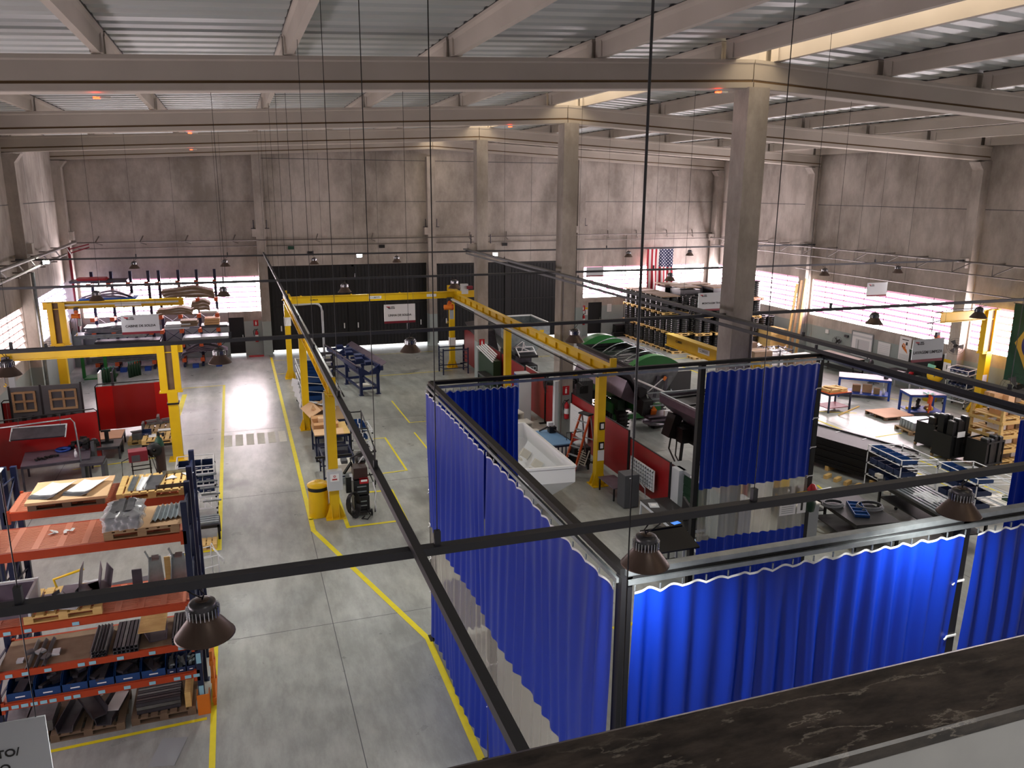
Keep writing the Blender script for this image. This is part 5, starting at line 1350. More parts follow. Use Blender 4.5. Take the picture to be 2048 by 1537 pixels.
# wall fans
def wall_fan(loc, rz, label, s=1.0, stand=0):
    o = T('wall_fan', label, 'fan', loc, rz)
    m = MB()
    for rr in (.1, .18, .26, .33): 
        pts = [(rr*math.cos(a*PI/10), -.18-.09*(1-(rr/.33)**2), rr*math.sin(a*PI/10)) for a in range(21)]; m.tube([(x*s, y*s, z*s) for x, y, z in pts], .005, 4)
    for k in range(14): a = k*2*PI/14; m.tube([(0, -.27*s, 0), (.33*s*math.cos(a), -.18*s, .33*s*math.sin(a)), (.3*s*math.cos(a), -.1*s, .3*s*math.sin(a))], .004, 4)
    P('fan_guard', m, M['black'], o)
    m = MB()
    for k in range(3):
        a = k*2*PI/3
        m.add([(.04*math.cos(a+b)*s*1.0 if rr == 0 else rr*math.cos(a+b)*s, (-.17+.05*q)*s, (.04*math.sin(a+b) if rr == 0 else rr*math.sin(a+b))*s) for rr, b, q in ((0, -.6, 0), (.28, -.35, 0), (.29, .35, 1), (0, .6, 1))], [(0, 1, 2, 3), (3, 2, 1, 0)])
    P('fan_blade', m, M['dark_grey'], o)
    m = MB(); m.cyl((0, -.14*s, 0), (0, .04*s, 0), .09*s, 14); P('motor', m, M['black'], o)
    m = MB(); m.bar((0, .02, 0), (0, .2*s, -.05), .05*s); m.bar((0, .2*s, -.2*s), (0, .2*s, .08*s), .08*s)
    if stand: m.bar((0, .1, 0), (0, .1, -stand), .05); [m.bar((0, .1, -stand+.6), (.5*math.cos(a), .1+.5*math.sin(a), -stand), .05) for a in (.5, 2.6, 4.7)]
    P('mount_arm', m, M['black'], o)
wall_fan((10.75, 26.62, 2.25), PI*.5+2.6, 'black wall fan on the aisle side of the concrete column', 1.15)
wall_fan((11.7, 26.62, 2.25), -PI*.5-2.3, 'black wall fan on the machine side of the concrete column', 1.15)
wall_fan((-8.0, 38.6, 2.35), 0.6, 'black wall fan on the left wall beside the far jib crane', 1.1)
wall_fan((29.85, 26.35, 2.6), -.8, 'black wall fan on the noticeboard wall column', 1.1)
wall_fan((30.1, 33.9, 1.45), -PI/2+.5, 'black wall fan beside the large noticeboard', .8)
wall_fan((29.3, 22.6, 1.6), -1.3, 'large grey pedestal fan under the green flag', 1.9, 1.6)
# ------------------------------------------------------------------ aisle side benches and the welding line
o = T('lidded_bin', 'round yellow bin with black band and lid beside the near crane column', 'bin', (1.78, 22.15, 0))
m = MB(); m.lathe([(0, .0), (.27, 0), (.285, .02), (.285, .8)], 28); P('bin_body', m, M['yellow'], o)
m = MB(); m.lathe([(.287, .8), (.287, .92)], 28); P('band', m, M['black'], o)
m = MB(); m.lathe([(.3, .91), (.31, .94), (.3, .97), (.2, 1.02), (.18, 1.03), (0, 1.04)], 28); P('lid', m, M['yellow'], o)
m = MB(); m.tube([(-.07, 0, 1.03), (-.07, 0, 1.08), (.07, 0, 1.08), (.07, 0, 1.03)], .012); P('handle', m, M['yellow'], o)
o = T('welder_cart', 'black welding machine cart with coiled cables and a red label', 'welder', (2.95, 21.95, 0))
m = MB(); m.bb(-.25, .25, -.35, .4, .12, .2); m.bb(-.22, .22, -.3, .3, .2, .62); P('lower_case', m, M['black'], o, bevel=.015)
m = MB(); m.bb(-.22, .22, -.28, .3, .66, 1.1); P('upper_case', m, M['black_plastic'], o, bevel=.015)
m = MB(); m.bb(-.2, .2, -.22, .25, 1.12, 1.45); P('wire_feeder', m, M['gas_brown'], o, bevel=.015)
m = MB(); m.bb(-.05, .2, -.3, -.285, 1.0, 1.15); m.bb(-.05, .2, -.3, -.1, 1.13, 1.15); P('label_plate', m, M['red'], o)
m = MB(); m.bb(-.01, .17, -.302, -.3, 1.06, 1.12); P('label_print', m, M['white'], o)
m = MB()
for z in (.32, .45, .75, .9): m.bb(-.12, .14, -.302, -.28, z, z+.03)
P('panel_strip', m, M['galv'], o)
for x, y in ((-.27, -.28), (.27, -.28), (-.27, .32), (.27, .32)):
    m = MB(); m.cyl((x-.02, y, .1), (x+.02, y, .1), .1, 14); P('wheel', m, M['rubber'], o)
m = MB()
for k in range(5):
    c = (-.3+.02*k, -.35-.03*k, .45); m.tube([(c[0]+.15*math.cos(a*PI/8), c[1], c[2]+(.32+.02*k)*math.sin(a*PI/8)) for a in range(17)], .018)
m.tube([(.1, -.35, .3), (.2, -.5, .1), (.1, -.6, .03), (-.05, -.5, .03), (.05, -.4, .05)], .018); m.tube([(.28, .0, 1.2), (.42, -.1, .8), (.4, -.15, .3), (.38, -.2, .05)], .018)
P('cable_coil', m, M['black'], o)
m = MB(); m.tube([(-.2, .1, 1.4), (-.25, .0, 1.7), (.1, .0, 1.85), (.3, .1, 1.6)], .02); m.bar((-.45, -.1, 1.3), (-.2, .2, 1.5), .06); m.box((-.35, -.2, 1.0), (.15, .15, .5), rx=.15); P('torch_holder', m, M['black'], o)
m = MB(); m.tube([(.0, .1, 1.5), (.12, .0, 1.72), (.25, .1, 1.55), (.3, .05, 1.3)], .022); m.tube([(.34, -.25, 1.0), (.4, -.3, .7), (.37, -.28, .4), (.4, -.3, .1)], .02); m.box((-.28, -.25, 1.22), (.08, .08, .18)); P('white_hose', m, M['white_paint'], o)
o = T('welding_helmet', 'dark round welding helmet hung above the welder cart', 'helmet', (3.05, 22.4, 1.5))
m = MB(); m.lathe([(0, .22), (.1, .2), (.16, .12), (.17, 0), (.15, -.12)], 18); P('shell', m, M['black'], o)
m = MB(); m.box((0, -.16, .05), (.18, .03, .1)); P('visor', m, M['grey_paint'], o)
# black pipe rail rack
o = T('pipe_rack', 'black angled pipe handrail frame beside the parts benches', 'frame', (3.35, 25.2, 0))
m = MB()
for x in (0, .38):
    m.tube([(x, -1.4, 1.2), (x, 1.6, 1.75)], .022, 6); m.tube([(x, -1.1, 0), (x, -1.1, 1.28)], .022); m.tube([(x, 1.5, 0), (x, 1.5, 1.73)], .022)
m.tube([(0, -1.4, 1.2), (.38, -1.4, 1.2)], .022); m.tube([(0, 1.5, 1.73), (.38, 1.5, 1.73)], .022); m.tube([(0, .2, 1.5), (.38, .2, 1.5)], .022); m.tube([(0, -1.1, .35), (.38, -1.1, .35)], .022); m.tube([(0, -1.1, .35), (0, 1.5, .35)], .02)
P('frame_tube', m, M['black_metal'], o)
m = MB()
for k in range(5): m.tube([(.19, -.4+.35*k, 1.36+.065*k), (.19, -.38+.35*k, 1.2+.065*k), (.24, -.36+.35*k, 1.15+.065*k)], .016)
P('hook', m, M['white_paint'], o)
m = MB(); m.box((.2, -.55, 1.1), (.16, .1, .18)); P('clamp', m, M['black'], o)
o = T('tube_cradle', 'navy steel cradle frame with pale boards behind the near crane column', 'frame', (2.65, 25.3, 0))
m = MB()
for x in (-.45, .5):
    for y in (-.6, .6): m.bb(x-.025, x+.025, y-.025, y+.025, 0, .85)
for y in (-.6, .6): m.bb(-.45, .5, y-.02, y+.02, .15, .19); m.bb(-.45, .5, y-.02, y+.02, .8, .85)
for x in (-.45, .5): m.bb(x-.02, x+.02, -.6, .6, .5, .54); m.bb(x-.02, x+.02, -.6, .6, .8, .85)
P('frame_tube', m, M['rack_blue'], o)
m = MB(); m.bb(-.7, .45, -.64, -.58, .86, .92); m.box((-.6, -.62, .78), (.2, .04, .05), ry=.7); P('crossbar', m, M['black'], o)
m = MB(); m.bb(.0, .48, -.55, .1, .52, .56); m.bb(.0, .48, -.58, -.54, .3, .56); P('board', m, M['pale'], o)
m = MB(); m.bb(.12, .32, -.5, -.2, .56, .66); P('block', m, M['dark_grey'], o)
S('steel_tubes', MB().bb(-.3, .4, -.3, .3, 0, .12), M['galv'], 'pale steel offcut stack lying beneath the navy cradle', 'tubes', (2.95, 24.8, 0))
# workbenches with cardboard
table((2.75, 27.6, 0), 0, 1.2, 1.5, .95, 'navy bench under open brown cartons near the crane column', 'wood', 'rack_blue', 'rack_blue')
S('card_sheet', MB().bb(-.5, .5, -.35, .35, 0, .03), M['card_light'], 'flat cardboard sheet on the near end of the carton bench', 'sheet', (2.65, 27.15, .95), -.05)
carton((2.6, 27.95, .95), (.85, .6, .22), 'wide shallow open brown carton on the carton bench', 'card', .04, True)
carton((2.55, 28.1, .98), (.32, .32, .26), 'small brown carton standing inside the shallow open one', 'card_light')
S('plastic_bag', MB().lathe([(0, 0), (.14, .02), (.16, .1), (.08, .16), (0, .17)], 12), M['wrap_film'], 'clear plastic bag beside the small brown carton', 'bag', (2.95, 28.0, .98))
pipe_rack((3.75, 27.3, 0), PI/2, 1.1, .7, 1.1, (.95, .65, .3), 'white pipe rack with blue bins behind the near crane column', diag=False)
for z, t in ((.95, 'top'), (.65, 'middle')):
    rackbin((3.75, 27.3), PI/2, 3, 1.0, .7, .18, z, .12, 'blue bin on the '+t+' shelf behind the near crane column, %s along', 'bin_blue', grp='bins behind the near crane column '+t)
table((2.95, 29.85, 0), 0, 1.1, 1.9, .9, 'navy bench stacked with loose cardboard sheets', 'wood_old', 'rack_blue', 'rack_blue')
for k, (x, y, w, d, rz, ry, mt, t) in enumerate(((2.3, 30.0, .5, 1.5, .15, -.5, 'card_light', 'long leaning cardboard strip on the cardboard bench'), (2.75, 30.2, .7, 1.2, -.2, .1, 'card', 'brown flattened carton on the cardboard bench'), (2.7, 30.4, .5, .8, .5, .25, 'light_grey', 'pale grey folded sheet leaning on the cardboard bench'), (2.9, 30.7, .12, 1.3, -.5, .4, 'wood_old', 'narrow board lying over the cardboard sheets'))):
    S('card_sheet' if k < 2 else 'loose_sheet', MB().box((0, 0, .1+.05*k), (w, d, .02), rz=rz, ry=ry), M[mt], t, 'sheet', (x, y, .95))
S('rolled_card', MB().cyl((0, -.3, .1), (0, .3, .1), .1, 12), M['pale'], 'pale cardboard roll at the bench edge', 'roll', (3.15, 30.4, .9))
pipe_rack((2.72, 33.6, 0), PI/2, 3.6, 1.1, 1.95, (1.6, 1.25, .85, .45), 'long white pipe bin rack behind the middle crane column', diag=False, slope=.15)
for z, n, t in ((1.6, 5, 'top'), (1.25, 5, 'second'), (.85, 5, 'third'), (.45, 4, 'lowest')):
    rackbin((2.72, 33.6), PI/2, n, 3.4, 1.1, .2, z, .15, 'blue bin on the '+t+' shelf of the long aisle rack, %s along', 'bin_blue' if n == 5 else 'bin_navy', bd=.75, grp='bins on the long aisle rack '+t)
for k in range(6):
    m = MB(); m.box((0, 0, 0), (.02, .5, .35), ry=.2, rz=.1*k); 
    S('white_plate', m, M['white_paint'], 'white sheet plate hung on the long aisle rack side, %s from the near end' % ORD[k], 'plate', (2.08, 32.2+.55*k, .75+.1*(k % 3)), 0, 'white plates on the long aisle rack side')
o = T('shelf_cart', 'dark shelf cart with white edged shelves beside the blue trestle', 'cart', (3.75, 39.4, 0))
for x in (-.5, .5):
    for y in (-.35, .35):
        m = MB(); m.bb(x-.025, x+.025, y-.025, y+.025, .05, 1.3); P('post', m, M['black'], o)
for z in (.2, .55, .9, 1.25):
    m = MB(); m.bb(-.52, .52, -.37, .37, z, z+.03); m.bb(-.35, .35, -.385, -.37, z, z+.05); P('shelf', m, M['black_metal'], o)
    m = MB(); m.bb(-.38, -.1, -.39, -.385, z, z+.05); m.bb(.1, .38, -.39, -.385, z, z+.05); P('tag', m, M['paper'], o)
for k, x in enumerate((2.9, 3.3)):
    o = T('pipe_trolley', 'dark pipe trolley with white tube handle beyond the long aisle rack, %s one' % ORD[k], 'trolley', (x, 38.4+.5*k, 0))
    m = MB(); m.bb(-.25, .25, -.5, .5, .2, .26); m.bb(-.22, .22, -.4, .4, .26, .75); P('load', m, M['dark_grey'], o)
    m = MB(); m.tube([(-.25, -.5, .2), (-.25, -.6, .9), (.1, -.55, 1.0), (.22, -.3, .6)], .025); P('handle', m, M['white_paint'], o)
    m = MB(); m.cyl((-.25, -.3, .08), (.25, -.3, .08), .08, 12); m.cyl((-.25, .3, .08), (.25, .3, .08), .08, 12); P('wheel', m, M['rubber'], o)
# blue trestle fixture
o = T('assembly_trestle', 'navy blue sloping steel trestle fixture in the open floor', 'fixture', (5.05, 38.2, 0), .14)
for sy in (-2.6, -.2, 2.5):
    for sx in (-.4, .4):
        m = MB(); m.bb(sx-.06, sx+.06, sy-.06, sy+.06, .04, .95); m.bb(sx-.1, sx+.1, sy-.1, sy+.1, 0, .03); P('leg', m, M['navy'], o)
    m = MB(); m.prism([(-.46, .95), (.46, .95), (.62, 1.35), (.5, 1.4), (.0, 1.05), (-.5, 1.4), (-.62, 1.35)], sy-.06, sy+.06, 'Y'); m.bb(-.4, .4, sy-.05, sy+.05, .25, .36); P('cradle', m, M['navy'], o)
for s in (-1, 1):
    m = MB(); m.bar((s*.52, -2.9, 1.25), (s*.52, 2.8, 1.25), .12, .2); P('side_beam', m, M['navy'], o)
    m = MB(); m.bb(s*.4-.04, s*.4+.04, -2.6, 2.5, .26, .35); P('stretcher', m, M['navy'], o)
    m = MB(); m.hexa([(s*.5, -2.9, 1.36), (s*.75, -2.9, 1.5), (s*.75, 2.8, 1.5), (s*.5, 2.8, 1.36)], [(s*.5, -2.9, 1.38), (s*.75, -2.9, 1.52), (s*.75, 2.8, 1.52), (s*.5, 2.8, 1.38)]); P('wing', m, M['purple_steel'], o)
for k in range(6):
    m = MB(); m.box((.1*(-1)**k, -2.2+.85*k, 1.42), (.34, .24, .16), rx=.2); m.box((.1*(-1)**k, -2.0+.85*k, 1.3), (.6, .08, .1)); P('clamp_block', m, M['navy'], o)
m = MB(); m.bb(-.4, .1, -2.4, -1.9, .36, .4); P('board', m, M['pale'], o)
S('jack_stand', MB().lathe([(0, 0), (.16, 0), (.16, .02), (.025, .05), (.02, .8), (.05, .82), (0, .83)], 10), M['dark_steel'], 'thin dark stand on the floor between rack and blue trestle', 'stand', (3.78, 36.2, 0))
o = T('pipe_arch', 'grey pipe post bending over to the far crane column', 'pipe', (3.95, 40.7, 0))
m = MB(); m.tube([(0, 0, 0), (0, 0, 3.2), (-.05, 0, 3.42), (-.16, 0, 3.55), (-.35, 0, 3.6), (-1.62, -.35, 3.6)], .055, 10); P('pipe_run', m, M['light_grey'], o)
m = MB(); m.bb(-.15, .15, -.15, .15, 0, .02); P('base', m, M['light_grey'], o)
# navy tube rack near the red screen
o = T('tube_rack', 'navy tube rack with slanted bars before the far red screen', 'rack', (10.15, 38.9, 0))
for x in (-.55, .75):
    for y in (-.45, .45):
        m = MB(); m.bb(x-.03, x+.03, y-.03, y+.03, 0, 1.35); P('post', m, M['rack_blue'], o)
m = MB()
for y in (-.45, .45): m.bb(-.55, .75, y-.02, y+.02, 1.25, 1.3); m.bb(-.55, .75, y-.02, y+.02, .3, .34)
for x in (-.55, .75):
    for k in range(5): m.bar((x, -.45, .35+.2*k), (x, .45, .25+.2*k), .05, .03)
P('crossbar', m, M['rack_blue'], o)
# white cabinets and machine tools by the red screens
o = T('white_cabinet', 'tall pale cabinet with blue side standing before the red screen', 'cabinet', (10.62, 29.5, 0))
m = MB(); m.bb(-.22, .3, -.3, .35, 0, 2.0); P('cabinet_body', m, M['light_grey'], o, bevel=.01)
m = MB(); m.bb(-.226, -.218, -.28, .33, .1, 1.95); P('side_panel', m, M['blue_paint'], o)
S('white_post', MB().bb(-.14, .0, -.1, .1, 0, 2.35), M['light_grey'], 'pale metal duct on the side of the fan column', 'duct', (10.92, 26.45, .0))
for k in range(3):
    o = T('wooden_step', 'grey stepped wooden block by the curtain edge, %s from the cabinet' % ORD[k], 'block', (9.9+.12*k, 28.4-.75*k, 0), .1)
    m = MB(); h = .75-.2*k; m.bb(-.3, .3, -.3, .3, h-.05, h)
    for sx in (-1, 1): m.bb(sx*.27-.03, sx*.27+.03, -.28, .28, 0, h-.05)
    m.bb(-.28, .28, .24, .3, .1, h-.05); P('block_body', m, M['pale'], o)
S('yellow_strip', MB().box((0, 0, .02), (.12, .7, .04), rz=.5), M['yellow'], 'yellow strip lying on the floor beside the blue bench', 'strip', (10.5, 26.6, 0))
o = T('tool_bench', 'navy workbench with blue plate top and white slots in its side', 'bench', (9.9, 24.4, 0))
m = MB(); m.bb(-.45, .45, -.85, .85, .86, .9); P('top', m, M['bluegrey'], o)
m = MB(); m.bb(-.4, .4, -.8, .8, .1, .86); P('bench_body', m, M['rack_blue'], o)
m = MB()
for k in range(5): m.bb(-.34+.14*k, -.25+.14*k, -.812, -.80, .42, .78)
P('slot_panel', m, M['paper'], o)
for sx in (-1, 1):
    m = MB(); m.bb(sx*.38-.03, sx*.38+.03, -.78, .78, 0, .1); P('leg', m, M['rack_blue'], o)
o = T('welding_torch', 'black torch with white head and hose on the blue plate top', 'tool', (10.0, 24.9, .9))
m = MB(); m.tube([(-.3, .2, .03), (0, 0, .25), (.15, -.1, .12), (.3, -.6, .05), (.45, -1.0, -.1)], .03); P('hose', m, M['black'], o)
m = MB(); m.box((.05, .05, .3), (.2, .16, .14)); P('head', m, M['white_paint'], o)
m = MB(); m.box((.1, .0, .12), (.26, .22, .2)); P('torch_body', m, M['black'], o)
o = T('tool_trolley', 'dark loaded tool trolley with pale slotted plate beside the ladder', 'trolley', (10.55, 23.6, 0))
m = MB(); m.bb(-.3, .3, -.35, .35, .2, .8); m.tube([(-.3, .3, .8), (-.3, .35, 1.15), (.3, .35, 1.15), (.3, .3, .8)], .02); P('trolley_body', m, M['black'], o)
m = MB(); 
for k in range(4): m.cyl((-.25+.5*(k % 2), -.3+.6*(k//2), 0), (-.25+.5*(k % 2), -.3+.6*(k//2), .2), .04, 8)
P('wheel', m, M['rubber'], o)
m = MB(); m.lathe([(0, 0), (.2, .0), (.22, .08), (.1, .14), (0, .15)], 12, (.05, 0, .8)); P('load', m, M['light_grey'], o)
m = MB()
for k in range(6): m.box((-.05, -.42, .25+.09*k), (.32, .02, .04), ry=.5)
m.bar((-.2, -.42, .2), (-.0, -.42, .75), .03); m.bar((.05, -.42, .2), (.22, -.42, .7), .03); P('slotted_plate', m, M['pale'], o)
# white hopper body lying in the booth line
o = T('hopper_body', 'large white sheet metal hopper body resting beside the gathered curtain', 'hopper', (7.5, 21.3, 0))
A = [(-1.25, -2.0, 1.8), (1.0, -2.1, 1.75), (1.0, 2.1, 1.8), (-1.25, 2.1, 1.8)]; Bm = [(-.6, -1.2, .35), (.1, -1.2, .35), (.1, 1.6, .35), (-.6, 1.6, .35)]; Mi = [(x, y, z-.45) for x, y, z in A]
def shell(A, Mi, Bm, t=.02):
    m = MB(); v = A+Mi+Bm
    f = []
    for L0 in (0, 4):
        for i in range(4): f.append((L0+i, L0+(i+1) % 4, L0+4+(i+1) % 4, L0+4+i))
    f.append((8, 9, 10, 11))
    m.add(v, f)
    return m
P('hopper_shell', shell(A, Mi, Bm), M['white_paint'], o, solid=.03)
m = MB()
for i in range(4): m.bar(A[i], A[(i+1) % 4], .08, .06)
P('rim', m, M['white_paint'], o)
for k in range(3): m = MB(); m.box((.62, -1.2+1.05*k, 1.2), (.3, .1, .25), ry=.6); m.box((.45, -1.2+1.05*k, 1.05), (.06, .3, .06)); P('inner_bracket', m, M['pale'], o)
m = MB()
for k in range(3): m.bar((-1.05+.1*k, -1.7, 1.25-.28*k), (-1.0+.1*k, 1.8, 1.25-.28*k), .012)
m.bar((.9, -1.8, 1.2), (.2, -1.1, .5), .01)
P('weld_seam', m, M['grey_paint'], o)
for x, y in ((-.5, -1.0), (.0, -1.0), (-.5, 1.3), (.0, 1.3)):
    m = MB(); m.bb(x-.05, x+.05, y-.05, y+.05, 0, .36); P('leg', m, M['dark_steel'], o)
m = MB(); m.box((.95, -1.95, 1.45), (.12, .3, .16)); P('hinge', m, M['white'], o)
# desk with screens at the end of the red screens
table((10.6, 17.45, 0), -.05, .85, 2.2, .78, 'black computer desk beside the end of the red screens', 'black', 'light_grey', None, lt=.05, cat='desk', name='computer_desk')
o = T('monitor', 'black monitor seen from above at the desk end', 'monitor', (10.75, 17.0, .78), -.3)
m = MB(); m.bb(-.03, .03, -.35, .35, .08, .5); P('screen_case', m, M['black'], o); m = MB(); m.bb(-.1, .1, -.12, .12, 0, .015); m.bb(-.02, .02, -.04, .04, 0, .2); P('base', m, M['black'], o)
o = T('tablet', 'tablet with glowing blue screen on the black desk', 'tablet', (10.35, 16.85, .78), .2)
m = MB(); m.bb(-.13, .13, -.1, .1, 0, .012); P('case', m, M['black'], o); m = MB(); m.bb(-.12, .12, -.09, .06, .012, .014); P('display', m, M['blue_glow'], o)
o = T('clipboard', 'grey clipboard with white paper on the black desk', 'clipboard', (10.4, 18.1, .78), -.3)
m = MB(); m.bb(-.13, .13, -.17, .17, 0, .008); P('board', m, M['light_grey'], o); m = MB(); m.bb(-.07, .07, -.05, .08, .008, .01); P('paper', m, M['paper'], o)
S('tool_bag', MB().lathe([(0, 0), (.16, 0), (.2, .08), (.14, .16), (0, .18)], 12), M['black'], 'black bag lying on the desk beside the monitor', 'bag', (10.9, 17.3, .78))
o = T('office_chair', 'black wheeled chair half hidden under the black desk', 'chair', (9.8, 16.2, 0), .4)
m = MB(); m.lathe([(0, .46), (.24, .46), (.26, .5), (.22, .54), (0, .54)], 16); P('seat', m, M['gas_brown'], o)
m = MB(); m.box((-.25, 0, .85), (.06, .42, .45), ry=-.1); m.bar((-.24, 0, .5), (-.26, 0, .8), .05); P('backrest', m, M['black'], o)
m = MB(); m.cyl((0, 0, .1), (0, 0, .46), .03, 8); P('stem', m, M['dark_grey'], o)
m = MB()
for k in range(5): a = k*2*PI/5; m.bar((0, 0, .12), (.28*math.cos(a), .28*math.sin(a), .08), .04); m.lathe([(0, 0), (.035, .02), (.035, .06), (0, .07)], 8, (.28*math.cos(a), .28*math.sin(a), 0))
P('wheel_base', m, M['black'], o)
table((10.45, 15.6, 0), 0, .7, .9, .72, 'small grey legged table with printer parts by the curtain post', 'black', 'light_grey', 'light_grey', lt=.05)
o = T('laptop', 'open laptop with pale screen on the small grey legged table', 'laptop', (10.35, 15.6, .72), 1.2)
m = MB(); m.bb(-.17, .17, -.12, .12, 0, .018); P('keyboard_base', m, M['black'], o); m = MB(); m.box((0, .16, .11), (.34, .012, .22), rx=-.35); P('display', m, M['screen_white'], o)
o = T('tool_cabinet', 'dark green tool cabinet with grey worktop beyond the desk', 'cabinet', (11.85, 18.4, 0))
m = MB(); m.bb(-.25, .3, -.9, .9, .06, 1.4); P('cabinet_body', m, M['dark_green'], o)
m = MB(); m.bb(-.28, .33, -.93, .93, 1.4, 1.5); P('worktop', m, M['grey_paint'], o)
for k in range(5):
    m = MB(); m.bb(-.262, -.25, -.85, .85, .12+.25*k, .33+.25*k); P('drawer', m, M['dark_green'], o)
m = MB(); m.bb(-.285, -.28, -.75, -.2, 1.42, 1.48); P('label_strip', m, M['paper'], o)
S('grey_duct', MB().bb(-.12, .12, -.2, .2, 0, 1.5), M['light_grey'], 'narrow pale metal duct at the end of the red screens', 'duct', (11.55, 18.75+.02, 0))
S('floor_rail', MB().box((0, 0, .04), (.09, 3.6, .05), rz=.06), M['white_paint'], 'long white rail lying on the floor beyond the red screens', 'rail', (13.4, 20.7, 0))
# control cabinet and machine beyond the fan column
o = T('machine_cabinet', 'grey machine cabinet with dark display beyond the fan column', 'cabinet', (12.4, 27.6, 0))
m = MB(); m.bb(-.35, .35, -.3, .3, .3, 2.05); P('cabinet_body', m, M['dark_grey'], o, bevel=.01)
m = MB(); m.bb(-.2, .15, -.306, -.3, 1.55, 1.85); P('display', m, M['black'], o)
m = MB(); m.bb(.35, .75, -.15, .1, 1.25, 1.6); P('side_box', m, M['black'], o)
m = MB(); m.bb(-.4, .9, -.8, .3, 0, .3); m.bb(-.4, .5, -.75, -.3, .3, .75); P('base', m, M['dark_steel'], o)
m = MB(); m.tube([(.4, -.4, .8), (.7, -.6, 1.0), (.8, -.6, .5), (.5, -.6, .3)], .03); P('hose', m, M['black'], o)
o = T('bench_grinder', 'blue covered machine on a dark bench behind the red screen', 'machine', (12.1, 29.6, 0))
m = MB(); m.bb(-.45, .6, -.6, .6, 0, .95); P('bench_body', m, M['dark_steel'], o)
m = MB(); m.box((-.1, 0, 1.15), (.75, .45, .3), ry=.1); m.box((.25, 0, 1.28), (.4, .4, .1)); P('machine_body', m, M['blue_cloth'], o, bevel=.05)
m = MB(); m.box((.05, -.35, 1.05), (.35, .2, .2)); P('block', m, M['pale'], o)
o = T('parts_shelf', 'dark shelf with long white strips leaning behind the red screen', 'shelf', (11.0, 35.3, 0))
m = MB(); m.bb(-.1, .25, -1.1, 1.2, 0, 1.5); P('shelf_body', m, M['dark_green'], o)
m = MB()
for k in range(5): m.box((-.15+.08*k, .1, 1.62+.05*k), (.05, 2.6-.2*k, .04), rx=.1)
P('white_strips', m, M['white_paint'], o)
table((12.3, 33.0, 0), 0, 1.4, 2.6, .85, 'grey table with white board behind the red screen', 'light_grey', 'dark_steel')
S('white_board', MB().bb(-.5, .5, -.4, .4, 0, .06), M['white'], 'thick white board lying on the grey table', 'board', (12.1, 32.5, .85), .1)
S('red_case', MB().bb(-.15, .15, -.1, .1, 0, .14), M['red'], 'small red case on the grey table behind the screen', 'case', (12.75, 33.4, .85))
table((10.75, 34.6, 0), 0, .5, 1.6, .8, 'dark narrow bench between red screen and concrete column', 'black', 'dark_grey')
# the spreader machines
def hopper(o, x0, x1, y0, y1, zt, zb, vert, bw, bl, mt, t=.03, rim=None, yoff=0):
    A = [(x0, y0, zt), (x1, y0, zt), (x1, y1, zt), (x0, y1, zt)]; Mi = [(x, y, zt-vert) for x, y, z in A]
    xm, ym = (x0+x1)/2, (y0+y1)/2+yoff; Bm = [(xm-bw, ym-bl, zb), (xm+bw, ym-bl, zb), (xm+bw, ym+bl, zb), (xm-bw, ym+bl, zb)]
    P('hopper_shell', shell(A, Mi, Bm), M[mt], o, solid=t)
    m = MB()
    for i in range(4): m.bar(A[i], A[(i+1) % 4], .07, .07)
    P('rim', m, M[rim or mt], o)
o = T('spreader_machine', 'silver open hopper spreader machine before the black doors', 'machine', (13.6, 38.6, 0))
hopper(o, -1.3, 1.3, -1.3, 1.5, 2.6, .9, .55, .4, 1.2, 'galv', rim='white_paint')
m = MB(); m.bb(-.45, .45, -1.0, 1.4, .55, .9); P('chassis', m, M['dark_steel'], o)
for sx in (-1, 1):
    for y in (-.9, 1.3):
        m = MB(); m.bb(sx*.4-.05, sx*.4+.05, y-.05, y+.05, 0, .6); P('leg', m, M['dark_steel'], o)
m = MB(); m.bb(-.5, .45, -1.95, -1.1, 1.0, 1.12); m.bb(-.4, .4, -2.0, -1.2, .3, .62); m.lathe([(0, .0), (.35, .0), (.4, .06), (.3, .2)], 16, (0, -1.6, .1)); P('spinner_unit', m, M['black_metal'], o)
m = MB()
for z, y in ((1.25, -1.5), (1.05, -1.9), (1.42, -1.2)): m.bar((-.5, y, z), (.42, y, z), .07, .05)
m.bar((-.5, -1.9, 1.05), (-.5, -1.2, 1.42), .04); m.bar((.42, -1.9, 1.05), (.42, -1.2, 1.42), .04); P('guard', m, M['white_paint'], o)
m = MB(); m.bb(-.34, .34, -2.03, -2.0, .38, .58); P('lamp_bar', m, M['galv'], o)
m = MB()
for x in (-.22, -.05, .08, .24): m.cyl((x, -2.06, .48), (x, -2.02, .48), .06, 12)
P('lamp_cluster', m, M['black'], o)
m = MB(); m.bar((-.9, -1.0, 1.7), (.3, -1.5, 1.2), .04); m.bar((-.2, -1.3, 1.2), (-.1, -1.35, 1.7), .05); m.tube([(-.6, -1.2, 1.4), (-.2, -1.4, 1.75), (.0, -1.3, 1.45)], .02); P('crank', m, M['white_paint'], o)
m = MB(); m.bb(.75, .98, -1.325, -1.31, 2.15, 2.28); P('sticker', m, M['yellow'], o)
m = MB(); m.lathe([(0, 0), (.09, 0)], 16, (-.3, -1.33, 2.3), axis='Y'); P('badge', m, M['green'], o)
o = T('metal_chute', 'dark sheet metal chute leaning beside the silver hopper', 'chute', (11.95, 39.2, 0))
m = MB(); m.hexa([(.3, -.9, .3), (.75, -.9, .3), (.75, .9, .5), (.3, .9, .5)], [(-.75, -.9, 2.1), (.3, -.9, 2.2), (.3, .9, 2.5), (-.75, .9, 2.4)]); P('chute_body', m, M['dark_steel'], o)
m = MB(); m.bb(.2, .8, -.6, .6, 0, .3); P('base', m, M['black'], o)
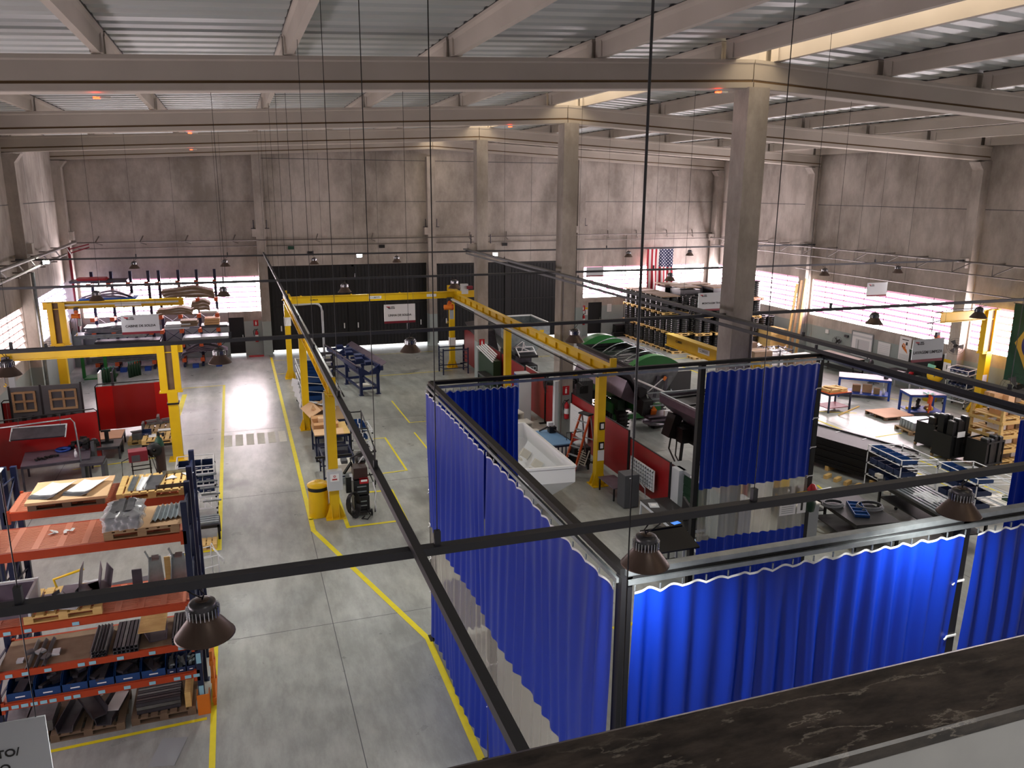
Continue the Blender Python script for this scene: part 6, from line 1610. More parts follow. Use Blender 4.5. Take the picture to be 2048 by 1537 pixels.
# green wheeled spreader with tarp
o = T('tarp_spreader', 'green wheeled spreader with arched green tarp ends and darkened inside', 'machine', (14.4, 27.9, 0))
hopper(o, -.98, .98, -2.4, 2.4, 2.9, 1.45, .3, .35, 2.2, 'steel', rim='galv')
m = MB()
def tf(y0, y1, hh=.36):
    def fn(u, v):
        a = u*2-1; return (a*.98, y0+(y1-y0)*v, 2.93+hh*(1-a*a))
    return fn
m.bb(-.95, .95, -2.3, 2.3, 2.68, 2.72)
for k in range(5): m.bar((-.9, -1.8+.85*k, 2.8), (.9, -1.5+.85*k, 2.76), .12, .03)
P('dark_inside_sheet', m, M['inside_black'], o)  # flat black sheet and bars added to darken the open hopper
for y0, y1, mt in ((-2.45, -2.1, 'green'), (2.0, 2.45, 'green')):
    m = MB(); m.grid(tf(y0, y1), 16, 2); 
    yy = y0 if y0 < 0 else y1
    m.grid(lambda u, v: ((u*2-1)*.98, yy, 2.93+.36*(1-(u*2-1)**2)*v), 16, 2)
    m.grid(lambda u, v: ((u*2-1)*.98, y1 if y0 < 0 else y0, 2.93+.36*(1-(u*2-1)**2)*v), 16, 2)
    P('tarp_end', m, M[mt], o)
for y in (-1.75, -.85, .1, 1.1):
    m = MB(); m.tube([((u/8-1)*.98, y, 2.95+.36*(1-(u/8-1)**2)) for u in range(17)], .02); P('tarp_bow', m, M['galv'], o)
m = MB()
for y in (-1.2, .9): m.bar((-.9, y, 2.6), (.9, y, 2.6), .05); m.bar((-.6, y, 2.6), (.3, y+.6, 2.85), .04); m.bar((.5, y, 2.4), (-.2, y-.5, 2.8), .06)
P('inner_frame', m, M['dark_grey'], o)
m = MB(); m.bar((-1.02, -2.4, 2.86), (-1.02, 2.4, 2.86), .09); m.cyl((-1.05, -2.55, 2.95), (-1.05, 2.55, 2.95), .05, 10); P('roller_tube', m, M['black'], o)
m = MB(); m.hexa([(-1.25, -2.2, 1.7), (-.6, -2.2, 1.35), (-.6, 2.2, 1.35), (-1.25, 2.2, 1.7)], [(-1.02, -2.2, 2.35), (-.5, -2.2, 1.5), (-.5, 2.2, 1.5), (-1.02, 2.2, 2.35)]); P('side_skirt', m, M['purple_steel'], o)
m = MB(); m.bb(-.4, .4, -2.3, 2.6, 1.0, 1.4); m.bb(-.3, .3, 2.2, 4.0, .85, 1.05); m.bb(-.9, .9, -1.1, -.9, .5, .7); m.bb(-.9, -.7, -.9, .6, .7, 1.1); m.bar((-.7, -1, .6), (-.5, .8, .85), .12); P('chassis', m, M['green'], o)
m = MB(); m.bb(-.85, -.55, -1.2, -.6, .9, 1.35); P('gearbox', m, M['dark_green'], o)
m = MB(); m.bb(-.55, .35, -1.35, .3, .95, 1.0); P('fender', m, M['purple_steel'], o)
def wheel(parent, x, y, r_=.5, w=.42):
    m = MB(); m.lathe([(r_*.52, -w/2), (r_*.8, -w/2), (r_*.97, -w*.36), (r_, -w*.2), (r_, w*.2), (r_*.97, w*.36), (r_*.8, w/2), (r_*.52, w/2)], 32, (x, y, r_), axis='X')
    for k in range(22):
        a = k*2*PI/22
        for s in (-1, 1):
            aa = a+(.14 if s > 0 else 0); m.box((x+s*w*.25, y+(r_+.01)*math.cos(aa), r_+(r_+.01)*math.sin(aa)), (w*.5, .05, .05), rx=aa-PI/2*0)
    t = P('tyre', m, M['rubber'], parent)
    m = MB(); m.lathe([(0, -.02), (r_*.3, -.04), (r_*.4, -w*.3), (r_*.53, -w*.45), (r_*.53, w*.45), (r_*.4, w*.3), (0, w*.2)], 24, (x, y, r_), axis='X'); P('wheel_rim', m, M['galv'], parent)
for x in (-.65, 1.0):
    for y in (-.9,): wheel(o, x, y)
wheel(o, 1.0, .5); wheel(o, -.65, .5)
m = MB(); m.bb(-.6, .6, -3.2, -2.5, 1.15, 1.2); m.bb(-.5, .55, -3.25, -2.6, 1.02, 1.08); m.bar((-.7, -3.0, .95), (.8, -3.0, .95), .06); m.lathe([(0, 0), (.4, 0), (.45, .05)], 16, (-.2, -2.9, .85)); P('spinner_unit', m, M['purple_steel'], o)
m = MB(); m.bb(.0, .5, -3.3, -3.2, 1.2, 1.4); P('plate', m, M['white_paint'], o)
m = MB(); m.box((-.3, -2.9, 1.35), (.2, .3, .2), rx=.4); P('motor', m, M['orange'], o)
m = MB()
for z, y in ((1.95, -2.7), (1.75, -2.85), (1.55, -3.0)): m.bar((-.45, y, z), (.6, y, z), .06, .05)
m.bar((-.45, -2.6, 2.0), (-.45, -3.05, 1.5), .05); m.bar((.6, -2.6, 2.0), (.6, -3.05, 1.5), .05); P('guard', m, M['galv'], o)
m = MB(); m.box((-.55, -2.75, 1.5), (.4, .5, .6), rx=.2); m.box((-.6, -2.5, 1.9), (.3, .4, .4)); P('drive_unit', m, M['black'], o)
m = MB(); m.bar((-.9, -2.5, 2.5), (.75, -3.9, 1.75), .05); m.bar((-.7, -2.45, 1.6), (.3, -2.5, 2.4), .03); P('stay_rod', m, M['white_paint'], o)
m = MB(); m.bar((.0, -2.46, 1.7), (.15, -2.44, 2.5), .12, .03); m.bar((.4, -2.46, 1.7), (.5, -2.44, 2.5), .12, .03); P('rib', m, M['dark_steel'], o)
m = MB(); m.box((.4, -2.47, 2.4), (.12, .02, .16), ry=.6); P('sticker', m, M['orange'], o)
m = MB(); m.bb(-.5, -.38, 3.3, 3.42, 0, 1.7); m.bb(-.6, -.28, 3.2, 3.5, 0, .03); m.bb(-.55, .1, 3.3, 3.45, 1.1, 1.25); P('jack_leg', m, M['black'], o)
m = MB(); m.box((-.75, 3.2, 1.3), (.25, .2, .25)); P('coupling', m, M['yellow'], o)
# dark hopper near the curtain
o = T('dark_hopper', 'open hopper with dark inside and grey rim beside the hanging blue curtain', 'machine', (14.45, 21.6, 0))
hopper(o, -.95, 1.0, -2.4, 1.85, 2.42, 1.5, .28, .3, 1.6, 'purple_steel', rim='galv')
m = MB(); m.hexa([(-.85, -2.25, 2.3), (.9, -2.25, 2.3), (.9, 1.75, 2.3), (-.85, 1.75, 2.3)], [(-.85, -2.25, 2.32), (.9, -2.25, 2.32), (.9, 1.75, 2.32), (-.85, 1.75, 2.32)])
for k in range(4): m.bar((-.85, -1.6+1.0*k, 2.35), (.9, -1.4+1.0*k, 2.35), .1, .04)
P('dark_inside_sheet', m, M['black'], o)  # black sheet and bars across the opening stand for its dark inside
m = MB(); m.bb(-.4, .4, -2.0, 1.6, .9, 1.5); P('chassis', m, M['black_metal'], o)
for x in (-.35, .35):
    for y in (-1.7, 1.3):
        m = MB(); m.bar((x, y, 0), (x*.8, y, 1.0), .08); P('leg', m, M['black'], o)
m = MB(); m.box((-.75, 1.3, 1.4), (.3, .5, .8), ry=.3); m.box((-.6, .8, 1.2), (.3, .4, .5)); m.tube([(-.8, 1.2, 1.2), (-1.0, 1.0, .7), (-.95, .6, .3), (-1.2, .4, .05)], .03); m.tube([(-.7, 1.0, 1.1), (-.85, .8, .5), (-.8, .4, .15)], .025); P('drive_unit', m, M['black'], o)
m = MB(); m.lathe([(.18, -.03), (.24, -.03), (.24, .03), (.18, .03), (.18, -.03)], 18, (-.55, -.4, .55), axis='Y'); m.bar((-.78, -.4, .55), (-.32, -.4, .55), .04); m.bar((-.55, -.4, .3), (-.55, -.4, .8), .04); P('hand_wheel', m, M['dark_steel'], o)
m = MB(); m.bb(-1.1, -.3, -.9, .4, .0, .2); m.box((-.9, -.2, .3), (.3, .5, .25)); P('base', m, M['maroon'], o)
o = T('black_crate', 'black box crate with pale top beyond the wheeled spreader', 'crate', (19.3, 32.2, 0))
m = MB(); m.bb(-.55, .55, -.5, .5, 0, 1.0); P('crate_body', m, M['black'], o, bevel=.01)
m = MB(); m.bb(-.5, .5, -.45, .45, 1.0, 1.02); P('lid', m, M['pale'], o)
# ------------------------------------------------------------------ drum store by the far right corner
dm = MB(); pr_ = [(0, 0), (.24, 0)]
for k in range(7): pr_ += [(.255, .02+.115*k), (.255, .08+.115*k), (.24, .09+.115*k), (.24, .115+.115*k)]
pr_ += [(.27, .83), (.27, .87), (.25, .88), (.25, .85), (0, .84)]
dm.lathe(pr_, 16)
drum0 = None
def drum(x, y, z, label, grp):
    global drum0
    if drum0 is None:
        drum0 = S('black_tub', dm, M['black_plastic'], label, 'tub', (x, y, z), 0, grp)
        return drum0
    o = drum0.copy(); COL.objects.link(o); o.location = (x, y, z); o.rotation_euler = (0, 0, rnd.uniform(0, 6)); o['label'] = label; o['group'] = grp; return o
pal0 = None
def dpal(x, y, z, label, mt='wood'):
    global pal0
    if pal0 is None or mt != 'wood':
        o = S('pallet', pallet_mb(1.15, 1.2, 6), M[mt], label, 'pallet', (x, y, z), 0, 'pallets in the tub stacks')
        if mt == 'wood': pal0 = o
        return o
    o = pal0.copy(); COL.objects.link(o); o.location = (x, y, z); o['label'] = label; return o
LV = ('bottom', 'middle', 'top')
stacks = [(24.0+.02*k, 45.4-1.27*k, 3 if k < 4 else 2, 'aisle side tub stack, %s from the end wall' % ORD[k]) for k in range(5)] + [(25.35, 39.95, 3, 'front row tub stack, second from the aisle'), (26.65, 39.9, 3, 'front row tub stack, third from the aisle'), (27.95, 39.0, 3, 'tub stack beside the leaning planks'), (29.3, 39.4, 2, 'tub stack against the noticeboard wall'), (25.4, 41.4, 3, 'inner tub stack, first from the aisle'), (26.8, 41.5, 3, 'inner tub stack, second from the aisle'), (28.3, 40.6, 3, 'inner tub stack, third from the aisle')]
for x, y, n, t in stacks:
    for q in range(n):
        z = 1.04*q
        dpal(x, y, z, 'wooden pallet at the %s of %s' % (LV[q], t))
        for k, (dx, dy) in enumerate(((-.28, -.29), (.28, -.29), (-.28, .29), (.28, .29))):
            drum(x+dx, y+dy, z+.142, 'black tub, %s %s corner, %s pallet, %s' % (('near', 'near', 'far', 'far')[k], ('aisle', 'wall', 'aisle', 'wall')[k], LV[q], t), 'black tubs stacked on pallets')
dpal(28.0, 39.0, 3.12, 'bright pinkish pallet on top of the stack beside the leaning planks', 'ply')
drum(28.3, 39.0, 3.262, 'single black tub standing alone on the topmost pallet', 'black tubs stacked on pallets')
r = random.Random(31)
for k in range(5):
    x, y = 24.0, 45.4-1.27*k
    if k < 4:
        S('card_cover', MB().box((0, 0, .04), (1.2, 1.2, .06), rx=r.uniform(-.03, .03)), M['brown_card'], 'flat brown card cover over the tub stack %s from the end wall' % ORD[k], 'cover', (x, y, 3.12+.0))
for k, (x, y) in enumerate(((26.0, 44.6), (27.6, 44.3), (26.2, 43.1), (28.2, 42.6))):
    o = T('covered_stack', 'dark wrapped goods stack with brown top behind the tubs, %s counted inwards' % ORD[k], 'stack', (x, y, 0))
    m = MB(); m.bb(-.7, .7, -.6, .6, 0, 3.3+.1*(k % 2)); P('wrapped_body', m, M['black_plastic'], o)
    m = MB(); m.box((0, 0, 3.45), (1.5, 1.25, .06), ry=.02*(-1)**k); P('card_cover', m, M['brown_card'], o)
S('steel_beams', MB().bb(-1.4, 1.4, -.25, .25, 0, .7).bb(-1.7, 1.6, -.5, -.2, 0, .25), M['black'], 'low black steel beams along the end wall beside the narrow door', 'beams', (25.0-.6, 46.25, 0))
for k, (x, y, z, rz) in enumerate(((24.2, 38.25, 0, .05), (24.9, 38.4, 0, .0), (24.6, 38.4, .145, .1), (25.4, 38.2, 0, -.1))):
    pallet((x, y, z), rz, 'small loose pallet near the yellow jib arm, %s' % ('lowest by the yellow line', 'second on the floor', 'on top of the others', 'half hidden by the column')[k], .8, .7, 'wood', 6)
S('blue_drum_box', MB().bb(-.25, .25, -.25, .25, 0, 1.0), M['blue_glow'], 'bright blue sack standing behind the concrete column edge', 'sack', (25.3, 36.4, .15))  # no lamp: the sack's brightness is emission shared with the tablet display
carton((25.3, 36.4, 0), (.6, .6, .15), 'pale carton base under the bright blue sack', 'card_light')
# timber and boxes against the right column
for k, (x, y, dx, h, mt) in enumerate(((29.2, 36.55, .45, 4.4, 'wood_old'), (29.45, 36.4, .4, 4.5, 'wood'), (29.0, 36.7, .5, 4.2, 'wood'))):
    o = S('wood_plank', MB().bar((0, 0, 0), (dx, .15, h), .16, .05), M[mt], 'long plank leaning against the wall column, %s counted from the tubs' % ORD[(1, 2, 0)[k]], 'plank', (x, y, 0))
for k in range(7):
    S('timber_board', MB().bb(-.55, .55, -.6, .6, 0, .15), M['wood'], 'pale timber layer in the wood pile beside the planks, %s from the floor' % ORD[k], 'board', (29.0, 38.0-.03*(k % 2), .155*k+.45), 0, 'pale timber pile')
S('timber_bearer', MB().bb(-.55, .55, -.6, .6, 0, .45), M['wood_old'], 'rough wooden base under the pale timber pile', 'base', (29.0, 38.0, 0))
o = T('scrap_crate', 'wire crate overflowing with crumpled white film and paper', 'crate', (27.0, 35.2, 0))
m = MB()
for z in (.1, .5, .95):
    for a, b in (((-.8, -.6), (.8, -.6)), ((.8, -.6), (.8, .6)), ((.8, .6), (-.8, .6)), ((-.8, .6), (-.8, -.6))): m.bar((*a, z), (*b, z), .05)
for x, y in ((-.8, -.6), (.8, -.6), (.8, .6), (-.8, .6), (0, -.6)): m.bar((x, y, 0), (x, y, 1.0), .05)
P('crate_frame', m, M['dark_steel'], o)
m = MB(); r = random.Random(6)
m.bb(-.76, .76, -.56, .56, .08, .8)
for k in range(40): m.box((r.uniform(-.75, .75), r.uniform(-.6, .55), r.uniform(.3, 1.15)), (r.uniform(.1, .4), r.uniform(.05, .3), .03), rz=r.uniform(0, 3), rx=r.uniform(-1, 1), ry=r.uniform(-.6, .6), mi=k % 4 == 0)
P('scrap', m, [M['paper'], M['brown_card']], o)
for k, (x, y, h, mt) in enumerate(((25.6, 34.6, 1.1, 'brown_card'), (25.5, 35.8, 1.35, 'wood_dark'))):
    carton((x, y, 0), (1.1, 1.0, h), 'large brown carton between concrete column and scrap crate, the %s one' % ('shorter', 'taller')[k], mt)
S('flat_board', MB().box((0, 0, .03), (1.6, .9, .05), rz=.1), M['pale'], 'pale board lying flat on boxes beyond the curtain rail', 'board', (27.0, 33.0, 1.0))
carton((27.0, 33.0, 0), (1.4, .8, 1.0), 'dark carton below the pale board beyond the curtain rail', 'brown_card')
# wooden topped carts and blue tables
table((24.0, 27.0, 0), .05, 1.2, .9, .85, 'dark blue cart frame with orange rim carrying pale wooden frames', 'arm_orange', 'rack_blue', 'maroon', cat='cart', name='frame_cart')
for k in range(2):
    m = MB(); w, d = .9, .6
    for s in (-1, 1): m.bb(-w/2, w/2, s*d/2-.05, s*d/2+.05, 0, .05); m.bb(s*w/2-.05, s*w/2+.05, -d/2, d/2, 0, .05)
    m.box((0, 0, .06), (.25, .8, .03), rz=.5)
    S('timber_frame_piece', m, M['wood'], 'pale wooden frame on the orange rimmed cart, %s one' % ('lower', 'upper')[k], 'frame', (24.0, 27.0, .855+.08*k), .1*k)
S('wood_plank', MB().bar((-.5, -.5, .02), (.35, -.7, .4), .1, .03), M['wood'], 'pale plank leaning on the floor against the orange rimmed cart', 'plank', (24.1, 26.6, 0))
table((24.6, 30.5, 0), 0, 1.1, .7, 1.0, 'pale topped work stand behind the orange rimmed cart', 'ply', 'light_grey', None, lt=.12)
carton((25.6, 30.6, 0), (.9, .8, 1.0), 'black box cabinet beside the pale topped work stand', 'black')
table((27.0, 28.45, 0), -.72, 2.2, 1.1, .95, 'long blue welding table with grey top and boxes on its shelf', 'purple_steel', 'blue_paint', 'blue_paint', .07, .09)
for k, (x, y, w, h, mt, t) in enumerate(((-.3, .1, .35, .3, 'card', 'first brown carton on the long blue table shelf'), (.15, .05, .4, .35, 'card_light', 'second carton on the long blue table shelf'), (.55, -.1, .25, .25, 'wood_old', 'third small carton on the long blue table shelf'))):
    c, s_ = math.cos(-.72), math.sin(-.72); carton((27.0+c*x-s_*y, 28.45+s_*x+c*y, .21), (w, .3, h), t, mt, -.72)
o = T('spray_bottle', 'white spray bottle on the long blue table shelf', 'bottle', (27.45, 27.7, .21))
m = MB(); m.lathe([(0, 0), (.06, 0), (.06, .18), (.02, .3), (0, .34)], 10); P('bottle_body', m, M['white_paint'], o)
S('vise_block', MB().box((0, 0, .05), (.16, .12, .1)), M['black'], 'small dark clamp on the long blue table corner', 'clamp', (27.55, 27.75, .95))
table((27.2, 25.3, 0), -.35, 1.5, 1.0, .95, 'short blue table with clamps and yellow pieces on its shelf', 'purple_steel', 'blue_paint', 'blue_paint', .07, .08)
m = MB(); m.bar((0, 0, 0), (.05, 0, .75), .05); m.bar((.12, 0, .1), (0, .05, .8), .06); m.box((.02, 0, .55), (.16, .1, .3), ry=.2)
S('robot_arm', m, M['arm_orange'], 'orange jointed arm clamped to the short blue table front', 'clamp', (27.0, 24.72, .2), .1)
m = MB(); 
for k in range(7): a = k*2*PI/7; m.bar((0, 0, .02), (.25*math.cos(a), .25*math.sin(a), .06), .06, .02)
S('glove', m, M['teal_green'], 'green work gloves on the short blue table edge', 'gloves', (27.05, 24.85, .955))
for k, (x, y, mt, t) in enumerate(((26.75, 25.45, 'yellow', 'yellow block on the short blue table shelf, beside the black clamp'), (27.35, 25.0, 'yellow', 'second yellow block on the short blue table shelf'), (26.9, 25.6, 'pale', 'pale bag on the short blue table shelf'))):
    S('shelf_block', MB().box((0, 0, .05), (.35, .14, .1), rz=.3*k), M[mt], t, 'block', (x, y, .21))
m = MB(); m.box((0, 0, .08), (.6, .1, .1)); m.box((.1, 0, .25), (.1, .1, .35), ry=.4); m.box((.25, .05, .3), (.3, .08, .08))
S('black_clamp', m, M['black'], 'large black clamp on the short blue table shelf', 'clamp', (27.05, 25.4, .21), .4)
S('brown_glove', MB().lathe([(0, 0), (.2, .02), (.15, .12), (0, .14)], 10), M['card'], 'brown leather gloves on the short blue table shelf', 'gloves', (27.5, 25.2, .21))
# flat pallet with ply sheet
pallet((25.6, 25.4, 0), -.05, 'low dark pallet under the pinkish plywood sheet', 1.4, 1.2, 'wood_dark')
S('plywood_sheet', MB().bb(-.72, .72, -.62, .62, 0, .02), M['ply'], 'pinkish plywood sheet lying on the low dark pallet', 'sheet', (25.6, 25.4, .142), -.05)
pallet((25.0, 23.3, 0), -.2, 'brown pallet under the ribbed silver foam blocks', 1.3, 1.0, 'wood_old')
for k in range(5):
    S('foam_block', MB().box((0, 0, .17), (1.1, .15, .34), rx=.1), M['galv'], 'silver wrapped slab on the brown pallet, %s from the black bars' % ORD[k], 'slab', (25.0+.03*k, 22.95+.17*k, .145), -.2, 'silver slabs on the brown pallet')
# black bars standing on trolleys
def barcart(loc, rz, n, h, label, sheet_=None):
    o = T('bar_trolley', label, 'trolley', loc, rz)
    m = MB(); m.bb(-.45, .45, -.4, .4, .12, .17)
    for s in (-1, 1): m.bb(s*.43-.02, s*.43+.02, -.38, .38, .17, .95); m.bb(-.43, .43, s*.38-.02, s*.38+.02, .9, .95)
    P('trolley_frame', m, M['black'], o)
    for sx in (-1, 1):
        for sy in (-1, 1):
            m = MB(); m.cyl((sx*.4, sy*.36-.03, .06), (sx*.4, sy*.36+.03, .06), .06, 10); P('wheel', m, M['wood_old'], o)
    if sheet_:
        m = MB(); m.box((-.05, -.41, .98), (.36, .012, .2)); P('paper', m, M['paper'], o)
    return o
r = random.Random(13)
for q, (x, y, n, rz, t, sh) in enumerate(((24.05, 21.7, 4, .1, 'low black bar trolley beside the silver slabs', 0), (23.55, 20.45, 6, .05, 'black bar trolley with a white paper taped to it', 1), (24.05, 19.5, 4, .1, 'black bar trolley with shorter bars beside the crate stack', 0))):
    barcart((x, y, 0), rz, n, 1.2, t, sh)
    for k in range(n):
        hh = (1.05, 1.3, .85)[q]+r.uniform(-.1, .12); bx, by = -.3+.2*(k % 4), -.22+.36*(k//4)+r.uniform(-.05, .05)
        o = T('black_profile', 'black standing profile bundle on the %s, %s across' % (('low trolley', 'papered trolley', 'shorter trolley')[q], ORD[k]), 'profile', (x+bx, y+by, .17), rz, 'black profiles on trolleys')
        m = MB(); m.box((0, 0, hh/2), (.17, .24, hh), ry=r.uniform(-.03, .03)); P('profile_body', m, M['black'], o, bevel=.01)
        m = MB(); m.bb(-.08, .02, -.1, .1, hh, hh+.035); m.bb(.085, .09, -.1, -.08, .1, hh); P('bare_edge', m, M['galv'], o)
# stacked pallet crates with parts
def crate(loc, rz, w, d, h, label):
    o = T('pallet_crate', label, 'crate', loc, rz)
    P('pallet_base', pallet_mb(w, d, 6), M['wood'], o)
    m = MB()
    for sx in (-1, 1):
        for sy in (-1, 1): m.bb(sx*(w/2-.06)-.05, sx*(w/2-.06)+.05, sy*(d/2-.06)-.05, sy*(d/2-.06)+.05, .14, h)
    P('corner_post', m, M['wood'], o)
    m = MB()
    for sy in (-1, 1): m.bb(-w/2, w/2, sy*d/2-.03, sy*d/2+.03, h-.1, h)
    for sx in (-1, 1): m.bb(sx*w/2-.03, sx*w/2+.03, -d/2, d/2, h-.1, h)
    P('top_rail', m, M['wood'], o)
    return o
r = random.Random(17)
CH = .52
for q in range(4):
    crate((25.1, 19.9, CH*q), .02, 1.5, 1.3, CH, 'wooden pallet crate in the tall stack, %s from the floor' % ORD[q])
    for k in range(3):
        carton((24.75+.38*k, 19.75, CH*q+.145), (.3, .5, .22), 'brown parts carton inside crate level %s of the tall stack, %s across' % (ORD[q], ORD[k]), ('card', 'brown_card', 'paper')[(k+q) % 3])
    for k in range(3):
        S('black_part', MB().box((0, 0, .05), (.6, .08, .07), rz=.2*k), M['black'], 'black metal part lying on crate level %s of the tall stack, %s in the heap' % (ORD[q], ORD[k]), 'metal part', (25.1, 20.15+.12*k, CH*q+.145), .1*k, 'black parts in the crates')
for k, (x, y, w, h, mt) in enumerate(((24.7, 20.0, .4, .35, 'card'), (25.15, 19.85, .3, .28, 'card_light'), (25.55, 19.9, .25, .22, 'brown_card'))):
    carton((x, y, CH*4+.0), (w, .4, h), 'brown carton standing on top of the tall crate stack, %s across' % ORD[k], mt)
crate((26.6, 19.8, 0), .0, 1.1, 1.2, .7, 'wooden crate beside the tall stack at the picture edge')
crate((26.6, 19.8, .7), .0, 1.1, 1.2, .7, 'upper wooden crate beside the tall stack at the picture edge')
carton((26.55, 19.7, .85), (.5, .5, .45), 'brown carton inside the upper crate at the picture edge', 'card')
carton((26.55, 19.7, .145), (.6, .5, .4), 'brown carton inside the lower crate at the picture edge', 'brown_card')
pallet((25.4, 18.55, 0), .2, 'low pallet leaning parts beside the tall crate stack', 1.1, .7, 'wood', 5)
S('crumpled_film', MB().grid(lambda u, v: (u*1.2-.6, v*.7-.35, .12+.08*math.sin(u*9)*math.cos(v*7)), 16, 10), M['wrap_film'], 'crumpled clear film on the floor beside the tall crates', 'film', (24.9, 17.85, 0))
o = T('scrap_pallet', 'yellowish pallet with foam trays behind the lamp at the picture edge', 'pallet', (21.0, 16.3, 0))
P('pallet_base', pallet_mb(1.2, 1.0, 6), M['wood'], o)
m = MB(); 
for k in range(4): m.bb(-.5+.26*k, -.28+.26*k, -.4, .4, .14, .3)
P('foam_tray', m, M['pale'], o)
m = MB(); m.bb(.1, .55, -.45, .0, .3, .42); P('green_tray', m, M['dark_green'], o)
# long black panels stacked
for k in range(7):
    o = S('black_cover_sheet', MB().bb(-.68, .68, -2.35, 2.35, 0, .1).bb(-.7, -.62, -2.35, 2.35, .1, .13).bb(.62, .7, -2.35, 2.35, .1, .13), M['black_metal'], 'long black panel in the stack beside the bin racks, %s from the floor' % ORD[k], 'panel', (19.1+.02*(k % 3), 20.9-.03*(k % 2), .16+.135*k), .28+0*k, 'long black panels')
    for yy in (-1.6, -.6, .4, 1.4):
        if k == 6: m = MB(); m.bb(.3, .55, yy-.02, yy+.02, .101, .108); P('white_strip', m, M['white_paint'], o)
S('white_cover', MB().box((0, 0, .02), (.3, .16, .04)), M['paper'], 'small white part on the far end of the black panels', 'part', (18.75, 22.6, 1.11))
for k in range(3):
    S('wood_beam', MB().bb(-.8, .8, -.06, .06, 0, .155), M['wood'], 'wooden bearer under the long black panels, %s from the booth' % ORD[k], 'beam', (19.2-.4*(k-1)*1.0, 20.9+1.6*(k-1), 0), .28, 'wooden bearers')
for k in range(4):
    S('wood_block', MB().box((0, 0, .06), (.35, .12, .12), rz=.4), M['wood'], 'loose wooden block in the row beside the black panels, %s along' % ORD[k], 'block', (18.0-.02*k+.12*k, 20.1-.35*k, 0), 0, 'loose wooden blocks')
# white bin racks
for q, (x, y, h, t, n) in enumerate(((18.75, 17.9, 1.55, 'white pipe bin rack beside the long black panels', 4), (19.9, 16.3, 1.4, 'second white pipe bin rack closer to the booth corner', 4))):
    pipe_rack((x, y, 0), PI/2-.1, 1.5, 1.25, h, (h-.22, h-.6, h-.98), t, diag=False, slope=.06)
    for z, rw in ((h-.22, 'top'), (h-.6, 'middle'), (h-.98, 'lowest')):
        rackbin((x, y), PI/2-.1, n, 1.45, 1.25, .16, z, .06, ('blue bin on the '+rw+' shelf of the %s white rack' % ('first', 'second')[q])+', %s along', ('bin_blue', 'bin_navy', 'bin_navy')[('top', 'middle', 'lowest').index(rw)], bd=.5, yoff=.3, grp='bins of the %s white rack, %s shelf' % (('first', 'second')[q], rw))
r = random.Random(19)
for k in range(5):
    S('metal_part', MB().box((0, 0, .06), (.14, .2, .1), rz=k), M['chrome' if k % 2 else 'pale'], 'small shiny part hanging at the first white rack end, %s from the top' % ORD[k], 'metal part', (18.05, 18.0-.1*k, .75-.1*k+.0), 0, 'shiny parts at the first white rack')
# black profile table with steel bars, and low black tables
table((17.9, 15.9, 0), -.15, 1.2, 2.9, .85, 'long dark rack table covered with galvanised bars before the booth rail', 'black', 'black', 'black', lt=.06, shelf_z=.4)
for k in range(8):
    S('steel_bar', MB().bb(-.04, .04, -1.45, 1.45, 0, .04), M['galv'], 'long galvanised bar on the dark rack table, %s from the booth' % ORD[k], 'bar', (17.4+.14*k, 15.95, .852), -.15+.01*(k % 3), 'galvanised bars on the dark rack table')
S('plastic_bag', MB().grid(lambda u, v: (u*.5-.25, v*.7-.35, .04+.09*abs(math.sin(u*8+v*3))), 12, 10), M['wrap_film'], 'crumpled film lying on the galvanised bars', 'film', (17.7, 15.8, .9))
table((15.6, 16.2, 0), -.15, 1.3, 2.0, .75, 'black work table with coiled hoses and navy tray', 'black_metal', 'black', 'black', lt=.07)
for k, (x, y, rr) in enumerate(((15.15, 16.6, .3), (16.0, 16.15, .38))):
    m = MB()
    for q in range(3): m.tube([((rr-.02*q)*math.cos(a*PI/12), (rr-.02*q)*.8*math.sin(a*PI/12), .03+.03*q) for a in range(25)], .02)
    S('coiled_hose', m, M['dark_grey'], 'coiled dark hose on the black work table, the %s coil' % ('smaller', 'larger')[k], 'hose', (x, y, .752))
o = T('parts_tray', 'navy divided tray between the coiled hoses', 'tray', (15.55, 16.1, .752), -.5)
m = MB(); m.bb(-.18, .18, -.5, .5, 0, .02)
for k in range(5): m.bb(-.18, .18, -.5+.245*k, -.48+.245*k, 0, .08)
m.bb(-.19, -.17, -.5, .5, 0, .08); m.bb(.17, .19, -.5, .5, 0, .08); P('tray_body', m, M['bin_blue'], o)
table((15.1, 17.9, 0), -.1, 1.3, .8, .7, 'black bench with small bottles and valves beyond the hose table', 'black', 'black', 'black')
for k in range(7):
    m = MB(); m.lathe([(0, 0), (.04, 0), (.045, .1+.03*(k % 3)), (.02, .16+.03*(k % 3)), (0, .18+.03*(k % 3))], 8)
    S('valve_part', m, M['chrome' if k % 3 == 0 else 'dark_steel'], 'small valve part on the black bench, %s along' % ORD[k], 'metal part', (14.6+.15*k, 17.8+.12*(k % 2), .7), 0, 'valve parts on the black bench')
S('white_rod', MB().cyl((-.9, 0, .03), (.9, .25, .03), .02, 6), M['white_paint'], 'white rod lying across the black bench edge', 'rod', (15.2, 17.55, .7))
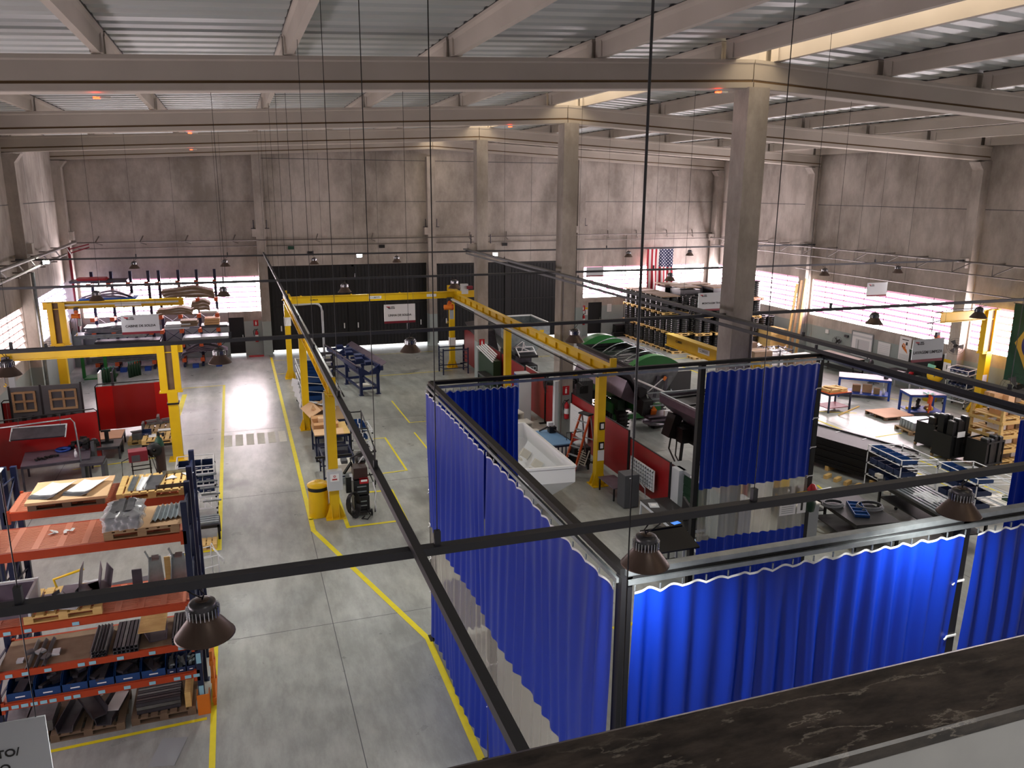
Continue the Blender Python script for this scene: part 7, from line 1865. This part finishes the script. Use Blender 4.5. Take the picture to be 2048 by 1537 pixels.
# things behind the clear strip of the hanging curtain
o = T('white_cabinet', 'pale cabinet showing through the clear curtain strip', 'cabinet', (11.6, 17.2-1.2, 0))
m = MB(); m.bb(-.1, .35, -.1, .3, 0, 1.6); P('cabinet_body', m, M['light_grey'], o)
carton((13.0, 18.4, 0), (.8, .7, 1.5), 'tall brown carton showing through the clear curtain strip', 'card_light')
o = T('red_post_frame', 'red post frame showing through the clear curtain strip', 'frame', (12.4, 17.3, 0))
m = MB(); m.bb(-.05, .05, -.05, .05, 0, 2.0); m.bb(.3, .4, -.05, .05, 0, 2.0); m.bb(-.05, .4, -.04, .04, 1.9, 2.0); P('post', m, M['screen_red'], o)
o = T('grey_cabinet', 'grey square cabinet with paper notices behind the clear curtain strip', 'cabinet', (13.6, 16.0, 0))
m = MB(); m.bb(-.5, .3, -.3, .3, 0, 1.3); P('cabinet_body', m, M['grey_paint'], o, bevel=.01)
m = MB(); m.bb(-.52, .32, -.32, .32, 1.3, 1.34); P('top', m, M['pale'], o)
for k, (x, w, mt, t) in enumerate(((11.95, .45, 'paper', 'white notice sheet hung on the clear curtain strip'), (12.35, .25, 'paper', 'small notice with a black figure on the clear curtain strip'))):
    o = T('notice_sheet', t, 'notice', (x, 14.55, 1.95))
    m = MB(); m.bb(-w/2, w/2, -.012, -.006, -.22, .22); P('sheet', m, M[mt], o)
    m = MB()
    if k: m.bb(-.03, .03, -.015, -.012, -.15, .08); m.bb(-.025, .025, -.015, -.012, .1, .15)
    else: [m.bb(-.17, .17, -.015, -.012, -.17+.05*q, -.155+.05*q) for q in range(7)]
    P('print', m, M['logo_black' if k else 'grey_paint'], o)
    if k:
        m = MB(); m.bb(-w/2-.05, w/2, -.014, -.008, .23, .33); P('strip', m, M['yellow'], o)
o = T('signal_flag', 'red and green cloth tied at the far curtain post', 'cloth', (12.62, 14.55, 2.1))
m = MB(); m.lathe([(0, .0), (.1, .05), (.12, .2), (.05, .32), (0, .34)], 10); P('red_cloth', m, M['red'], o)
m = MB(); m.lathe([(0, -.4), (.09, -.35), (.12, -.15), (.06, .0), (0, .02)], 10); P('green_cloth', m, M['dark_green'], o)
# ------------------------------------------------------------------ noticeboard wall
def wboard(y0, y1, z0, z1, label, name, mt='white_paint', frame=True):
    o = T(name, label, 'board', (XR-.02, (y0+y1)/2, z0)); h = abs(y1-y0)/2
    m = MB(); m.bb(-.03, .0, -h, h, 0, z1-z0); P('panel', m, M[mt], o)
    if frame:
        m = MB()
        for s in (-1, 1): m.bb(-.045, 0, s*h-.03, s*h+.03, -.02, z1-z0+.02)
        for z in (0, z1-z0): m.bb(-.045, 0, -h, h, z-.03, z+.03)
        P('board_frame', m, M['galv'], o)
    return o, h
o, h = wboard(33.2, 31.75, .85, 2.12, 'large whiteboard chart in a metal frame on the grey dado', 'whiteboard')
m = MB(); m.bb(-.034, -.031, -h+.05, h-.05, 1.0, 1.1); m.bb(-.034, -.031, -h+.2, h-.3, .15, .9); P('printed_chart', m, M['light_grey'], o)
m = MB(); m.bb(-.036, -.034, .2, .26, .2, .85); P('print_lines', m, M['grey_paint'], o)
o, h = wboard(31.35, 30.55, 1.25, 1.88, 'small whiteboard beside the large chart', 'whiteboard', frame=False)
m = MB(); [m.bb(-.034, -.031, -h+.08, h-.1, .1+.09*k, .115+.09*k) for k in range(5)]; P('print_lines', m, M['light_grey'], o)
o, h = wboard(30.0, 29.3, 1.25, 2.38, 'white poster with orange hand drawing on the wall', 'poster', 'white', False)
m = MB(); m.hexa([(-.036, .1, .55), (-.032, .1, .55), (-.032, -.2, .35), (-.036, -.2, .35)], [(-.036, .2, .75), (-.032, .2, .75), (-.032, -.12, .55), (-.036, -.12, .55)]); m.box((-.034, .12, .72), (.004, .06, .22), rx=.3); m.box((-.034, .0, .7), (.004, .06, .2), rx=-.2); P('hand_drawing', m, M['orange'], o)
m = MB(); m.bb(-.036, -.032, -.2, .2, .98, 1.02); m.bb(-.036, -.032, -.15, -.05, .75, .9); P('print', m, M['black'], o)
m = MB(); [m.bb(-.036, -.032, -.28, .28, .08+.06*k, .1+.06*k) for k in range(4)]; P('print_lines', m, M['light_grey'], o)
S('switch_box', MB().bb(-.06, 0, -.12, .12, 0, .2), M['white_paint'], 'small white box with two switches on the dado', 'box', (XR, 35.1, 1.65))
o = T('wall_fan', 'small grey wall speaker beside the large chart', 'speaker', (XR-.05, 33.6, 1.75)); m = MB(); m.box((0, 0, 0), (.1, .25, .12)); P('case_mount', m, M['dark_grey'], o); o.name = 'wall_speaker'
o = T('wall_pipe', 'double pipe rail low on the dado below the poster', 'pipe', (XR-.2, 30.0, 1.0))
m = MB(); m.tube([(0, 1.8, .25), (0, -1.6, .25)], .03); m.tube([(0, 1.8, 0), (0, 1.8, -.1)], .03); m.tube([(0, 1.8, .0), (0, -1.6, .0)], .03); [m.bar((.18, y, .1), (0, y, .1), .03) for y in (1.6, 0, -1.4)]; P('hanger_rail', m, M['tray_grey'], o)
o = T('swivel_chair', 'dark office chair by the wall below the small whiteboard', 'chair', (29.3, 30.3, 0), .3)
m = MB(); m.lathe([(0, .45), (.25, .45), (.26, .52), (0, .54)], 14); P('seat', m, M['black'], o)
m = MB(); m.lathe([(0, -.03), (.22, -.02), (.24, .03), (0, .05)], 16, (.0, .22, .95), axis='Y'); m.bar((0, .2, .5), (0, .22, .85), .05); P('backrest', m, M['black'], o)
m = MB(); m.cyl((0, 0, .06), (0, 0, .45), .03, 8); [m.bar((0, 0, .08), (.28*math.cos(a), .28*math.sin(a), .04), .04) for a in (0, 1.26, 2.5, 3.77, 5.03)]; P('wheel_base', m, M['dark_grey'], o)
table((29.6, 33.0, 0), PI/2, 2.6, .7, .9, 'pale wall bench below the large chart', 'pale', 'black', 'black')
table((29.7, 28.9, 0), PI/2, 1.6, .7, .9, 'dark wall bench with white papers below the hanging wash sign', 'black', 'light_grey')
S('paper_sheet', MB().bb(-.15, .15, -.2, .2, 0, .006), M['paper'], 'white papers on the dark wall bench', 'paper', (29.5, 28.9, .9), .2)
o = T('wash_cabinet', 'dark green framed black cabinet on the wall under the wash sign', 'cabinet', (29.95, 28.0, .9))
m = MB(); m.bb(-.2, .4, -.75, .75, 0, 1.1); P('cabinet_body', m, M['black'], o)
m = MB(); m.bb(-.22, -.2, -.75, -.5, .0, 1.1); m.bb(-.22, -.2, -.75, .75, .98, 1.1); P('cabinet_frame', m, M['dark_green'], o)
S('first_aid_box', MB().bb(-.12, 0, -.16, .16, 0, .4), M['white_paint'], 'white dispenser box on the wall beside the black cabinet', 'box', (XR-.0, 27.1, 1.65))
S('mint_cloth', MB().box((0, 0, 0), (.12, .35, .4), rx=.1), M['mint'], 'mint green cloth hanging beside the black cabinet', 'cloth', (29.7, 27.35, 1.35))
o = T('wall_sign', 'yellow and white safety notice on the noticeboard wall column', 'sign', (29.95, 26.75, 1.35))
m = MB(); m.bb(-.012, 0, -.2, .2, 0, .55); P('panel', m, M['paper'], o)
m = MB(); m.bb(-.015, -.012, -.2, .2, .4, .55); P('strip', m, M['yellow'], o)
m = MB(); m.bb(-.015, -.012, -.02, .02, .1, .3); P('pictogram', m, M['black'], o)
o = T('round_bin', 'yellow round bin with tilted yellow lid by the wall column', 'bin', (29.35, 26.9, 0))
m = MB(); m.lathe([(0, 0), (.3, 0), (.32, .9)], 22); P('bin_body', m, M['yellow'], o)
m = MB(); m.lathe([(0, 0), (.34, 0), (.34, .05), (0, .07)], 22); o2 = P('lid', m, M['yellow'], o); o2.location = (.15, 0, 1.15); o2.rotation_euler = (.5, -.9, 0)
m = MB(); m.bb(-.09, .09, -.02, .02, .07, .1); h_ = P('handle', m, M['dark_grey'], o2)
S('red_hat', MB().lathe([(0, 0), (.12, 0), (.1, .1), (0, .12)], 12), M['red'], 'red cap on the wall bench beside the yellow bin', 'cap', (29.55, 28.3, .9))
pipe_rack((29.75, 25.75, 0), -PI/2+.1, 1.0, .6, 1.75, (1.5, 1.2, .9, .6, .3), 'white bin rack behind the yellow jib column', diag=False)
for z, t in ((1.5, 'top'), (1.2, 'second'), (.9, 'third'), (.6, 'fourth')):
    rackbin((29.75, 25.75), -PI/2+.1, 4, .95, .6, .18, z, .12, 'dark bin on the '+t+' shelf behind the yellow jib column, %s along', 'bin_navy', fill='dark_steel', grp='bins behind the jib column '+t)
o = T('brown_column', 'brown painted duct on the wall behind the yellow jib column', 'duct', (30.1, 23.0, 0))
m = MB(); m.bb(-.1, .3, -.3, .3, 0, 2.2); P('duct_body', m, M['wood_dark'], o)
# ------------------------------------------------------------------ flags
def flagmat_us():
    m, N, L, B = nodes('striped_flag'); B.inputs['Roughness'].default_value = .8
    at = N.new('ShaderNodeUVMap'); sp = N.new('ShaderNodeSeparateXYZ'); L.new(at.outputs[0], sp.inputs[0])
    def mth(op, a, b=None):
        n = N.new('ShaderNodeMath'); n.operation = op
        for s, v in ((n.inputs[0], a), (n.inputs[1], b)):
            if v is None: continue
            if hasattr(v, 'is_linked'): L.new(v, s)
            else: s.default_value = v
        return n.outputs[0]
    U, V = sp.outputs[0], sp.outputs[1]
    st = mth('LESS_THAN', mth('FRACT', mth('MULTIPLY', U, 6.5)), .5)
    base = mixc(N, L, st, lin('e9e4e2'), lin('a31a2c'))
    can = mth('MULTIPLY', mth('GREATER_THAN', U, 6/13), mth('GREATER_THAN', V, .6))
    cu = mth('MULTIPLY', mth('SUBTRACT', U, 6/13), 13/7*4.5); cv = mth('MULTIPLY', mth('SUBTRACT', V, .6), 2.5*5.5)
    par = mth('FRACT', mth('ADD', mth('MULTIPLY', mth('FLOOR', mth('MULTIPLY', cv, 2)), .5), cu))
    fx = mth('SUBTRACT', par, .5); fy = mth('SUBTRACT', mth('FRACT', mth('MULTIPLY', cv, 2)), .5)
    d = mth('ADD', mth('MULTIPLY', fx, fx), mth('MULTIPLY', mth('MULTIPLY', fy, fy), .45))
    star = mth('LESS_THAN', d, .032)
    cc = mixc(N, L, star, lin('1c2448'), lin('eeeef2'))
    L.new(mixc(N, L, can, base, cc), B.inputs['Base Color'])
    return m
def add_uv(me, nu, nv):
    uv = me.uv_layers.new(name='UVMap')
    for p in me.polygons:
        for li in p.loop_indices:
            vi = me.loops[li].vertex_index; uv.data[li].uv = ((vi % (nu+1))/nu, (vi//(nu+1))/nv)
m = MB(); nu, nv = 40, 24
m.grid(lambda u, v: ((u-.5)*1.92*(1-.04*(1-v))+.05*math.sin(v*5)*(1-v), -.03+.07*math.sin(u*17+v*2)*(1.1-v), -2.9*(1-v)-.06*math.sin(u*9)*(1-v)), nu, nv)
o = S('national_flag', m, flagmat_us(), 'striped red and white flag with starred blue corner hung upright before the window', 'flag', (26.03, 46.15, 5.52))
add_uv(o.data, nu, nv)
c = MB(); c.cyl((-1.0, 0, 0), (1.0, 0, .03), .015, 6); P('hanger_rod', c, M['dark_steel'], o)
def flagmat_br():
    m, N, L, B = nodes('green_flag'); B.inputs['Roughness'].default_value = .7
    at = N.new('ShaderNodeUVMap'); sp = N.new('ShaderNodeSeparateXYZ'); L.new(at.outputs[0], sp.inputs[0])
    def mth(op, a, b=None):
        n = N.new('ShaderNodeMath'); n.operation = op
        for s, v in ((n.inputs[0], a), (n.inputs[1], b)):
            if v is None: continue
            if hasattr(v, 'is_linked'): L.new(v, s)
            else: s.default_value = v
        return n.outputs[0]
    x = mth('SUBTRACT', sp.outputs[0], .5); y = mth('SUBTRACT', sp.outputs[1], .5)
    rh = mth('LESS_THAN', mth('ADD', mth('DIVIDE', mth('ABSOLUTE', x), .40), mth('DIVIDE', mth('ABSOLUTE', y), .42)), 1)
    xx = mth('MULTIPLY', x, 1.0); yy = mth('MULTIPLY', y, 1.43)
    ci = mth('LESS_THAN', mth('ADD', mth('MULTIPLY', xx, xx), mth('MULTIPLY', yy, yy)), .0625)
    c1 = mixc(N, L, rh, lin('12452f'), lin('c9a93a')); L.new(mixc(N, L, ci, c1, lin('232c74')), B.inputs['Base Color'])
    return m
m = MB()
m.grid(lambda u, v: (.06*math.sin(u*9+v)*(1.2-v), (.5-u)*2.2, -3.15*(1-v)), nu, nv)
o = S('national_flag', m, flagmat_br(), 'green flag with yellow diamond and blue disc hung by the noticeboard wall', 'flag', (29.55, 22.5, 4.87))
add_uv(o.data, nu, nv)
c = MB(); c.cyl((0, -1.15, .01), (0, 1.15, .01), .02, 6); P('hanger_rod', c, M['dark_steel'], o)

# ------------------------------------------------------------------ light, sky, camera
w = bpy.data.worlds.new('World'); SC.world = w; w.use_nodes = True
b = w.node_tree.nodes['Background']; b.inputs[0].default_value = (.95, .97, 1, 1); b.inputs[1].default_value = 3.0
ml = bpy.data.lights.new('mezzanine_fill', 'AREA'); ml.shape = 'RECTANGLE'; ml.size = 1.2; ml.size_y = .3; ml.energy = 70; ml.color = (1, .97, .92)  # added fill behind the camera to brighten the parapet
mo = bpy.data.objects.new('mezzanine_fill', ml); COL.objects.link(mo); mo.location = (3.5, -1.2, 11.0)

cam = bpy.data.cameras.new('camera'); co = bpy.data.objects.new('camera', cam); COL.objects.link(co)
cam.sensor_width = 36; cam.sensor_fit = 'HORIZONTAL'; cam.lens = 1594.16/2048*36; cam.clip_start = .05; cam.clip_end = 300
yaw, pit, rol = .332715907, .239571965, -.00629637261
f = Vector((math.sin(yaw)*math.cos(pit), math.cos(yaw)*math.cos(pit), -math.sin(pit)))
rt = Vector((math.cos(yaw), -math.sin(yaw), 0)); dn = f.cross(rt)
r2_ = rt*math.cos(rol)+dn*math.sin(rol); d2_ = -rt*math.sin(rol)+dn*math.cos(rol)
R3 = Matrix((r2_, -d2_, -f)).transposed()
co.matrix_world = Matrix.Translation((0, 0, 9.2)) @ R3.to_4x4()
SC.camera = co
SC.view_settings.view_transform = 'Standard'; SC.view_settings.look = 'None'; SC.view_settings.gamma = 1; SC.view_settings.exposure = .32
SC.view_settings.use_curve_mapping = False
SC.cycles.max_bounces = 6; SC.cycles.diffuse_bounces = 4; SC.cycles.glossy_bounces = 3; SC.cycles.transparent_max_bounces = 6
SC.cycles.sample_clamp_indirect = 4
